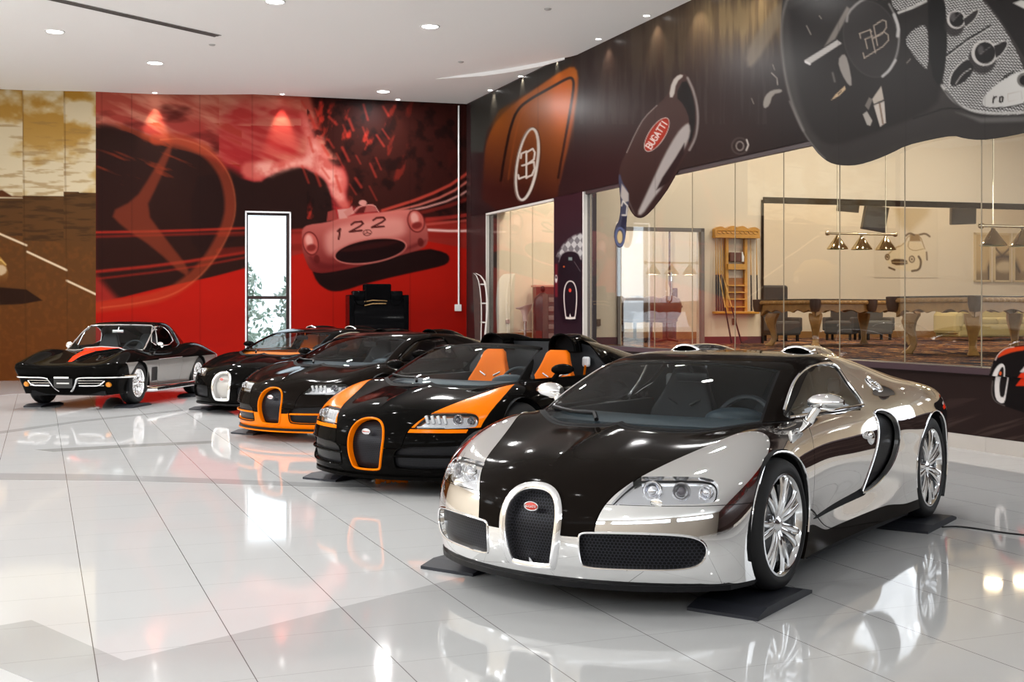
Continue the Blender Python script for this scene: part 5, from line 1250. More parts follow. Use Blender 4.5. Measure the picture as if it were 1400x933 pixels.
def settle(F, P, it=3, lim=.012):
    P = P.copy()
    for _ in range(it):
        g = grad(F, P); v = F(*P.T); d = (v / ((g * g).sum(1) + 1e-9))[:, None] * g; n = np.linalg.norm(d, axis=1, keepdims=True); P -= d * np.minimum(1, lim / (n + 1e-9))
    return P
def side_hit(F, pts, y0=1.3):
    """points (x,z) seen from the side -> surface"""
    P = np.array([(x, y0, z) for x, z in pts]); 
    lo = np.zeros(len(P)); hi = np.full(len(P), y0)
    for _ in range(34):
        m = (lo + hi) / 2; s = F(P[:, 0], m, P[:, 2]) < 0; lo = np.where(s, m, lo); hi = np.where(s, hi, m)
    P[:, 1] = lo; return P
def front_hit(F, pts, x0=2.6, xin=1.0):
    P = np.array([(x0, y, z) for y, z in pts]); lo = np.full(len(P), xin); hi = np.full(len(P), x0)
    for _ in range(34):
        m = (lo + hi) / 2; s = F(m, np.abs(P[:, 1]), P[:, 2]) < 0; lo = np.where(s, m, lo); hi = np.where(s, hi, m)
    P[:, 0] = lo; return P

class Skin:
    """triangle patch of the half body (y>=0), cut by scalar fields"""
    def __init__(s, V, T): s.V, s.T = V, T
    def split(s, f):
        """f(V)-> values ; returns (inside f<0, outside f>0)"""
        if not len(s.T): return s, s
        v = f(s.V) if callable(f) else f
        a = clip_tris(s.V, s.T, v); b = clip_tris(s.V, s.T, -v); return Skin(a[0], a[1]), Skin(b[0], b[1])
    def empty(s): return len(s.T) == 0
def side_region(poly, k=2):
    P = chaikin(poly, k) if k else np.asarray(poly, float); return lambda V: poly_sd(V[:, 0], V[:, 2], P)
def front_region(poly, k=2, xmin=1.2):
    P = chaikin(poly, k) if k else np.asarray(poly, float); return lambda V: np.maximum(poly_sd(V[:, 1], V[:, 2], P), xmin - V[:, 0])
def top_region(poly, k=2, zmin=-9):
    P = chaikin(poly, k) if k else np.asarray(poly, float); return lambda V: np.maximum(poly_sd(V[:, 0], V[:, 1], P), zmin - V[:, 2])

def skin_object(name, F, sk, m, parent, mirror='both', thick=.012, off=0.0, gap=0.0):
    """mirror: 'both' = one mesh on both sides, 'L' left only, 'R' right only. Edges are turned inwards."""
    if sk.empty(): return None
    V, T = sk.V, sk.T
    Vp = settle(F, V, 2, .004); Vp[:, 1] = np.where(np.abs(V[:, 1]) < 1e-6, 0, Vp[:, 1])
    N = grad(F, np.maximum(Vp, [-9, .004, -9])); N /= np.linalg.norm(N, axis=1, keepdims=True) + 1e-9
    if off: Vp = Vp + N * off
    E = np.concatenate([T[:, [0, 1]], T[:, [1, 2]], T[:, [2, 0]]]); key = np.minimum(E[:, 0], E[:, 1]) * len(V) + np.maximum(E[:, 0], E[:, 1])
    u, inv, cnt = np.unique(key, return_inverse=True, return_counts=True); B = E[cnt[inv] == 1]
    B = B[~((Vp[B[:, 0], 1] < 1e-3) & (Vp[B[:, 1], 1] < 1e-3))]
    sm = np.ones(len(T), bool); NN = N
    if thick and len(B):
        bv = np.unique(B); mp = np.full(len(V), -1); n0 = len(Vp)
        # turned-in edge: own copies of the rim so that the face keeps its shading
        mp[bv] = np.arange(len(bv)); rim = Vp[bv]; inn = rim - N[bv] * thick
        a = n0 + mp[B[:, 0]]; b = n0 + mp[B[:, 1]]; k = len(bv)
        T2 = np.concatenate([np.stack([b, a, a + k], 1), np.stack([b, a + k, b + k], 1)])
        d = Vp[B[:, 1]] - Vp[B[:, 0]]; en = np.cross(d, N[B[:, 0]]); en /= np.linalg.norm(en, axis=1, keepdims=True) + 1e-12
        rn = np.zeros((len(bv), 3)); np.add.at(rn, mp[B[:, 0]], en); np.add.at(rn, mp[B[:, 1]], en); rn /= np.linalg.norm(rn, axis=1, keepdims=True) + 1e-9
        Vp = np.concatenate([Vp, rim, inn]); T = np.concatenate([T, T2]); NN = np.concatenate([N, rn, rn])
    def flip(): return Vp * np.array([1, -1, 1]), T[:, ::-1], NN * np.array([1, -1, 1])
    if mirror == 'L': VV, TT, N2 = Vp, T, NN
    elif mirror == 'R': VV, TT, N2 = flip()
    else:
        fV, fT, fN = flip(); VV = np.concatenate([Vp, fV]); TT = np.concatenate([T, fT + len(Vp)]); N2 = np.concatenate([NN, fN])
    o = fast_mesh(name, VV, TT, m, parent); me = o.data
    me.polygons.foreach_set('use_smooth', np.ones(len(TT), bool)); me.normals_split_custom_set_from_vertices(N2.astype(np.float32))
    return o
# ------------------------------------------------------------------ the low sports car shape
_xs = [2.4, 2.2, 2.0, 1.75, 1.5, 1.25, 1.0, .6, .1, -.4, -.8, -1.2, -1.6, -2.0, -2.35]
_ys = [0, .25, .45, .62, .78, .90, 1.02]
S_TOP = Tab2(_xs, _ys, [[.50, .48, .42, .36, .30, .25, .20], [.605, .59, .54, .49, .43, .38, .33], [.685, .677, .64, .608, .555, .49, .42], [.745, .735, .715, .705, .682, .63, .55], [.787, .777, .765, .770, .772, .735, .655],
    [.818, .808, .800, .812, .826, .79, .71], [.842, .832, .822, .826, .836, .80, .72], [.85, .85, .85, .85, .845, .805, .73], [.86, .86, .86, .855, .845, .81, .75], [.88, .88, .88, .88, .87, .83, .77],
    [.91, .91, .91, .92, .92, .885, .81], [.91, .91, .915, .93, .945, .92, .83], [.89, .89, .90, .915, .93, .90, .81], [.84, .84, .85, .86, .865, .84, .76], [.76, .76, .77, .77, .77, .74, .66]])
_zs = [.05, .2, .35, .55, .75, .95]
S_SIDE = Tab2([2.4, 1.9, 1.6, 1.355, 1.0, .6, .1, -.4, -.8, -1.2, -1.6, -2.0, -2.35], _zs, [[.84, .86, .87, .88, .86, .80], [.915, .93, .94, .95, .92, .86], [.955, .965, .972, .985, .96, .9], [.975, .985, .99, 1.0, .975, .9], [.96, .97, .975, .98, .955, .88],
    [.945, .945, .935, .945, .925, .85], [.945, .94, .92, .93, .91, .84], [.955, .95, .94, .945, .93, .86], [.98, .98, .98, .985, .97, .9], [.99, .995, 1.0, 1.0, .985, .92], [.985, .99, .995, .995, .975, .9], [.92, .93, .94, .93, .9, .84], [.82, .83, .84, .83, .8, .74]])
S_ROOF = Tab1([1.75, 1.5, 1.32, 1.1, .85, .6, .4, .1, -.2, -.6, -1.0, -1.4, -1.8, -2.2, -2.5], [.62, .74, .842, .945, 1.045, 1.125, 1.168, 1.196, 1.2, 1.183, 1.135, 1.055, .955, .84, .74])
S_CSIDE = Tab2([1.5, 1.0, .5, 0, -.5, -1.0, -1.5, -2.3], [.75, .85, 1.0, 1.12, 1.25], [[.74, .72, .64, .56, .44], [.80, .78, .70, .62, .50], [.83, .815, .745, .67, .56], [.84, .825, .755, .685, .58], [.93, .885, .745, .655, .54], [.955, .92, .73, .56, .42], [.94, .88, .62, .44, .30], [.78, .66, .45, .30, .18]])
def s_body(x, y, z):
    y = np.abs(y); T = S_TOP(x, y) + .014 * np.exp(-y / .05) * sstep(1.0, 1.2, x) * (1 - sstep(1.95, 2.12, x))
    xf = 2.29 - .42 * y ** 2 - .15 * y ** 8 - 1.25 * (z - .32) ** 2; xr = -2.19 + .30 * y ** 2 + .1 * (z - .3)
    return lse(.028, (z - T) * .96, y - S_SIDE(x, z), (x - xf) * .9, (xr - x) * .9)
def s_cab(x, y, z):
    y = np.abs(y); xp = x + .40 * y * y * sstep(-.1, .6, x)
    return lse(.034, (z - S_ROOF(xp) + .048 * y * y) * .93, (y - S_CSIDE(x, z)) * .95, (-2.1 - x), (x - 1.5), (.70 - z))
def s_all(x, y, z): return smin(.012 + .04 * sstep(-.3, -.9, x), s_body(x, y, z), s_cab(x, y, z))
def base_skin(F, lo, hi, h, zc):
    P, T = surface_nets(F, lo, hi, h); P = settle(F, P, 3)
    sk = Skin(P, T); sk = sk.split(lambda V: -V[:, 1])[0]; sk.V[:, 1] = np.maximum(sk.V[:, 1], 0)
    return sk.split(lambda V: zc - V[:, 2])[0]
HOODLINE = [(2.6, .30), (2.32, .325), (2.24, .345), (2.19, .378), (2.15, .407), (2.08, .45), (1.94, .512), (1.78, .565), (1.63, .618), (1.42, .695), (1.28, .755), (1.1, .80), (.6, .82), (.6, -.2), (2.6, -.2)]
G_OUT = [(0, .586), (.07, .579), (.128, .553), (.168, .505), (.186, .44), (.187, .37), (.176, .28), (.152, .19), (.136, .164), (.10, .153), (0, .150)]
def s_split(S, f, g=.0022): return S.split(lambda V: f(V) + g)[0], S.split(lambda V: f(V) - g)[1]

def wheel_set(parent, spots, rimmat, nsp=7, style='double'):
    """spots: (x, y, R, W, rimR); the first wheel of each size is built, the others are copies with their pieces"""
    cache = {}
    for (x, y, R, W, rr) in spots:
        sgn = 1 if y > 0 else -1; key = (R, W)
        if key in cache:
            b = cache[key]; w = b.copy(); w.parent = parent; COL.objects.link(w)
            for ch in b.children: c = ch.copy(); c.parent = w; COL.objects.link(c)
        else:
            mb = MB(); hw = W / 2
            pr = [(rr, -hw + .02), (rr + .03, -hw + .003), (R - .045, -hw), (R - .016, -hw + .014), (R - .003, -hw + .04), (R, -hw + .055)]
            for k in range(1, 5):
                yy = -hw + .055 + (W - .11) * k / 5; pr += [(R, yy - .005), (R - .007, yy - .004), (R - .007, yy + .004), (R, yy + .005)]
            pr += [(R, hw - .055), (R - .003, hw - .04), (R - .016, hw - .014), (R - .045, hw), (R - .055, hw + .0015), (R - .062, hw), (rr + .022, hw - .002), (rr + .004, hw - .012), (rr - .004, hw - .03), (rr - .01, -hw + .02)]
            mb.lathe(pr, 72, 'Y'); w = mb.build('wheel', M['rubber'], parent); cache[key] = w
            mb = MB(); mb.lathe([(rr + .004, hw - .018), (rr + .006, hw - .008), (rr - .004, hw - .006), (rr - .014, hw - .016), (rr - .022, hw - .05), (rr - .03, -hw + .03), (rr - .024, -hw + .03), (rr - .008, hw - .03)], 64, 'Y')
            f0 = hw - .018
            if style == 'double':
                for k in range(nsp):
                    for s in (-1, 1):
                        a0 = 2 * math.pi * k / nsp + s * .20; a1 = 2 * math.pi * k / nsp + s * .135
                        P = [(r_ * math.cos(a), f0 + d, r_ * math.sin(a)) for r_, a, d in ((.045, a0 * 1.0, -.030), (.10, (a0 + a1) / 2, -.012), (rr * .72, a1, -.006), (rr - .012, a1 + s * .02, -.012))]
                        P = chaikin(P, 1, False); mb.tube(P, np.linspace(.0125, .0165, len(P)) * rr / .26, 8, flat=.019, up=(0, 1, 0))
                mb.lathe([(0, f0 - .004), (.022, f0 - .006), (.034, f0 - .016), (.05, f0 - .022), (.062, f0 - .045), (.05, f0 - .07)], 28, 'Y')
                for k in range(10): a = 2 * math.pi * k / 10; mb.lathe([(0, f0 - .016), (.006, f0 - .017), (.007, f0 - .03)], 8, 'Y', loc=(.048 * math.cos(a), 0, .048 * math.sin(a)))
            else:
                mb.lathe([(.0, f0 - .005), (.03, f0 - .008), (.045, f0 - .03), (.06, f0 - .05), (rr * .62, f0 - .045), (rr * .7, f0 - .055), (rr * .75, f0 - .035), (rr - .02, f0 - .045)], 40, 'Y')
                for k in range(10):
                    a = 2 * math.pi * k / 10; mb.tube([(rr * .3 * math.cos(a), f0 - .042, rr * .3 * math.sin(a)), (rr * .62 * math.cos(a), f0 - .036, rr * .62 * math.sin(a))], .012, 6)
                for k in range(3): a = 2 * math.pi * k / 3 + .5; mb.tube([(0, f0, 0), (.06 * math.cos(a), f0 + .012, .06 * math.sin(a))], [.02, .008], 8)
            mb.build('rim', rimmat, w)
            mb = MB(); mb.lathe([(.03, -.01), (rr * .74, -.01), (rr * .74, -.035), (.03, -.035)], 40, 'Y'); mb.build('brake_disc', M['brake'], w)
            mb = MB(); mb.lathe([(0, -.05), (rr - .02, -.05)], 32, 'Y'); mb.build('inner_hub', M['dark'], w)
        w.location = (x, y - sgn * W / 2, R); w.rotation_euler = (0, 0, 0 if sgn > 0 else math.pi)

def seat(parent, y, m, mi, name='seat'):
    mb = MB()
    def ring(z, x, w, d, bol): # shell section, bolsters at the edges
        P = []
        for a in np.linspace(0, 2 * math.pi, 28, endpoint=False):
            c, s = math.cos(a), math.sin(a); px = (abs(c) ** .6) * math.copysign(1, c) * d; py = (abs(s) ** .7) * math.copysign(1, s) * w
            if c > 0: px += bol * (abs(py) / w) ** 3 - .3 * bol
            P.append((x + px, y + py, z))
        return P
    mb.loft([ring(.16, .05, .22, .06, 0)] + [ring(z, x, w, d, b) for z, x, w, d, b in ((.30, -.06, .24, .07, .08), (.45, -.12, .255, .07, .09), (.62, -.17, .26, .065, .09), (.78, -.215, .235, .06, .075), (.90, -.245, .175, .055, .04), (.98, -.265, .145, .05, .02), (1.05, -.285, .125, .042, .01), (1.08, -.295, .09, .03, 0))])
    o = mb.build(name, m, parent)
    mb = MB(); mb.box((.16, y, .27), (.52, .36, .14), bev=.05)
    for s in (-1, 1): mb.box((.14, y + s * .2, .32), (.48, .09, .17), bev=.035)
    mb.build('seat_cushion', m, o)
    mb = MB()
    for s in (-1, 1): mb.tube(np.array([(-.205, y + s * .05, .80), (-.175, y + s * .05, .815), (-.19, y + s * .12, .85), (-.21, y + s * .125, .84)]), .010, 6)
    mb.build('belt_slot', mi, o)
    return o

def ring_tube(F, P2, r, flat, out, closed=True, n=10, kind='front'):
    P = front_hit(F, P2) if kind == 'front' else side_hit(F, P2)
    N = grad(F, np.maximum(P, [-9, 1e-3, -9]) if kind == 'front' else P); N /= np.linalg.norm(N, axis=1, keepdims=True)
    if kind == 'front': N[:, 1] = np.where(P[:, 1] < 0, -1, 1) * N[:, 1]
    return P + N * out, N
def rail(name, F, P2, r, m, parent, both=True, out=0.0, n=8):
    """thin round trim lying on the side surface"""
    P, N = ring_tube(F, P2, r, r, out, False, n, 'side')
    for s in (1, -1): mb = MB(); mb.tube(P * [1, s, 1], r, n); mb.build(name, m, parent)
def both(name, F, sk, m, parent, **k):
    for sd in 'LR': skin_object(name, F, sk, m, parent, sd, **k)

SK = {}
def sports_skin(h):
    if h not in SK: SK[h] = base_skin(s_all, (-2.34, -.05, .06), (2.36, 1.08, 1.27), h, .112)
    return SK[h]
def sports_car(pos, th, label, v, detail=2):
    fx, fy = -math.sin(math.radians(th)), -math.cos(math.radians(th))
    car = empty('sports_car', (pos[0], pos[1], .045), math.atan2(fy, fx), label, 'car', None)
    F = s_all; S = sports_skin(.02 if detail == 2 else .028)
    seam_f = lambda V: s_body(*V.T) - s_cab(*V.T)
    body, cab = S.split(seam_f)
    # --- openings
    arch = lambda V: np.where(V[:, 1] > .45, np.minimum(np.hypot(V[:, 0] - 1.355, V[:, 2] - .345) - .382, np.hypot(V[:, 0] + 1.355, V[:, 2] - .36) - .402), 1.0)
    body = body.split(arch)[1]
    Go = np.array(G_OUT); Gfull = np.concatenate([Go, Go[::-1][1:-1] * [-1, 1]])
    gr, body = body.split(front_region(Gfull, 1, 1.9))
    if v['intake'] == 'wide': IN = [(.285, .365), (.60, .375), (.86, .385), (.93, .37), (.94, .26), (.90, .20), (.80, .175), (.30, .17), (.27, .21)]
    else: IN = [(.283, .364), (.34, .370), (.55, .376), (.74, .371), (.815, .345), (.835, .29), (.81, .225), (.74, .198), (.54, .194), (.30, .190), (.280, .215), (.276, .33)]
    inl, body = body.split(front_region(IN, 2, 1.3))
    HL = [(.412, .506), (.41, .507), (.62, .510), (.83, .516), (.852, .54), (.835, .60), (.79, .628), (.70, .634), (.484, .630), (.475, .622)]
    hl, body = s_split(body, front_region(HL, 1, 1.5), .001)
    CI = [(-.335, .80), (-.375, .816), (-.47, .818), (-.553, .785), (-.616, .698), (-.636, .598), (-.56, .470), (-.37, .376), (-.13, .330), (-.045, .338), (-.045, .352), (-.125, .411), (-.234, .535), (-.312, .648), (-.337, .739)]
    ci, body = body.split(side_region(CI, 2))
    SW = [(-.036, .368), (.1, .352), (.334, .339), (.6, .327), (.90, .314), (.915, .304), (.90, .298), (.6, .300), (.34, .304), (.05, .310), (-.10, .316), (-.11, .335)]
    sw, body = body.split(side_region(SW, 1))
    sill, body = body.split(lambda V: np.maximum(V[:, 2] - (.208 + .075 * sstep(.60, .96, V[:, 0]) - .03 * sstep(-.4, -.8, V[:, 0])), np.abs(V[:, 0]) - 1.1))
    DR = [(.62, 1.0), (.66, .86), (.735, .815), (.81, .77), (.86, .705), (.886, .60), (.905, .44), (.925, .312), (.6, .327), (.334, .339), (.1, .352), (-.045, .362), (-.125, .42), (-.236, .54), (-.316, .65), (-.343, .74), (-.345, .81), (-.36, 1.0)]
    door, body = s_split(body, side_region(DR, 1))
    hood, body = s_split(body, top_region(HOODLINE, 2, .345))
    cowl, hood = hood.split(lambda V: -.014 - seam_f(V))
    lip = lambda V: np.maximum(V[:, 2] - (.505 + .0 * V[:, 0]), 1.2 - V[:, 0])
    bump, body = s_split(body, lip, .0015)
    low, bump = bump.split(lambda V: V[:, 2] - .288) if v.get('low') else (Skin(body.V, np.zeros((0, 3), int)), bump)
    fend, rear = body.split(lambda V: .6 - V[:, 0])
    skin_object('hood', F, hood, v['hood'], car, thick=.012)
    skin_object('cowl_panel', F, cowl, M['dark'], car, thick=.0, off=-.004)
    if v.get('flash'):
        FLP = [(2.3, .2), (2.05, .86), (1.93, .862), (1.75, .885), (1.5, .865), (1.3, .815), (1.12, .75), (1.0, .70)]
        a, b = fend.split(top_region(FLP, 1, .515)); both('front_fender', F, b, v['fender'], car); both('fender_flash', F, a, v['flash'], car)
        a, b = bump.split(lambda V: np.maximum(.476 - V[:, 2], V[:, 1] - .80)); both('headlight_sill', F, a, v['flash'], car); bump = b
    else: both('front_fender', F, fend, v['fender'], car, thick=.025)
    bp = skin_object('front_bumper', F, bump, v['bumper'], car, 'both' if not v.get('low') else 'L', thick=.035)
    if v.get('low'): skin_object('front_bumper', F, bump, v['bumper'], car, 'R', thick=.035)
    if not low.empty(): skin_object('lower_bumper', F, low, v['low'], car, thick=.035)
    skin_object('rear_quarter', F, rear, v['rear'], car, thick=.03)
    both('side_sill', F, sill, v['sill'], car, thick=.02)
    both('sill_groove', F, sw, v['groove'], car, thick=0, off=-.012)
    both('side_intake', F, ci, M['mesh_side'], car, thick=0, off=-.045)
    for sd in ('L', 'R'):
        d = skin_object('door', F, door, v['door'], car, sd); s = 1 if sd == 'L' else -1
        q = side_hit(F, [(-.16, .684)])[0]; mb = MB(); mb.ellipsoid((q[0], s * (q[1] + .004), q[2]), (.075, .02, .026), 16, 8, M=rot('Z', s * .04)); mb.ellipsoid((q[0] - .03, s * (q[1] + .006), q[2] - .02), (.045, .016, .045), 14, 8); mb.build('door_handle', v['handle'], d)
    # --- grille, emblem, intakes
    skin_object('grille', F, gr, v['mesh'], car, 'both', 0, -.05)
    G2 = chaikin(Gfull, 2); P, N = ring_tube(F, G2, 0, 0, 0); Pc = P.mean(0)
    mb = MB(); prof = [(-.002, -.03), (-.002, .010), (.006, .019), (.021, .024), (.035, .019), (.042, .006), (.042, -.045)] if v.get('ring_w', 1) == 1 else [(-.001, -.03), (-.001, .008), (.004, .014), (.010, .015), (.015, .012), (.017, .004), (.017, -.045)]
    rings = []; n = len(P)
    for i in range(n):
        t_ = P[(i + 1) % n] - P[i - 1]; t_ /= np.linalg.norm(t_); nx = np.array([.93, 0, .2]); nx -= (nx @ t_) * t_; nx /= np.linalg.norm(nx); si = np.cross(nx, t_)
        if si @ (Pc - P[i]) < 0: si = -si
        rings.append([tuple(P[i] + a * si + b * nx) for a, b in prof])
    rings.append(rings[0]); mb.loft(rings, closed=False, caps=False); ring = mb.build('grille_surround', v['ring'], car, clean=False)
    bmx = bmesh.new(); bmx.from_mesh(ring.data); bmesh.ops.remove_doubles(bmx, verts=bmx.verts[:], dist=1e-5); bmesh.ops.recalc_face_normals(bmx, faces=bmx.faces[:]); bmx.to_mesh(ring.data); bmx.free()
    if detail >= 2 or v['ring'] is M['trim_chrome']:
        b0 = front_hit(F, [(0, .19)])[0]; mb = MB(); mb.loft([[(b0[0] + .012 - .03 * (1 - k), w * c, .170 + .045 * k) for c in (-1, 1)] + [(b0[0] - .02 - .02 * (1 - k), w * c, .170 + .045 * k) for c in (1, -1)] for k, w in ((0, .03), (.35, .012), (1, .003))]); mb.build('grille_spike', v['ring'], ring)
    b1 = front_hit(F, [(0, .470)])[0]; tl_ = rot('Y', -.16); mb = MB(); mb.ellipsoid((0, 0, 0), (.010, .040, .021), 28, 10)
    bd = mb.build('emblem', v['badge'], ring); bd.location = (b1[0] + .000, 0, .472)
    mb = MB(); mb.tube([(.004, .041 * math.cos(a), .0215 * math.sin(a)) for a in np.linspace(0, 2 * math.pi, 36, endpoint=False)], .0028, 6, closed=True); mb.build('emblem_rim', M['silver'], bd)
    mb = MB(); text_mb(mb, 'BUGATTI', np.array(((0, 0, 1), (1, 0, 0), (0, 1, 0)), float), (.0105, 0, -.001), .0165, depth=.001, sx=.95); mb.build('lettering', v['letters'], bd, clean=False)
    both('front_intake', F, inl, M['mesh_fine'] if detail < 2 else M['mesh'], car, thick=0, off=-.03)
    if v['intake'] == 'wide':
        P, N = ring_tube(F, [(a, .284 + .002 * a) for a in np.linspace(.26, .945, 22)], 0, 0, -.006)
        for s in (-1, 1): mb = MB(); mb.tube(P * [1, s, 1], .011, 8); mb.build('intake_bar', v.get('low', v['bumper']), bp)
    inr = np.array(chaikin(IN, 2)); P, N = ring_tube(F, inr, 0, 0, .001)
    for s in (-1, 1): mb = MB(); mb.tube(P * [1, s, 1], .0065, 8, closed=True); mb.build('intake_trim', v['inlet_trim'], bp)
    # --- headlights
    for sd in ('L', 'R'):
        s = 1 if sd == 'L' else -1; g = skin_object('headlight', F, hl, M['lamp_glass'], car, sd, 0, -.002)
        skin_object('reflector', F, hl, v['lampback'], g, sd, 0, -.034)
        for (y, z, r, m_) in (((.565, .572, .047, 'lamp'), (.69, .572, .042, 'dark'), (.79, .566, .033, 'lamp')) if not v.get('led') else ((.70, .578, .040, 'dark'), (.79, .57, .032, 'dark'))):
            q = front_hit(F, [(y, z)])[0]; n_ = Vector((.93, s * .30, .2)).to_track_quat('Z', 'Y').to_matrix(); c = np.array((q[0] - .026, s * y, z - .004))
            mb = MB(); mb.lathe([(r * 1.1, -.012), (r * 1.08, .004), (r * .98, .014), (r * .88, .010), (r * .80, -.004), (r * .5, -.018), (0, -.022)], 28, M=np.array(n_), loc=c); mb.build('lamp_bowl', M['trim_chrome'] if m_ == 'lamp' else M['silver'], g)
            mb = MB(); mb.ellipsoid((0, 0, 0), (r * .56, r * .56, r * .30), 20, 10, M=np.array(n_)); mb.v = [tuple(np.array(p_) + c) for p_ in mb.v]; mb.build('lens', M['lens_dark'] if m_ == 'dark' else M['lamp'], g)
        if v.get('led'):
            for k in range(4):
                y = .475 + .045 * k; q = front_hit(F, [(y, .572)])[0]; mb = MB(); mb.box((q[0] - .028, s * y, .575), (.02, .026, .07), M=rot('X', s * .35), bev=.004); mb.build('led_bar', M['led'], g)
            P, _ = ring_tube(F, [(a, .528) for a in np.linspace(.43, .64, 10)], 0, 0, -.02); mb = MB(); mb.tube(P * [1, s, 1], .008, 6); mb.build('light_strip', M['led'], g)
        elif detail == 2:
            q = front_hit(F, [(.61, .517)])[0]; mb = MB(); mb.ellipsoid((0, 0, 0), (.005, .034, .022), 18, 10); mb.v = [tuple(np.array(p_) + (q[0] - .006, s * .61, .518)) for p_ in mb.v]; mb.build('washer_cap', v['fender'], g)
    # --- greenhouse
    xh = lambda y: .515 - .13 * y * y; ysd = lambda x: .605 + (x - .5) * .222
    wsf = lambda V: np.maximum.reduce([xh(V[:, 1]) - V[:, 0], V[:, 1] - ysd(V[:, 0])])
    ws, cab = cab.split(wsf)
    fr, ws = ws.split(lambda V: -np.minimum(-wsf(V) - .014, seam_f(V) - .010) * 1.0) if True else (None, ws)
    fr, ws = ws, fr
    if v.get('open'):
        def opn(V): return np.maximum.reduce([V[:, 0] - (xh(V[:, 1]) - .075), -.47 - V[:, 0], V[:, 1] - (ysd(V[:, 0]) - .02) - 9 * (V[:, 0] < .2), .868 - V[:, 2]])
        hole = lambda V: np.maximum.reduce([np.where(V[:, 1] < .60, V[:, 0] - (xh(V[:, 1]) - .075), V[:, 0] - .93 + (V[:, 2] - .86) * 1.62), -.47 - V[:, 0], .862 - V[:, 2]])
        cab = cab.split(hole)[1]; sg = Skin(cab.V, np.zeros((0, 3), int))
        hole2 = lambda V: np.maximum.reduce([V[:, 0] - .92, -.47 - V[:, 0], V[:, 1] - .80])
    else:
        SG = [(.90, .853), (.785, .918), (.625, .996), (.458, 1.064), (.31, 1.103), (.113, 1.126), (-.09, 1.128), (-.235, 1.117), (-.262, 1.085), (-.275, 1.0), (-.292, .909), (-.262, .832), (.1, .836), (.53, .848)]
        sgf = lambda V: np.where(V[:, 1] > .35, poly_sd(V[:, 0], V[:, 2], chaikin(SG, 2)), 1.0)
        sg, cab = cab.split(sgf)
    skin_object('windscreen', F, ws, M['car_glass'], car, 'both', .0, -.003)
    skin_object('windscreen_frame', F, fr, M['dark'], car, 'both', .006, -.002)
    pil, cab = cab.split(lambda V: np.maximum(V[:, 0] + .27 - .25 * np.maximum(V[:, 1] - .6, 0), .26 - V[:, 1]))
    both('rear_pillar', F, pil, v['rear'], car, thick=.0)
    skin_object('roof', F, cab, v['roof'], car, 'both', .02)
    if not sg.empty():
        for sd in ('L', 'R'): skin_object('side_window', F, sg, v['sideglass'], car, sd, 0, -.004)
        up = chaikin(SG, 2); k0 = np.argmax(up[:, 0]); up = np.roll(up, -k0, 0); m_ = [p for p in up if p[1] > .856]
        rail('window_trim', F, m_[1:-1], .0095, v['trim'], car, True, .002)
    if v.get('trim_intake'):
        rail('intake_edge', F, chaikin([(-.345, .806), (-.38, .820), (-.472, .822), (-.557, .788), (-.620, .699), (-.640, .598), (-.562, .467), (-.37, .372), (-.13, .327), (-.04, .335)], 2, False), .007, v['trim'], car, True, .002)
        rail('intake_front_edge', F, chaikin([(-.333, .80), (-.337, .739), (-.312, .648), (-.234, .535), (-.125, .411), (-.04, .342)], 2, False), .006, v['trim'], car, True, .002)
        AA = np.linspace(math.radians(-20), math.radians(200), 40); AA = AA[.345 + .38 * np.sin(AA) > .23]
        for nm, (cx_, cz_, r_) in (('front_arch_lip', (1.355, .345, .381)), ('rear_arch_lip', (-1.355, .36, .401))): rail(nm, F, [(cx_ + r_ * math.cos(a), cz_ + r_ * math.sin(a)) for a in AA], .007, v['trim'], car, True, -.002)
    # fuel filler cap on the rear shoulder, left and right
    q = None
    for yy in np.linspace(1.0, .4, 200):
        if s_all(np.array([-.67]), np.array([yy]), np.array([.968]))[0] < 0: q = np.array([-.67, yy, .968]); break
    if q is not None:
        N = grad(F, q[None])[0]; N /= np.linalg.norm(N); R_ = np.array(Vector(N).to_track_quat('Z', 'Y').to_matrix())
        for s in (1, -1):
            mb = MB(); mb.lathe([(0, .006), (.045, .008), (.052, .002), (.056, .010), (.068, .008), (.070, 0)], 32, M=R_, loc=q)
            for k in range(12): a = k * math.pi / 6; mb.box(tuple(q + R_ @ np.array([.034 * math.cos(a), .034 * math.sin(a), .009])), (.014, .007, .004), M=R_)
            mb.v = [(p_[0], s * p_[1], p_[2]) for p_ in mb.v]; mb.build('fuel_cap', v['trim'], car)
    # --- mirrors
    for s in (1, -1):
        mb = MB(); mb.loft([[(x, .845 + .20 * k / 7, z) for x, z in [(.635 + (.08 * w) * math.cos(a) * (1.0 if math.cos(a) > 0 else .35) - .01 * k / 7, .934 + .054 * w * math.sin(a) * (1 if math.sin(a) > 0 else .8) + .006 * k / 7) for a in np.linspace(0, 2 * math.pi, 20, endpoint=False)]] for k, w in enumerate((.55, .85, .97, 1.0, .97, .88, .7, .32))])
        mb.v = [(p_[0], s * p_[1], p_[2]) for p_ in mb.v]; w = mb.build('wing_mirror', v['mirror'], car)
        mb = MB(); mb.tube(np.array([(.66, s * .845, .825), (.655, s * .865, .86), (.645, s * .895, .905)]), [.030, .024, .022], 10, flat=.013); mb.build('mirror_arm', v['mirror'], w)
        mb = MB(); mb.lathe([(0, 0), (.05, 0)], 20, 'X', loc=(.606, s * .95, .934)); mb.build('mirror_glass', M['silver'], w)
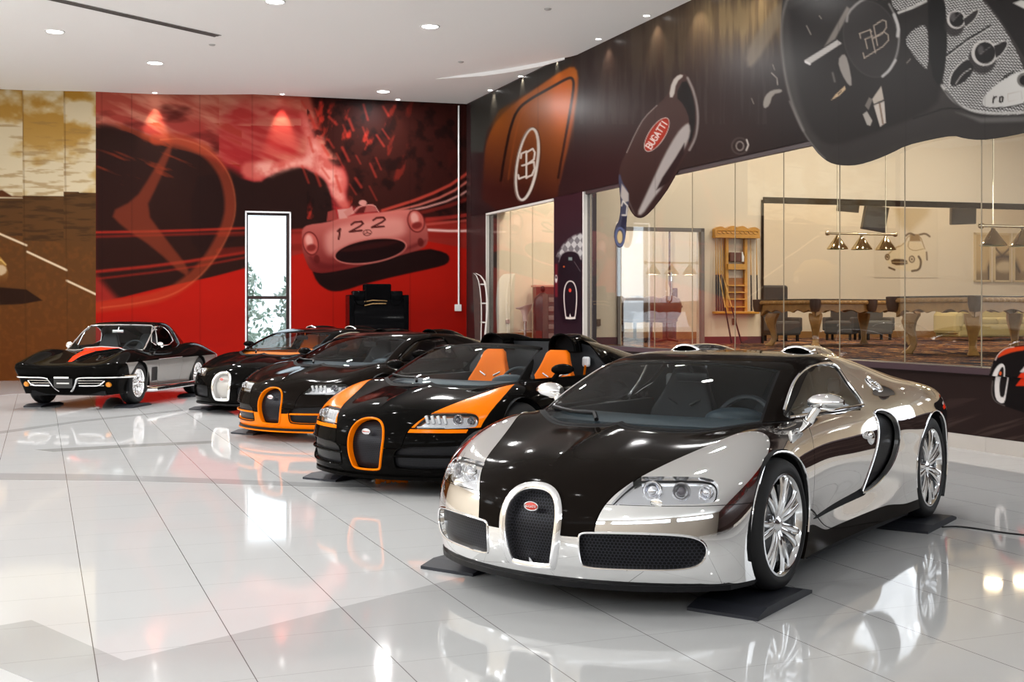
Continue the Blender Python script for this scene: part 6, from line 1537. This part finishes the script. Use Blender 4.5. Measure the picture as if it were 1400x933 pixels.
    # --- roof scoops behind the cabin
    for s in (1, -1):
        mb = MB(); R_ = []
        for k in np.linspace(0, 1, 9):
            x = -.30 - 1.02 * k; zt_ = (1.224 if not v.get('open') else 1.235) * (1 - k) ** 1.0 + k * (S_ROOF(np.array([x]))[0] - .03) ; zt_ -= .035 * math.sin(k * math.pi) * -1; w = .145 * (1 - .45 * k); yc = .405 - .06 * k; zb = S_ROOF(np.array([x]))[0] - .13
            R_.append([(x + .03 * math.sin(a) * (1 - k), yc + w * math.cos(a), zb + (zt_ - zb) * math.sin(a) ** .75) for a in np.linspace(0, math.pi, 17)])
        mb.loft([[(a, s * b, c) for a, b, c in r] for r in R_], closed=False, caps=False); sc_ = mb.build('air_scoop', v['scoop'], car)
        mb = MB(); mb.tube([(a, s * b, c) for a, b, c in R_[0]], .011, 8); mb.build('scoop_rim', v['scoop_rim'], sc_)
        mb = MB(); r1 = [(a - .12, s * b, c - .005) for a, b, c in R_[0]]; mb.add(r1, [tuple(range(len(r1)))]); mb.build('scoop_duct', M['dark'], sc_)
    # --- lower edge: splitter, floor pan, wheel housings
    PO = [(2.285 - .42 * y * y - .15 * abs(y) ** 8 - .030, y) for y in np.linspace(-.80, .80, 29)]; PO = [(PO[0][0] - .30, -.945)] + [(PO[0][0] - .12, -.90)] + PO + [(PO[-1][0] - .12, .90), (PO[-1][0] - .30, .945)]
    mb = MB(); mb.prism(PO + [(1.45, .90), (1.45, -.90)], .085, .112); mb.build('front_splitter', v['splitter'], car)
    if v.get('lip2'):
        mb = MB(); mb.prism([(a + .012, b) for a, b in PO] + [(1.7, .9), (1.7, -.9)], .070, .085); mb.build('splitter_edge', v['lip2'], car)
    mb = MB(); mb.prism([(1.98, -.5), (1.98, .5), (1.75, .62), (.95, .70), (.9, .93), (-.9, .95), (-.95, .68), (-1.8, .68), (-2.1, .7), (-2.1, -.7), (-1.8, -.68), (-.95, -.68), (-.9, -.95), (.9, -.93), (.95, -.70), (1.75, -.62)], .085, .11)
    mb.build('floor_pan', M['dark'], car)
    for cx_, cz_, r_ in ((1.355, .345, .392), (-1.355, .36, .412)):
        for s in (1, -1):
            mb = MB(); A_ = np.linspace(-.35, math.pi + .35, 24); mb.loft([[(cx_ + r_ * math.cos(a), s * yy, cz_ + r_ * math.sin(a)) for a in A_] for yy in (.60, .965)], closed=False, caps=False)
            mb.add([(cx_ + r_ * math.cos(a), s * .60, cz_ + r_ * math.sin(a)) for a in A_], [tuple(range(len(A_)))]); mb.build('wheel_housing', M['dark'], car)
    wheel_set(car, [(1.355, .985, .345, .25, .262), (1.355, -.985, .345, .25, .262), (-1.355, .985, .36, .34, .272), (-1.355, -.985, .36, .34, .272)], v['rim'])
    # --- cockpit
    mb = MB(); mb.box((.2, 0, .16), (1.5, 1.5, .06))
    for s in (1, -1): mb.box((.2, s * .795, .5), (1.5, .05, .66))
    mb.box((.2, 0, .3), (1.5, .16, .3), bev=.03); mb.box((1.0, 0, .45), (.06, 1.5, .6)); mb.build('cockpit_tub', v['tub'], car)
    xb = -.49; zz = np.linspace(.2, 1.16, 25); yy = []
    for z in zz:
        c = np.linspace(0, .82, 300); f_ = s_all(np.full(300, xb), c, np.full(300, z)); ok = c[f_ < -.02]; yy.append(ok.max() if len(ok) else 0.0)
    PB = [(y, z) for y, z in zip(yy, zz) if y > 0]; mb = MB(); mb.prism(PB + [(-a, b) for a, b in PB[::-1]], xb - .03, xb, (1, 2, 0)); mb.build('bulkhead', v['tub'], car)
    mb = MB()
    D_ = lambda y: [(.62 - .10 * (abs(y) / .7) ** 2 + dx, y, dz) for dx, dz in ((.50, .80), (.38, .822), (.20, .826), (.05, .815), (-.03, .785), (-.04, .74), (0, .66), (.1, .58), (.5, .58))]
    mb.loft([D_(y) for y in np.linspace(-.72, .72, 13)]); mb.ellipsoid((.60, .37, .81), (.13, .20, .07), 20, 10); mb.build('dashboard', v['dash'], car)
    R_ = rot('Y', -.45)
    mb = MB(); c0 = np.array((.50, .37, .775)); mb.tube([c0 + R_ @ np.array([0, .18 * math.cos(a), .175 * math.sin(a)]) for a in np.linspace(0, 2 * math.pi, 36, endpoint=False)], .017, 8, closed=True)
    for a in (0, math.pi, -math.pi / 2): mb.tube([c0 + R_ @ np.array([.01, 0, 0]), c0 + R_ @ np.array([.0, .17 * math.cos(a), .17 * math.sin(a)])], .016, 6)
    mb.ellipsoid(tuple(c0), (.035, .06, .055), 14, 8); mb.build('steering_wheel', v['wheelmat'], car)
    for y in (.37, -.37): seat(car, y, v['seat'], M['silver'])
    for s in (1, -1):
        mb = MB(); mb.box((-.44, s * .60, .965), (.03, .085, .10), bev=.02); o = mb.build('belt_guide', M['white_belt'], car)
        mb = MB(); mb.tube(np.array([(-.425, s * .60, .93), (-.40, s * .585, .75), (-.36, s * .57, .45)]), .024, 4, flat=.004); mb.build('seat_belt', v['belt'], o)
    if not v.get('open'):
        mb = MB(); mb.box((.44, -.0, 1.045), (.03, .22, .06), bev=.014, M=rot('Y', .1)); mb.tube([(.44, 0, 1.07), (.50, 0, 1.13)], .012, 6); mb.build('rear_view_mirror', M['plastic'], car)
    P = np.array([(1.275, -.22), (1.24, -.36), (1.17, -.50), (1.08, -.63)]); top = []
    for a, b in P:
        zc_ = np.linspace(.7, 1.1, 400); f_ = s_all(np.full(400, a), np.full(400, abs(b)), zc_); top.append((a, b, zc_[f_ < 0].max() + .012))
    mb = MB(); mb.tube(chaikin(top, 2, False), [.011] * len(chaikin(top, 2, False)), 6); mb.tube([top[0], (top[0][0] + .06, top[0][1] + .05, top[0][2] - .03)], .014, 6); mb.build('wiper', M['plastic'], car)
    return car

BASE = dict(intake='small', hood=M['black'], fender=M['black'], bumper=M['black'], rear=M['black'], door=M['black'], roof=M['black'], sill=M['black'], groove=M['dark'], ring=M['trim_chrome'], mesh=M['mesh'], badge=M['badge_red'], letters=M['badge_white'],
            handle=M['trim_chrome'], inlet_trim=M['plastic'], lampback=M['lamp'], trim=M['trim_chrome'], sideglass=M['tint_glass'], mirror=M['black'], scoop=M['black'], scoop_rim=M['trim_chrome'], splitter=M['plastic'], rim=M['rim'], tub=M['leather'], dash=M['dash'], wheelmat=M['leather'], seat=M['leather'], belt=M['plastic'])
VA = dict(BASE, hood=M['carbon'], roof=M['carbon'], fender=M['chrome'], bumper=M['chrome'], rear=M['chrome'], door=M['chrome'], sill=M['carbon'], mirror=M['chrome'], scoop=M['chrome'], inlet_trim=M['trim_chrome'], trim_intake=1)
sports_car((1.391, 7.933), 34.85, 'polished silver and dark brown sports car, nearest of all, with chrome horseshoe grille', VA, 2)
VB = dict(BASE, intake='wide', open=1, flash=M['orange'], ring=M['orange'], ring_w=.5, badge=M['silver'], letters=M['badge_red'], seat=M['orange_leather'], belt=M['orange'], led=1, scoop_rim=M['black'], inlet_trim=M['black'], splitter=M['black'], trim=M['black'], handle=M['black'])
sports_car((-.008, 11.802), 31.8, 'black open-top sports car with orange fender panels and orange seats', VB, 1)
VC = dict(BASE, intake='wide', hood=M['carbon'], fender=M['carbon'], bumper=M['carbon'], rear=M['carbon'], door=M['carbon'], roof=M['carbon'], low=M['orange'], ring=M['orange'], ring_w=.5, badge=M['silver'], letters=M['badge_red'], led=1, inlet_trim=M['carbon'], splitter=M['plastic'], lip2=M['orange'], trim=M['black'], handle=M['black'], scoop_rim=M['black'], sill=M['orange'])
sports_car((-1.585, 15.80), 32.4, 'dark carbon sports car with orange lower bumper and orange grille ring', VC, 1)
VD = dict(BASE, mesh=M['mesh_silver'], tub=M['tan_leather'], dash=M['tan_leather'], seat=M['orange_leather'], belt=M['plastic'], lampback=M['lens_dark'], inlet_trim=M['black'])
sports_car((-3.126, 19.51), 29.7, 'black sports car with silver mesh grille and tan cockpit beside the vintage coupe', VD, 1)
# ------------------------------------------------------------------ ramps under the tyres
def ramps(pos, th, spots, what):
    fx, fy = -math.sin(math.radians(th)), -math.cos(math.radians(th)); a = math.atan2(fy, fx)
    for (x, y, w, nm) in spots:
        s = 1 if y > 0 else -1
        c = np.array([pos[0] + x * fx - y * fy, pos[1] + x * fy + y * fx])
        t = MB(); t.prism([(-.36, 0), (.36, 0), (.36, .018), (.24, .0448), (-.24, .0448), (-.36, .018)], -w / 2, w / 2, (0, 2, 1))
        tag(t.build('wheel_ramp', M['pad'], None, (c[0], c[1], 0), a), 'low black rubber ramp under the %s tyre of %s' % (nm, what), 'wheel ramp', 'ramps under the tyres')
for pos, th, what, rear in (((1.391, 7.933), 34.85, 'the silver sports car', 1), ((-.008, 11.802), 31.8, 'the open-top car', 0), ((-1.585, 15.80), 32.4, 'the orange-bumpered car', 0), ((-3.126, 19.51), 29.7, 'the silver-grilled car', 0)):
    sp = [(1.50, .86, .38, 'front left'), (1.50, -.86, .38, 'front right')]
    if rear: sp += [(-1.30, .84, .46, 'rear left'), (-1.30, -.84, .46, 'rear right')]
    ramps(pos, th, sp, what)

# ------------------------------------------------------------------ the vintage coupe
V_TOP = Tab2([2.2, 2.0, 1.7, 1.4, 1.1, .7, .2, -.4, -.9, -1.3, -1.7, -2.1, -2.4], [0, .3, .5, .66, .78, .88], [[.60, .60, .605, .61, .615, .62], [.655, .65, .655, .665, .66, .645], [.715, .705, .73, .765, .745, .665], [.775, .755, .79, .845, .80, .67], [.82, .795, .82, .862, .81, .675],
    [.85, .83, .82, .832, .785, .68], [.86, .84, .82, .80, .765, .685], [.87, .86, .845, .825, .78, .69], [.88, .87, .87, .875, .825, .70], [.88, .875, .885, .912, .845, .705], [.85, .85, .865, .885, .81, .70], [.77, .77, .775, .78, .73, .67], [.66, .66, .66, .65, .64, .63]])
V_SIDE = Tab2([2.2, 1.9, 1.6, 1.245, .8, .2, -.4, -.9, -1.3, -1.8, -2.2, -2.4], [.1, .3, .5, .67, .78, .95], [[.66, .70, .76, .80, .74, .6], [.72, .77, .83, .865, .82, .70], [.78, .82, .865, .885, .84, .74], [.81, .84, .875, .89, .86, .76], [.79, .82, .855, .868, .84, .74], [.79, .815, .845, .855, .83, .74], [.80, .825, .855, .865, .84, .76], [.81, .84, .87, .882, .86, .78], [.81, .84, .88, .89, .87, .80], [.78, .81, .85, .87, .84, .76], [.70, .74, .80, .83, .78, .68], [.62, .66, .72, .76, .7, .6]])
V_ROOF = Tab1([1.3, 1.0, .75, .5, .25, .05, -.3, -.7, -1.2, -1.7, -2.1, -2.5], [.55, .72, .855, 1.01, 1.165, 1.255, 1.295, 1.27, 1.13, .96, .82, .64])
V_CS = Tab2([1.0, .5, 0, -.5, -1.0, -1.5, -2.3], [.75, .9, 1.05, 1.2, 1.35], [[.74, .71, .66, .60, .54], [.73, .70, .66, .60, .54], [.725, .70, .655, .60, .53], [.70, .68, .63, .57, .50], [.62, .59, .53, .46, .38], [.48, .44, .38, .31, .24], [.25, .22, .18, .14, .1]])
STW = lambda x: .03 + np.maximum(1.86 - x, 0) * .13 + np.maximum(1.19 - x, 0) * .30
def v_body(x, y, z):
    y = np.abs(y); w = STW(x); st = .042 * sstep(w + .05, w - .005, y) * sstep(1.9, 1.6, x) * sstep(.62, .72, x)
    T = V_TOP(x, y) + st
    xf = 2.13 - .16 * y ** 2 - .10 * y ** 6 - .75 * np.maximum(z - .60, 0) - .55 * np.maximum(.57 - z, 0); xr = -2.36 + .16 * y ** 2 + .3 * np.abs(z - .6)
    return lse(.011, (z - T) * .95, y - V_SIDE(x, z), (x - xf) * .85, (xr - x) * .9)
def v_cab(x, y, z):
    y = np.abs(y); xp = x + .22 * y * y * sstep(-.2, .4, x)
    return lse(.022, (z - V_ROOF(xp) + .06 * y * y) * .88, (y - V_CS(x, z)) * .96, (-2.3 - x), x - 1.2, .7 - z)
def v_all(x, y, z): return smin(.010, v_body(x, y, z), v_cab(x, y, z))
def vintage_coupe(pos, th):
    fx, fy = -math.sin(math.radians(th)), -math.cos(math.radians(th)); F = v_all
    car = empty('vintage_coupe', (pos[0], pos[1], .045), math.atan2(fy, fx), 'black vintage coupe with orange-red hood stripe and chrome bumpers at the far left', 'car')
    S = base_skin(F, (-2.46, -.05, .1), (2.2, .98, 1.36), .028, .19); seam_f = lambda V: v_body(*V.T) - v_cab(*V.T)
    body, cab = S.split(seam_f)
    ar = lambda V: np.where(V[:, 1] > .4, np.minimum(np.hypot(V[:, 0] - 1.245, (V[:, 2] - .33)) - .352, np.hypot(V[:, 0] + 1.245, (V[:, 2] - .33)) - .35), 1.0); body = body.split(ar)[1]
    gr, body = body.split(front_region([(-.2, .44), (.60, .44), (.66, .40), (.60, .30), (-.2, .28)], 1, 1.5)); gr2 = gr
    gill, body = body.split(side_region([(.72, .33), (.80, .56), (.55, .56), (.47, .33)], 0))
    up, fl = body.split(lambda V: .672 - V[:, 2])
    dr = side_region([(.52, 1.0), (.50, .67), (.44, .26), (-.42, .26), (-.50, .67), (-.46, 1.0)], 0)
    nose, fl = fl.split(lambda V: 1.59 + np.maximum(V[:, 2] - .45, 0) * .75 - V[:, 0])
    st = lambda V: np.maximum.reduce([V[:, 1] - STW(V[:, 0]), .70 - V[:, 0], V[:, 0] - 1.86]); stripe, up = up.split(st)
    gp, stripe = stripe.split(lambda V: np.abs(V[:, 0] - 1.21) - .022)
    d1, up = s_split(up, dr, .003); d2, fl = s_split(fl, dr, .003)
    skin_object('body_shell', F, up, M['black'], car, thick=.01); skin_object('hood_stripe', F, stripe, M['stripe'], car, thick=0); skin_object('hood_scoop_slot', F, gp, M['dark'], car, thick=0)
    skin_object('nose_panel', F, nose, M['black'], car, thick=.01); skin_object('grille_opening', F, gr2, M['dark'], car, thick=0, off=-.06)
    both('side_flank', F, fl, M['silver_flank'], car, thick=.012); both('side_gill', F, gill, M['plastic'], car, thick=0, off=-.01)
    for sd in 'LR':
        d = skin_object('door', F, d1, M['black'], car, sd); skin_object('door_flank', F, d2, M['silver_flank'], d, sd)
    ws, cab = cab.split(lambda V: np.maximum.reduce([.10 - .16 * V[:, 1] ** 2 - V[:, 0], V[:, 1] - (.625 + .10 * (V[:, 0] - .3))])); SG = [(.47, .88), (.14, 1.19), (-.02, 1.215), (-.30, 1.21), (-.52, 1.10), (-.56, .90)]
    sg, cab = cab.split(lambda V: np.where(V[:, 1] > .3, poly_sd(V[:, 0], V[:, 2], chaikin(SG, 1)), 1.0))
    skin_object('windscreen', F, ws, M['car_glass'], car, thick=0, off=-.004); skin_object('roof', F, cab, M['black'], car, thick=.02)
    for sd in 'LR': skin_object('side_window', F, sg, M['car_glass'], car, sd, 0, -.004)
    rail('window_trim', F, list(chaikin(SG, 1)) + [tuple(chaikin(SG, 1)[0])], .011, M['trim_chrome'], car)
    rail('quarter_light_bar', F, [(.20, .90), (.13, 1.05), (.08, 1.17)], .009, M['trim_chrome'], car)
    rail('belt_moulding', F, [(.5, .680), (0, .683), (-.46, .686)], .006, M['trim_chrome'], car)
    # windscreen surround: follow the glass outline
    yl = np.linspace(-.62, .62, 15)
    def drop(x, y):
        z = np.linspace(.7, 1.4, 500); f_ = F(np.full(500, x), np.full(500, abs(y)), z); return z[f_ < 0].max()
    P = [(.10 - .16 * y * y, y, drop(.10 - .16 * y * y, y)) for y in yl]; mb = MB(); mb.tube(P, .014, 8); mb.build('windscreen_header', M['trim_chrome'], car)
    for s in (1, -1):
        P = [(x, s * (.625 + .10 * (x - .3)), drop(x, .625 + .10 * (x - .3))) for x in np.linspace(.04, .66, 8)]; mb = MB(); mb.tube(P, .013, 8); mb.build('windscreen_post', M['trim_chrome'], car)
    P = [(.78 - .22 * y * y, y, drop(.78 - .22 * y * y, y)) for y in np.linspace(-.66, .66, 15)]; mb = MB(); mb.tube(P, .012, 8); mb.build('cowl_trim', M['trim_chrome'], car)
    # front: blades, grille bars, lamps, plate
    fr = lambda y, z: front_hit(F, [(y, z)])[0][0]
    for s in (1, -1):
        P = [(fr(.86, .455) - .04, s * .895, .455), (fr(.80, .455) + .03, s * .84, .455), (fr(.55, .455) + .045, s * .58, .455), (fr(.3, .455) + .05, s * .32, .455), (fr(.2, .43) + .05, s * .235, .44), (fr(.2, .36) + .05, s * .205, .37), (fr(.1, .28) + .05, s * .15, .28), (fr(.05, .26) + .03, s * .10, .24)]
        P = chaikin(P, 2, False); mb = MB(); mb.tube(P, .026, 10, flat=.014, up=(1, 0, .3)); mb.build('bumper_blade', M['trim_chrome'], car)
        mb = MB(); mb.lathe([(0, .02), (.03, .016), (.042, .004), (.045, -.03)], 20, 'X', loc=(fr(.66, .34) + .012, s * .665, .345)); mb.build('parking_lamp', M['amber'], car)
        for z in (.405, .365, .325): mb = MB(); mb.tube([(fr(y, z) + .006, s * y, z) for y in np.linspace(.22, .60, 8)], .007, 6); mb.build('grille_bar', M['trim_chrome'], car)
        mb = MB(); mb.tube([(fr(y, .37) + .012, s * y, .40 - .075 * (1 - (max(y - .5, 0) / .12) ** 2)) for y in np.linspace(.24, .62, 12)], .012, 8); mb.build('grille_rim', M['trim_chrome'], car)
        q = side_hit(F, [(.30, .80)])[0]; mb = MB(); mb.tube([(.30, s * (q[1] - .03), .80), (.30, s * (q[1] + .05), .88)], .014, 8); w = mb.build('door_mirror', M['trim_chrome'], car); mb = MB(); mb.ellipsoid((.31, s * (q[1] + .07), .905), (.035, .065, .055), 16, 10); mb.build('mirror_head', M['trim_chrome'], w)
        mb = MB(); mb.tube([(1.0, s * .84, .225), (.84, s * .895, .215), (-.80, s * .905, .205), (-.92, s * .88, .20)], .055, 14); pb_ = mb.build('side_pipe', M['trim_chrome'], car)
        mb = MB()
        for k in range(24): x = .74 - k * 1.5 / 23; mb.box((x, s * .958, .21), (.03, .008, .05), M=rot('Y', .3))
        mb.build('pipe_slot', M['dark'], pb_)
        mb = MB(); A_ = np.linspace(-.3, math.pi + .3, 22)
        for cx_ in (1.245, -1.245):
            mb = MB(); mb.loft([[(cx_ + .385 * math.cos(a), s * yy, .33 + .385 * math.sin(a)) for a in A_] for yy in (.52, .86)], closed=False, caps=False); mb.add([(cx_ + .385 * math.cos(a), s * .52, .33 + .385 * math.sin(a)) for a in A_], [tuple(range(len(A_)))]); mb.build('wheel_housing', M['dark'], car)
    mb = MB(); mb.box((fr(0, .36) + .05, 0, .365), (.015, .30, .15), bev=.006); pl = mb.build('number_plate', mat('dark_plate', rgb(38, 38, 38), .4), car); mb = MB(); mb.box((fr(0, .36) + .06, 0, .365), (.004, .20, .018)); mb.build('plate_line', M['badge_white'], pl)
    mb = MB(); mb.tube([(fr(0, .44) + .05, y, .455) for y in (-.12, .12)], .018, 8); mb.build('plate_bar', M['trim_chrome'], car)
    mb = MB(); mb.prism([(1.9, -.6), (1.9, .6), (.85, .62), (.8, .78), (-.8, .78), (-.85, .6), (-2.1, .6), (-2.1, -.6), (-.85, -.6), (-.8, -.78), (.8, -.78), (.85, -.62)], .17, .24); mb.build('floor_pan', M['dark'], car)
    mb = MB(); mb.box((0, 0, .25), (1.3, 1.36, .05)); mb.box((.62, 0, .55), (.05, 1.3, .6)); mb.box((-.72, 0, .6), (.05, 1.2, .5)); mb.build('cockpit_tub', M['leather'], car)
    mb = MB(); mb.loft([[(.60 - dx, y, z) for dx, z in ((-.1, .80), (0, .835), (.14, .83), (.2, .76), (.15, .62), (-.1, .6))] for y in np.linspace(-.64, .64, 9)]); mb.build('dashboard', M['leather'], car)
    mb = MB(); R_ = rot('Y', -.35); c0 = np.array((.33, .34, .80)); mb.tube([c0 + R_ @ np.array([0, .19 * math.cos(a), .19 * math.sin(a)]) for a in np.linspace(0, 6.283, 30, endpoint=False)], .013, 8, closed=True)
    for a in (.5, 2.6, 4.7): mb.tube([c0, c0 + R_ @ np.array([0, .18 * math.cos(a), .18 * math.sin(a)])], .010, 6)
    mb.build('steering_wheel', M['leather'], car)
    for y in (.34, -.34): seat(car, y, M['leather'], M['silver'])
    mb = MB(); mb.box((.18, 0, 1.13), (.02, .2, .055), bev=.01); mb.tube([(.18, 0, 1.14), (.14, 0, 1.20)], .009, 6); mb.build('rear_view_mirror', M['silver'], car)
    wheel_set(car, [(1.245, .85, .335, .21, .225), (1.245, -.85, .335, .21, .225), (-1.245, .85, .335, .211, .225), (-1.245, -.85, .335, .211, .225)], M['trim_chrome'], style='steel')
VP, VT = (-6.62, 20.40), 6.9
vintage_coupe(VP, VT)
ramps(VP, VT, [(1.245, .75, .30, 'front left'), (1.245, -.75, .30, 'front right'), (-1.245, .75, .30, 'rear left')], 'the vintage coupe')
# ------------------------------------------------------------------ black upright unit in front of the red wall
Yb = 26.3; pb = ((515.5 - 700) / FPX * Yb, Yb); wb = 81 / FPX * Yb; zt = CH - (389 - HY) * Yb / FPX
t = empty('display_unit', (pb[0], pb[1], 0), WB.a + math.pi, 'tall glossy black upright unit with square raised top before the red wall', 'display unit')
mg = mat('black_lacquer', (.003, .003, .0035), .10, 0, .5, ior=1.12); fz = lambda y: CH - (y - HY) * Yb / FPX
for s in (-1, 1):
    mb = MB(); mb.box((s * (wb / 2 - .055), 0, fz(403.5) / 2), (.11, .7, fz(403.5)), bev=.02); mb.build('side_panel', mg, t)
    mb = MB(); mb.box((s * wb * .32, .03, (fz(398) + fz(412)) / 2), (wb * .20, .4, fz(398) - fz(412)), bev=.03); mb.tube([(s * wb * .43, -.2, fz(404)), (s * wb * .36, -.23, fz(416)), (s * wb * .26, -.26, fz(418)), (s * wb * .2, -.26, fz(410))], .012, 8); mb.build('shoulder', mg, t)
mb = MB(); hw = wb / 2 - .11
mb.loft([[(-hw, y, z), (hw, y, z), (hw, .3, z), (-hw, .3, z)] for y, z in ((-.32, .15), (-.36, .7), (-.38, 1.1), (-.34, fz(432)), (-.26, fz(420)), (-.22, fz(416)), (-.2, fz(411)))]); mb.build('front_body', mg, t)
mb = MB(); mb.box((0, .02, (fz(388.5) + fz(413)) / 2), (wb * .45, .36, fz(388.5) - fz(413)), bev=.03); mb.build('raised_top', mg, t)
mb = MB(); mb.tube([(-wb * .24, -.24, fz(413)), (-wb * .1, -.27, fz(411)), (wb * .1, -.27, fz(411.5)), (wb * .14, -.25, fz(412))], .012, 8); mb.tube([(-wb * .24, -.26, fz(418)), (-wb * .1, -.29, fz(415.5)), (wb * .12, -.29, fz(415.5))], .012, 8); mb.build('bronze_line', mat('bronze_line', rgb(150, 120, 80), .3, .8), t)
# ------------------------------------------------------------------ curved rimmed panel by the corner of the first window
tp = WR.t_px(672); pp_ = WR.pt(tp, .25)
fz2 = lambda y: CH - (y - HY) * pp_[1] / FPX; sx_ = lambda px: (px - 668) / FPX * pp_[1]
t = empty('curved_panel', (pp_[0] + sx_(668) - sx_(672) , pp_[1], 0), 0, 'curved dark wooden panel with white ribbed rim standing at the first window', 'panel')
zs_ = [0.0, .5, fz2(455), fz2(440), fz2(425), fz2(410), fz2(395), fz2(384), fz2(377), fz2(374)]
inn = [671, 671, 671.5, 672, 672, 671.5, 670, 668, 665, 661.5]; out = [676, 678, 679, 680.5, 681.5, 681.5, 680, 677.5, 672, 666]; lef = [664, 664, 663.5, 663, 662.5, 662, 661.5, 661, 660.5, 660]
mb = MB(); mb.prism([(sx_(a), z) for a, z in zip(lef, zs_)] + [(sx_(a), z) for a, z in zip(inn[::-1], zs_[::-1])], -.1, .1, (0, 2, 1)); mb.build('wood_face', mat('dark_walnut', rgb(60, 28, 18), .35, noise=.5, nscale=9), t)
mb = MB(); mw = mat('white_lacquer', rgb(214, 210, 206), .3)
mb.prism([(sx_(a - 2.2), z) for a, z in zip(out, zs_)] + [(sx_(a), z) for a, z in zip(out[::-1], zs_[::-1])], -.16, .16, (0, 2, 1)); mb.build('rim', mw, t)
mb = MB(); mb.prism([(sx_(a), z) for a, z in zip(inn, zs_)] + [(sx_(a + 1.2), z) for a, z in zip(inn[::-1], zs_[::-1])], -.13, .13, (0, 2, 1)); mb.build('inner_rim', mw, t)
for y in (389, 415, 441): mb = MB(); mb.box((sx_(675.3), 0, fz2(y)), (sx_(680) - sx_(671), .2, .03)); mb.build('rib', mw, t)

# ------------------------------------------------------------------ outdoors: paving and shrubs beyond the windows
mb = MB(); mb.box((0, 10, -.3), (160, 160, .1)); o = mb.build('ground', mat('pale_paving', rgb(190, 190, 182), .8)); o['kind'] = 'structure'
m_leaf = [mat('leaf_%d' % i, c, .6) for i, c in enumerate((rgb(196, 212, 200), rgb(226, 234, 224), rgb(164, 184, 168)))]
def shrub(x, y, h, w, label, seed):
    r = np.random.default_rng(seed); t = empty('shrub', (x, y, -.25), 0, label, 'shrub', 'shrubs outside the window'); V = []; F_ = []; mi = []
    n = 1500
    for k in range(n):
        a = r.uniform(0, 6.283); z = h * (.12 + .88 * r.uniform() ** .8); rr = w * (math.sin(min(1, (z / h)) * 2.6 + .35)) * math.sqrt(r.uniform()) * (.75 + .25 * math.sin(3 * a + 5 * z))
        c = np.array([rr * math.cos(a), rr * math.sin(a), z]); u = r.normal(size=3); u /= np.linalg.norm(u); v = np.cross(u, r.normal(size=3)); v /= np.linalg.norm(v) + 1e-9; s = r.uniform(.07, .14)
        o_ = len(V); V += [c - u * s, c + v * s * .45, c + u * s, c - v * s * .45]; F_.append((o_, o_ + 1, o_ + 2, o_ + 3)); mi.append(int(r.integers(0, 3)))
    mb = MB(); mb.add(V, F_); mb.m = mi; mb.build('foliage', m_leaf, t, clean=False)
    mb = MB()
    for k in range(7):
        a = k * .9; mb.tube([(0, 0, 0), (w * .25 * math.cos(a), w * .25 * math.sin(a), h * .4), (w * .5 * math.cos(a), w * .5 * math.sin(a), h * .8)], [.03, .02, .008], 6)
    mb.build('stem', mat('bark', rgb(110, 96, 80), .8), t)
cw = WB.pt((tW0 + tW1) / 2, -2.6)
shrub(cw[0] - 1.0, cw[1] + 1.6, 3.2, 1.05, 'pale green shrub outside the tall window, left one', 3)
shrub(cw[0] + .9, cw[1] + .6, 3.4, .75, 'pale green tall shrub outside the tall window, right one', 4)
# ------------------------------------------------------------------ cable on the floor behind the chrome car
pts = [at(1288, 722, 0), at(1310, 721, 0), at(1340, 725, 0), at(1372, 730, 0), at(1400, 733, 0), at(1450, 738, 0), at(1530, 742, 0)]
P_ = np.array(pts); P_[:, 2] = .006; mb = MB(); mb.tube(chaikin(P_, 2, False), .006, 8); tag(mb.build('power_cable', M['rubber']), 'thin black cable running over the floor from the rear wheel of the chrome car', 'cable')

p = at(534, 657, .03); t = MB()
for k in range(6): t.box((-.11 + .045 * k, .012 * math.sin(k * 2.1), .028 + .012 * (k % 2)), (.04, .05, .05 - .006 * (k % 3)), M=rot('Y', .5 * math.sin(k * 1.7)), bev=.006)
t.tube([(-.13, 0, .012), (-.05, .02, .03), (.05, -.02, .03), (.15, .01, .012)], .012, 6)
tag(t.build('strap_bundle', M['orange'], None, (p[0], p[1], 0), .2), 'small crumpled orange strap on the floor under the open-top car nose', 'strap')
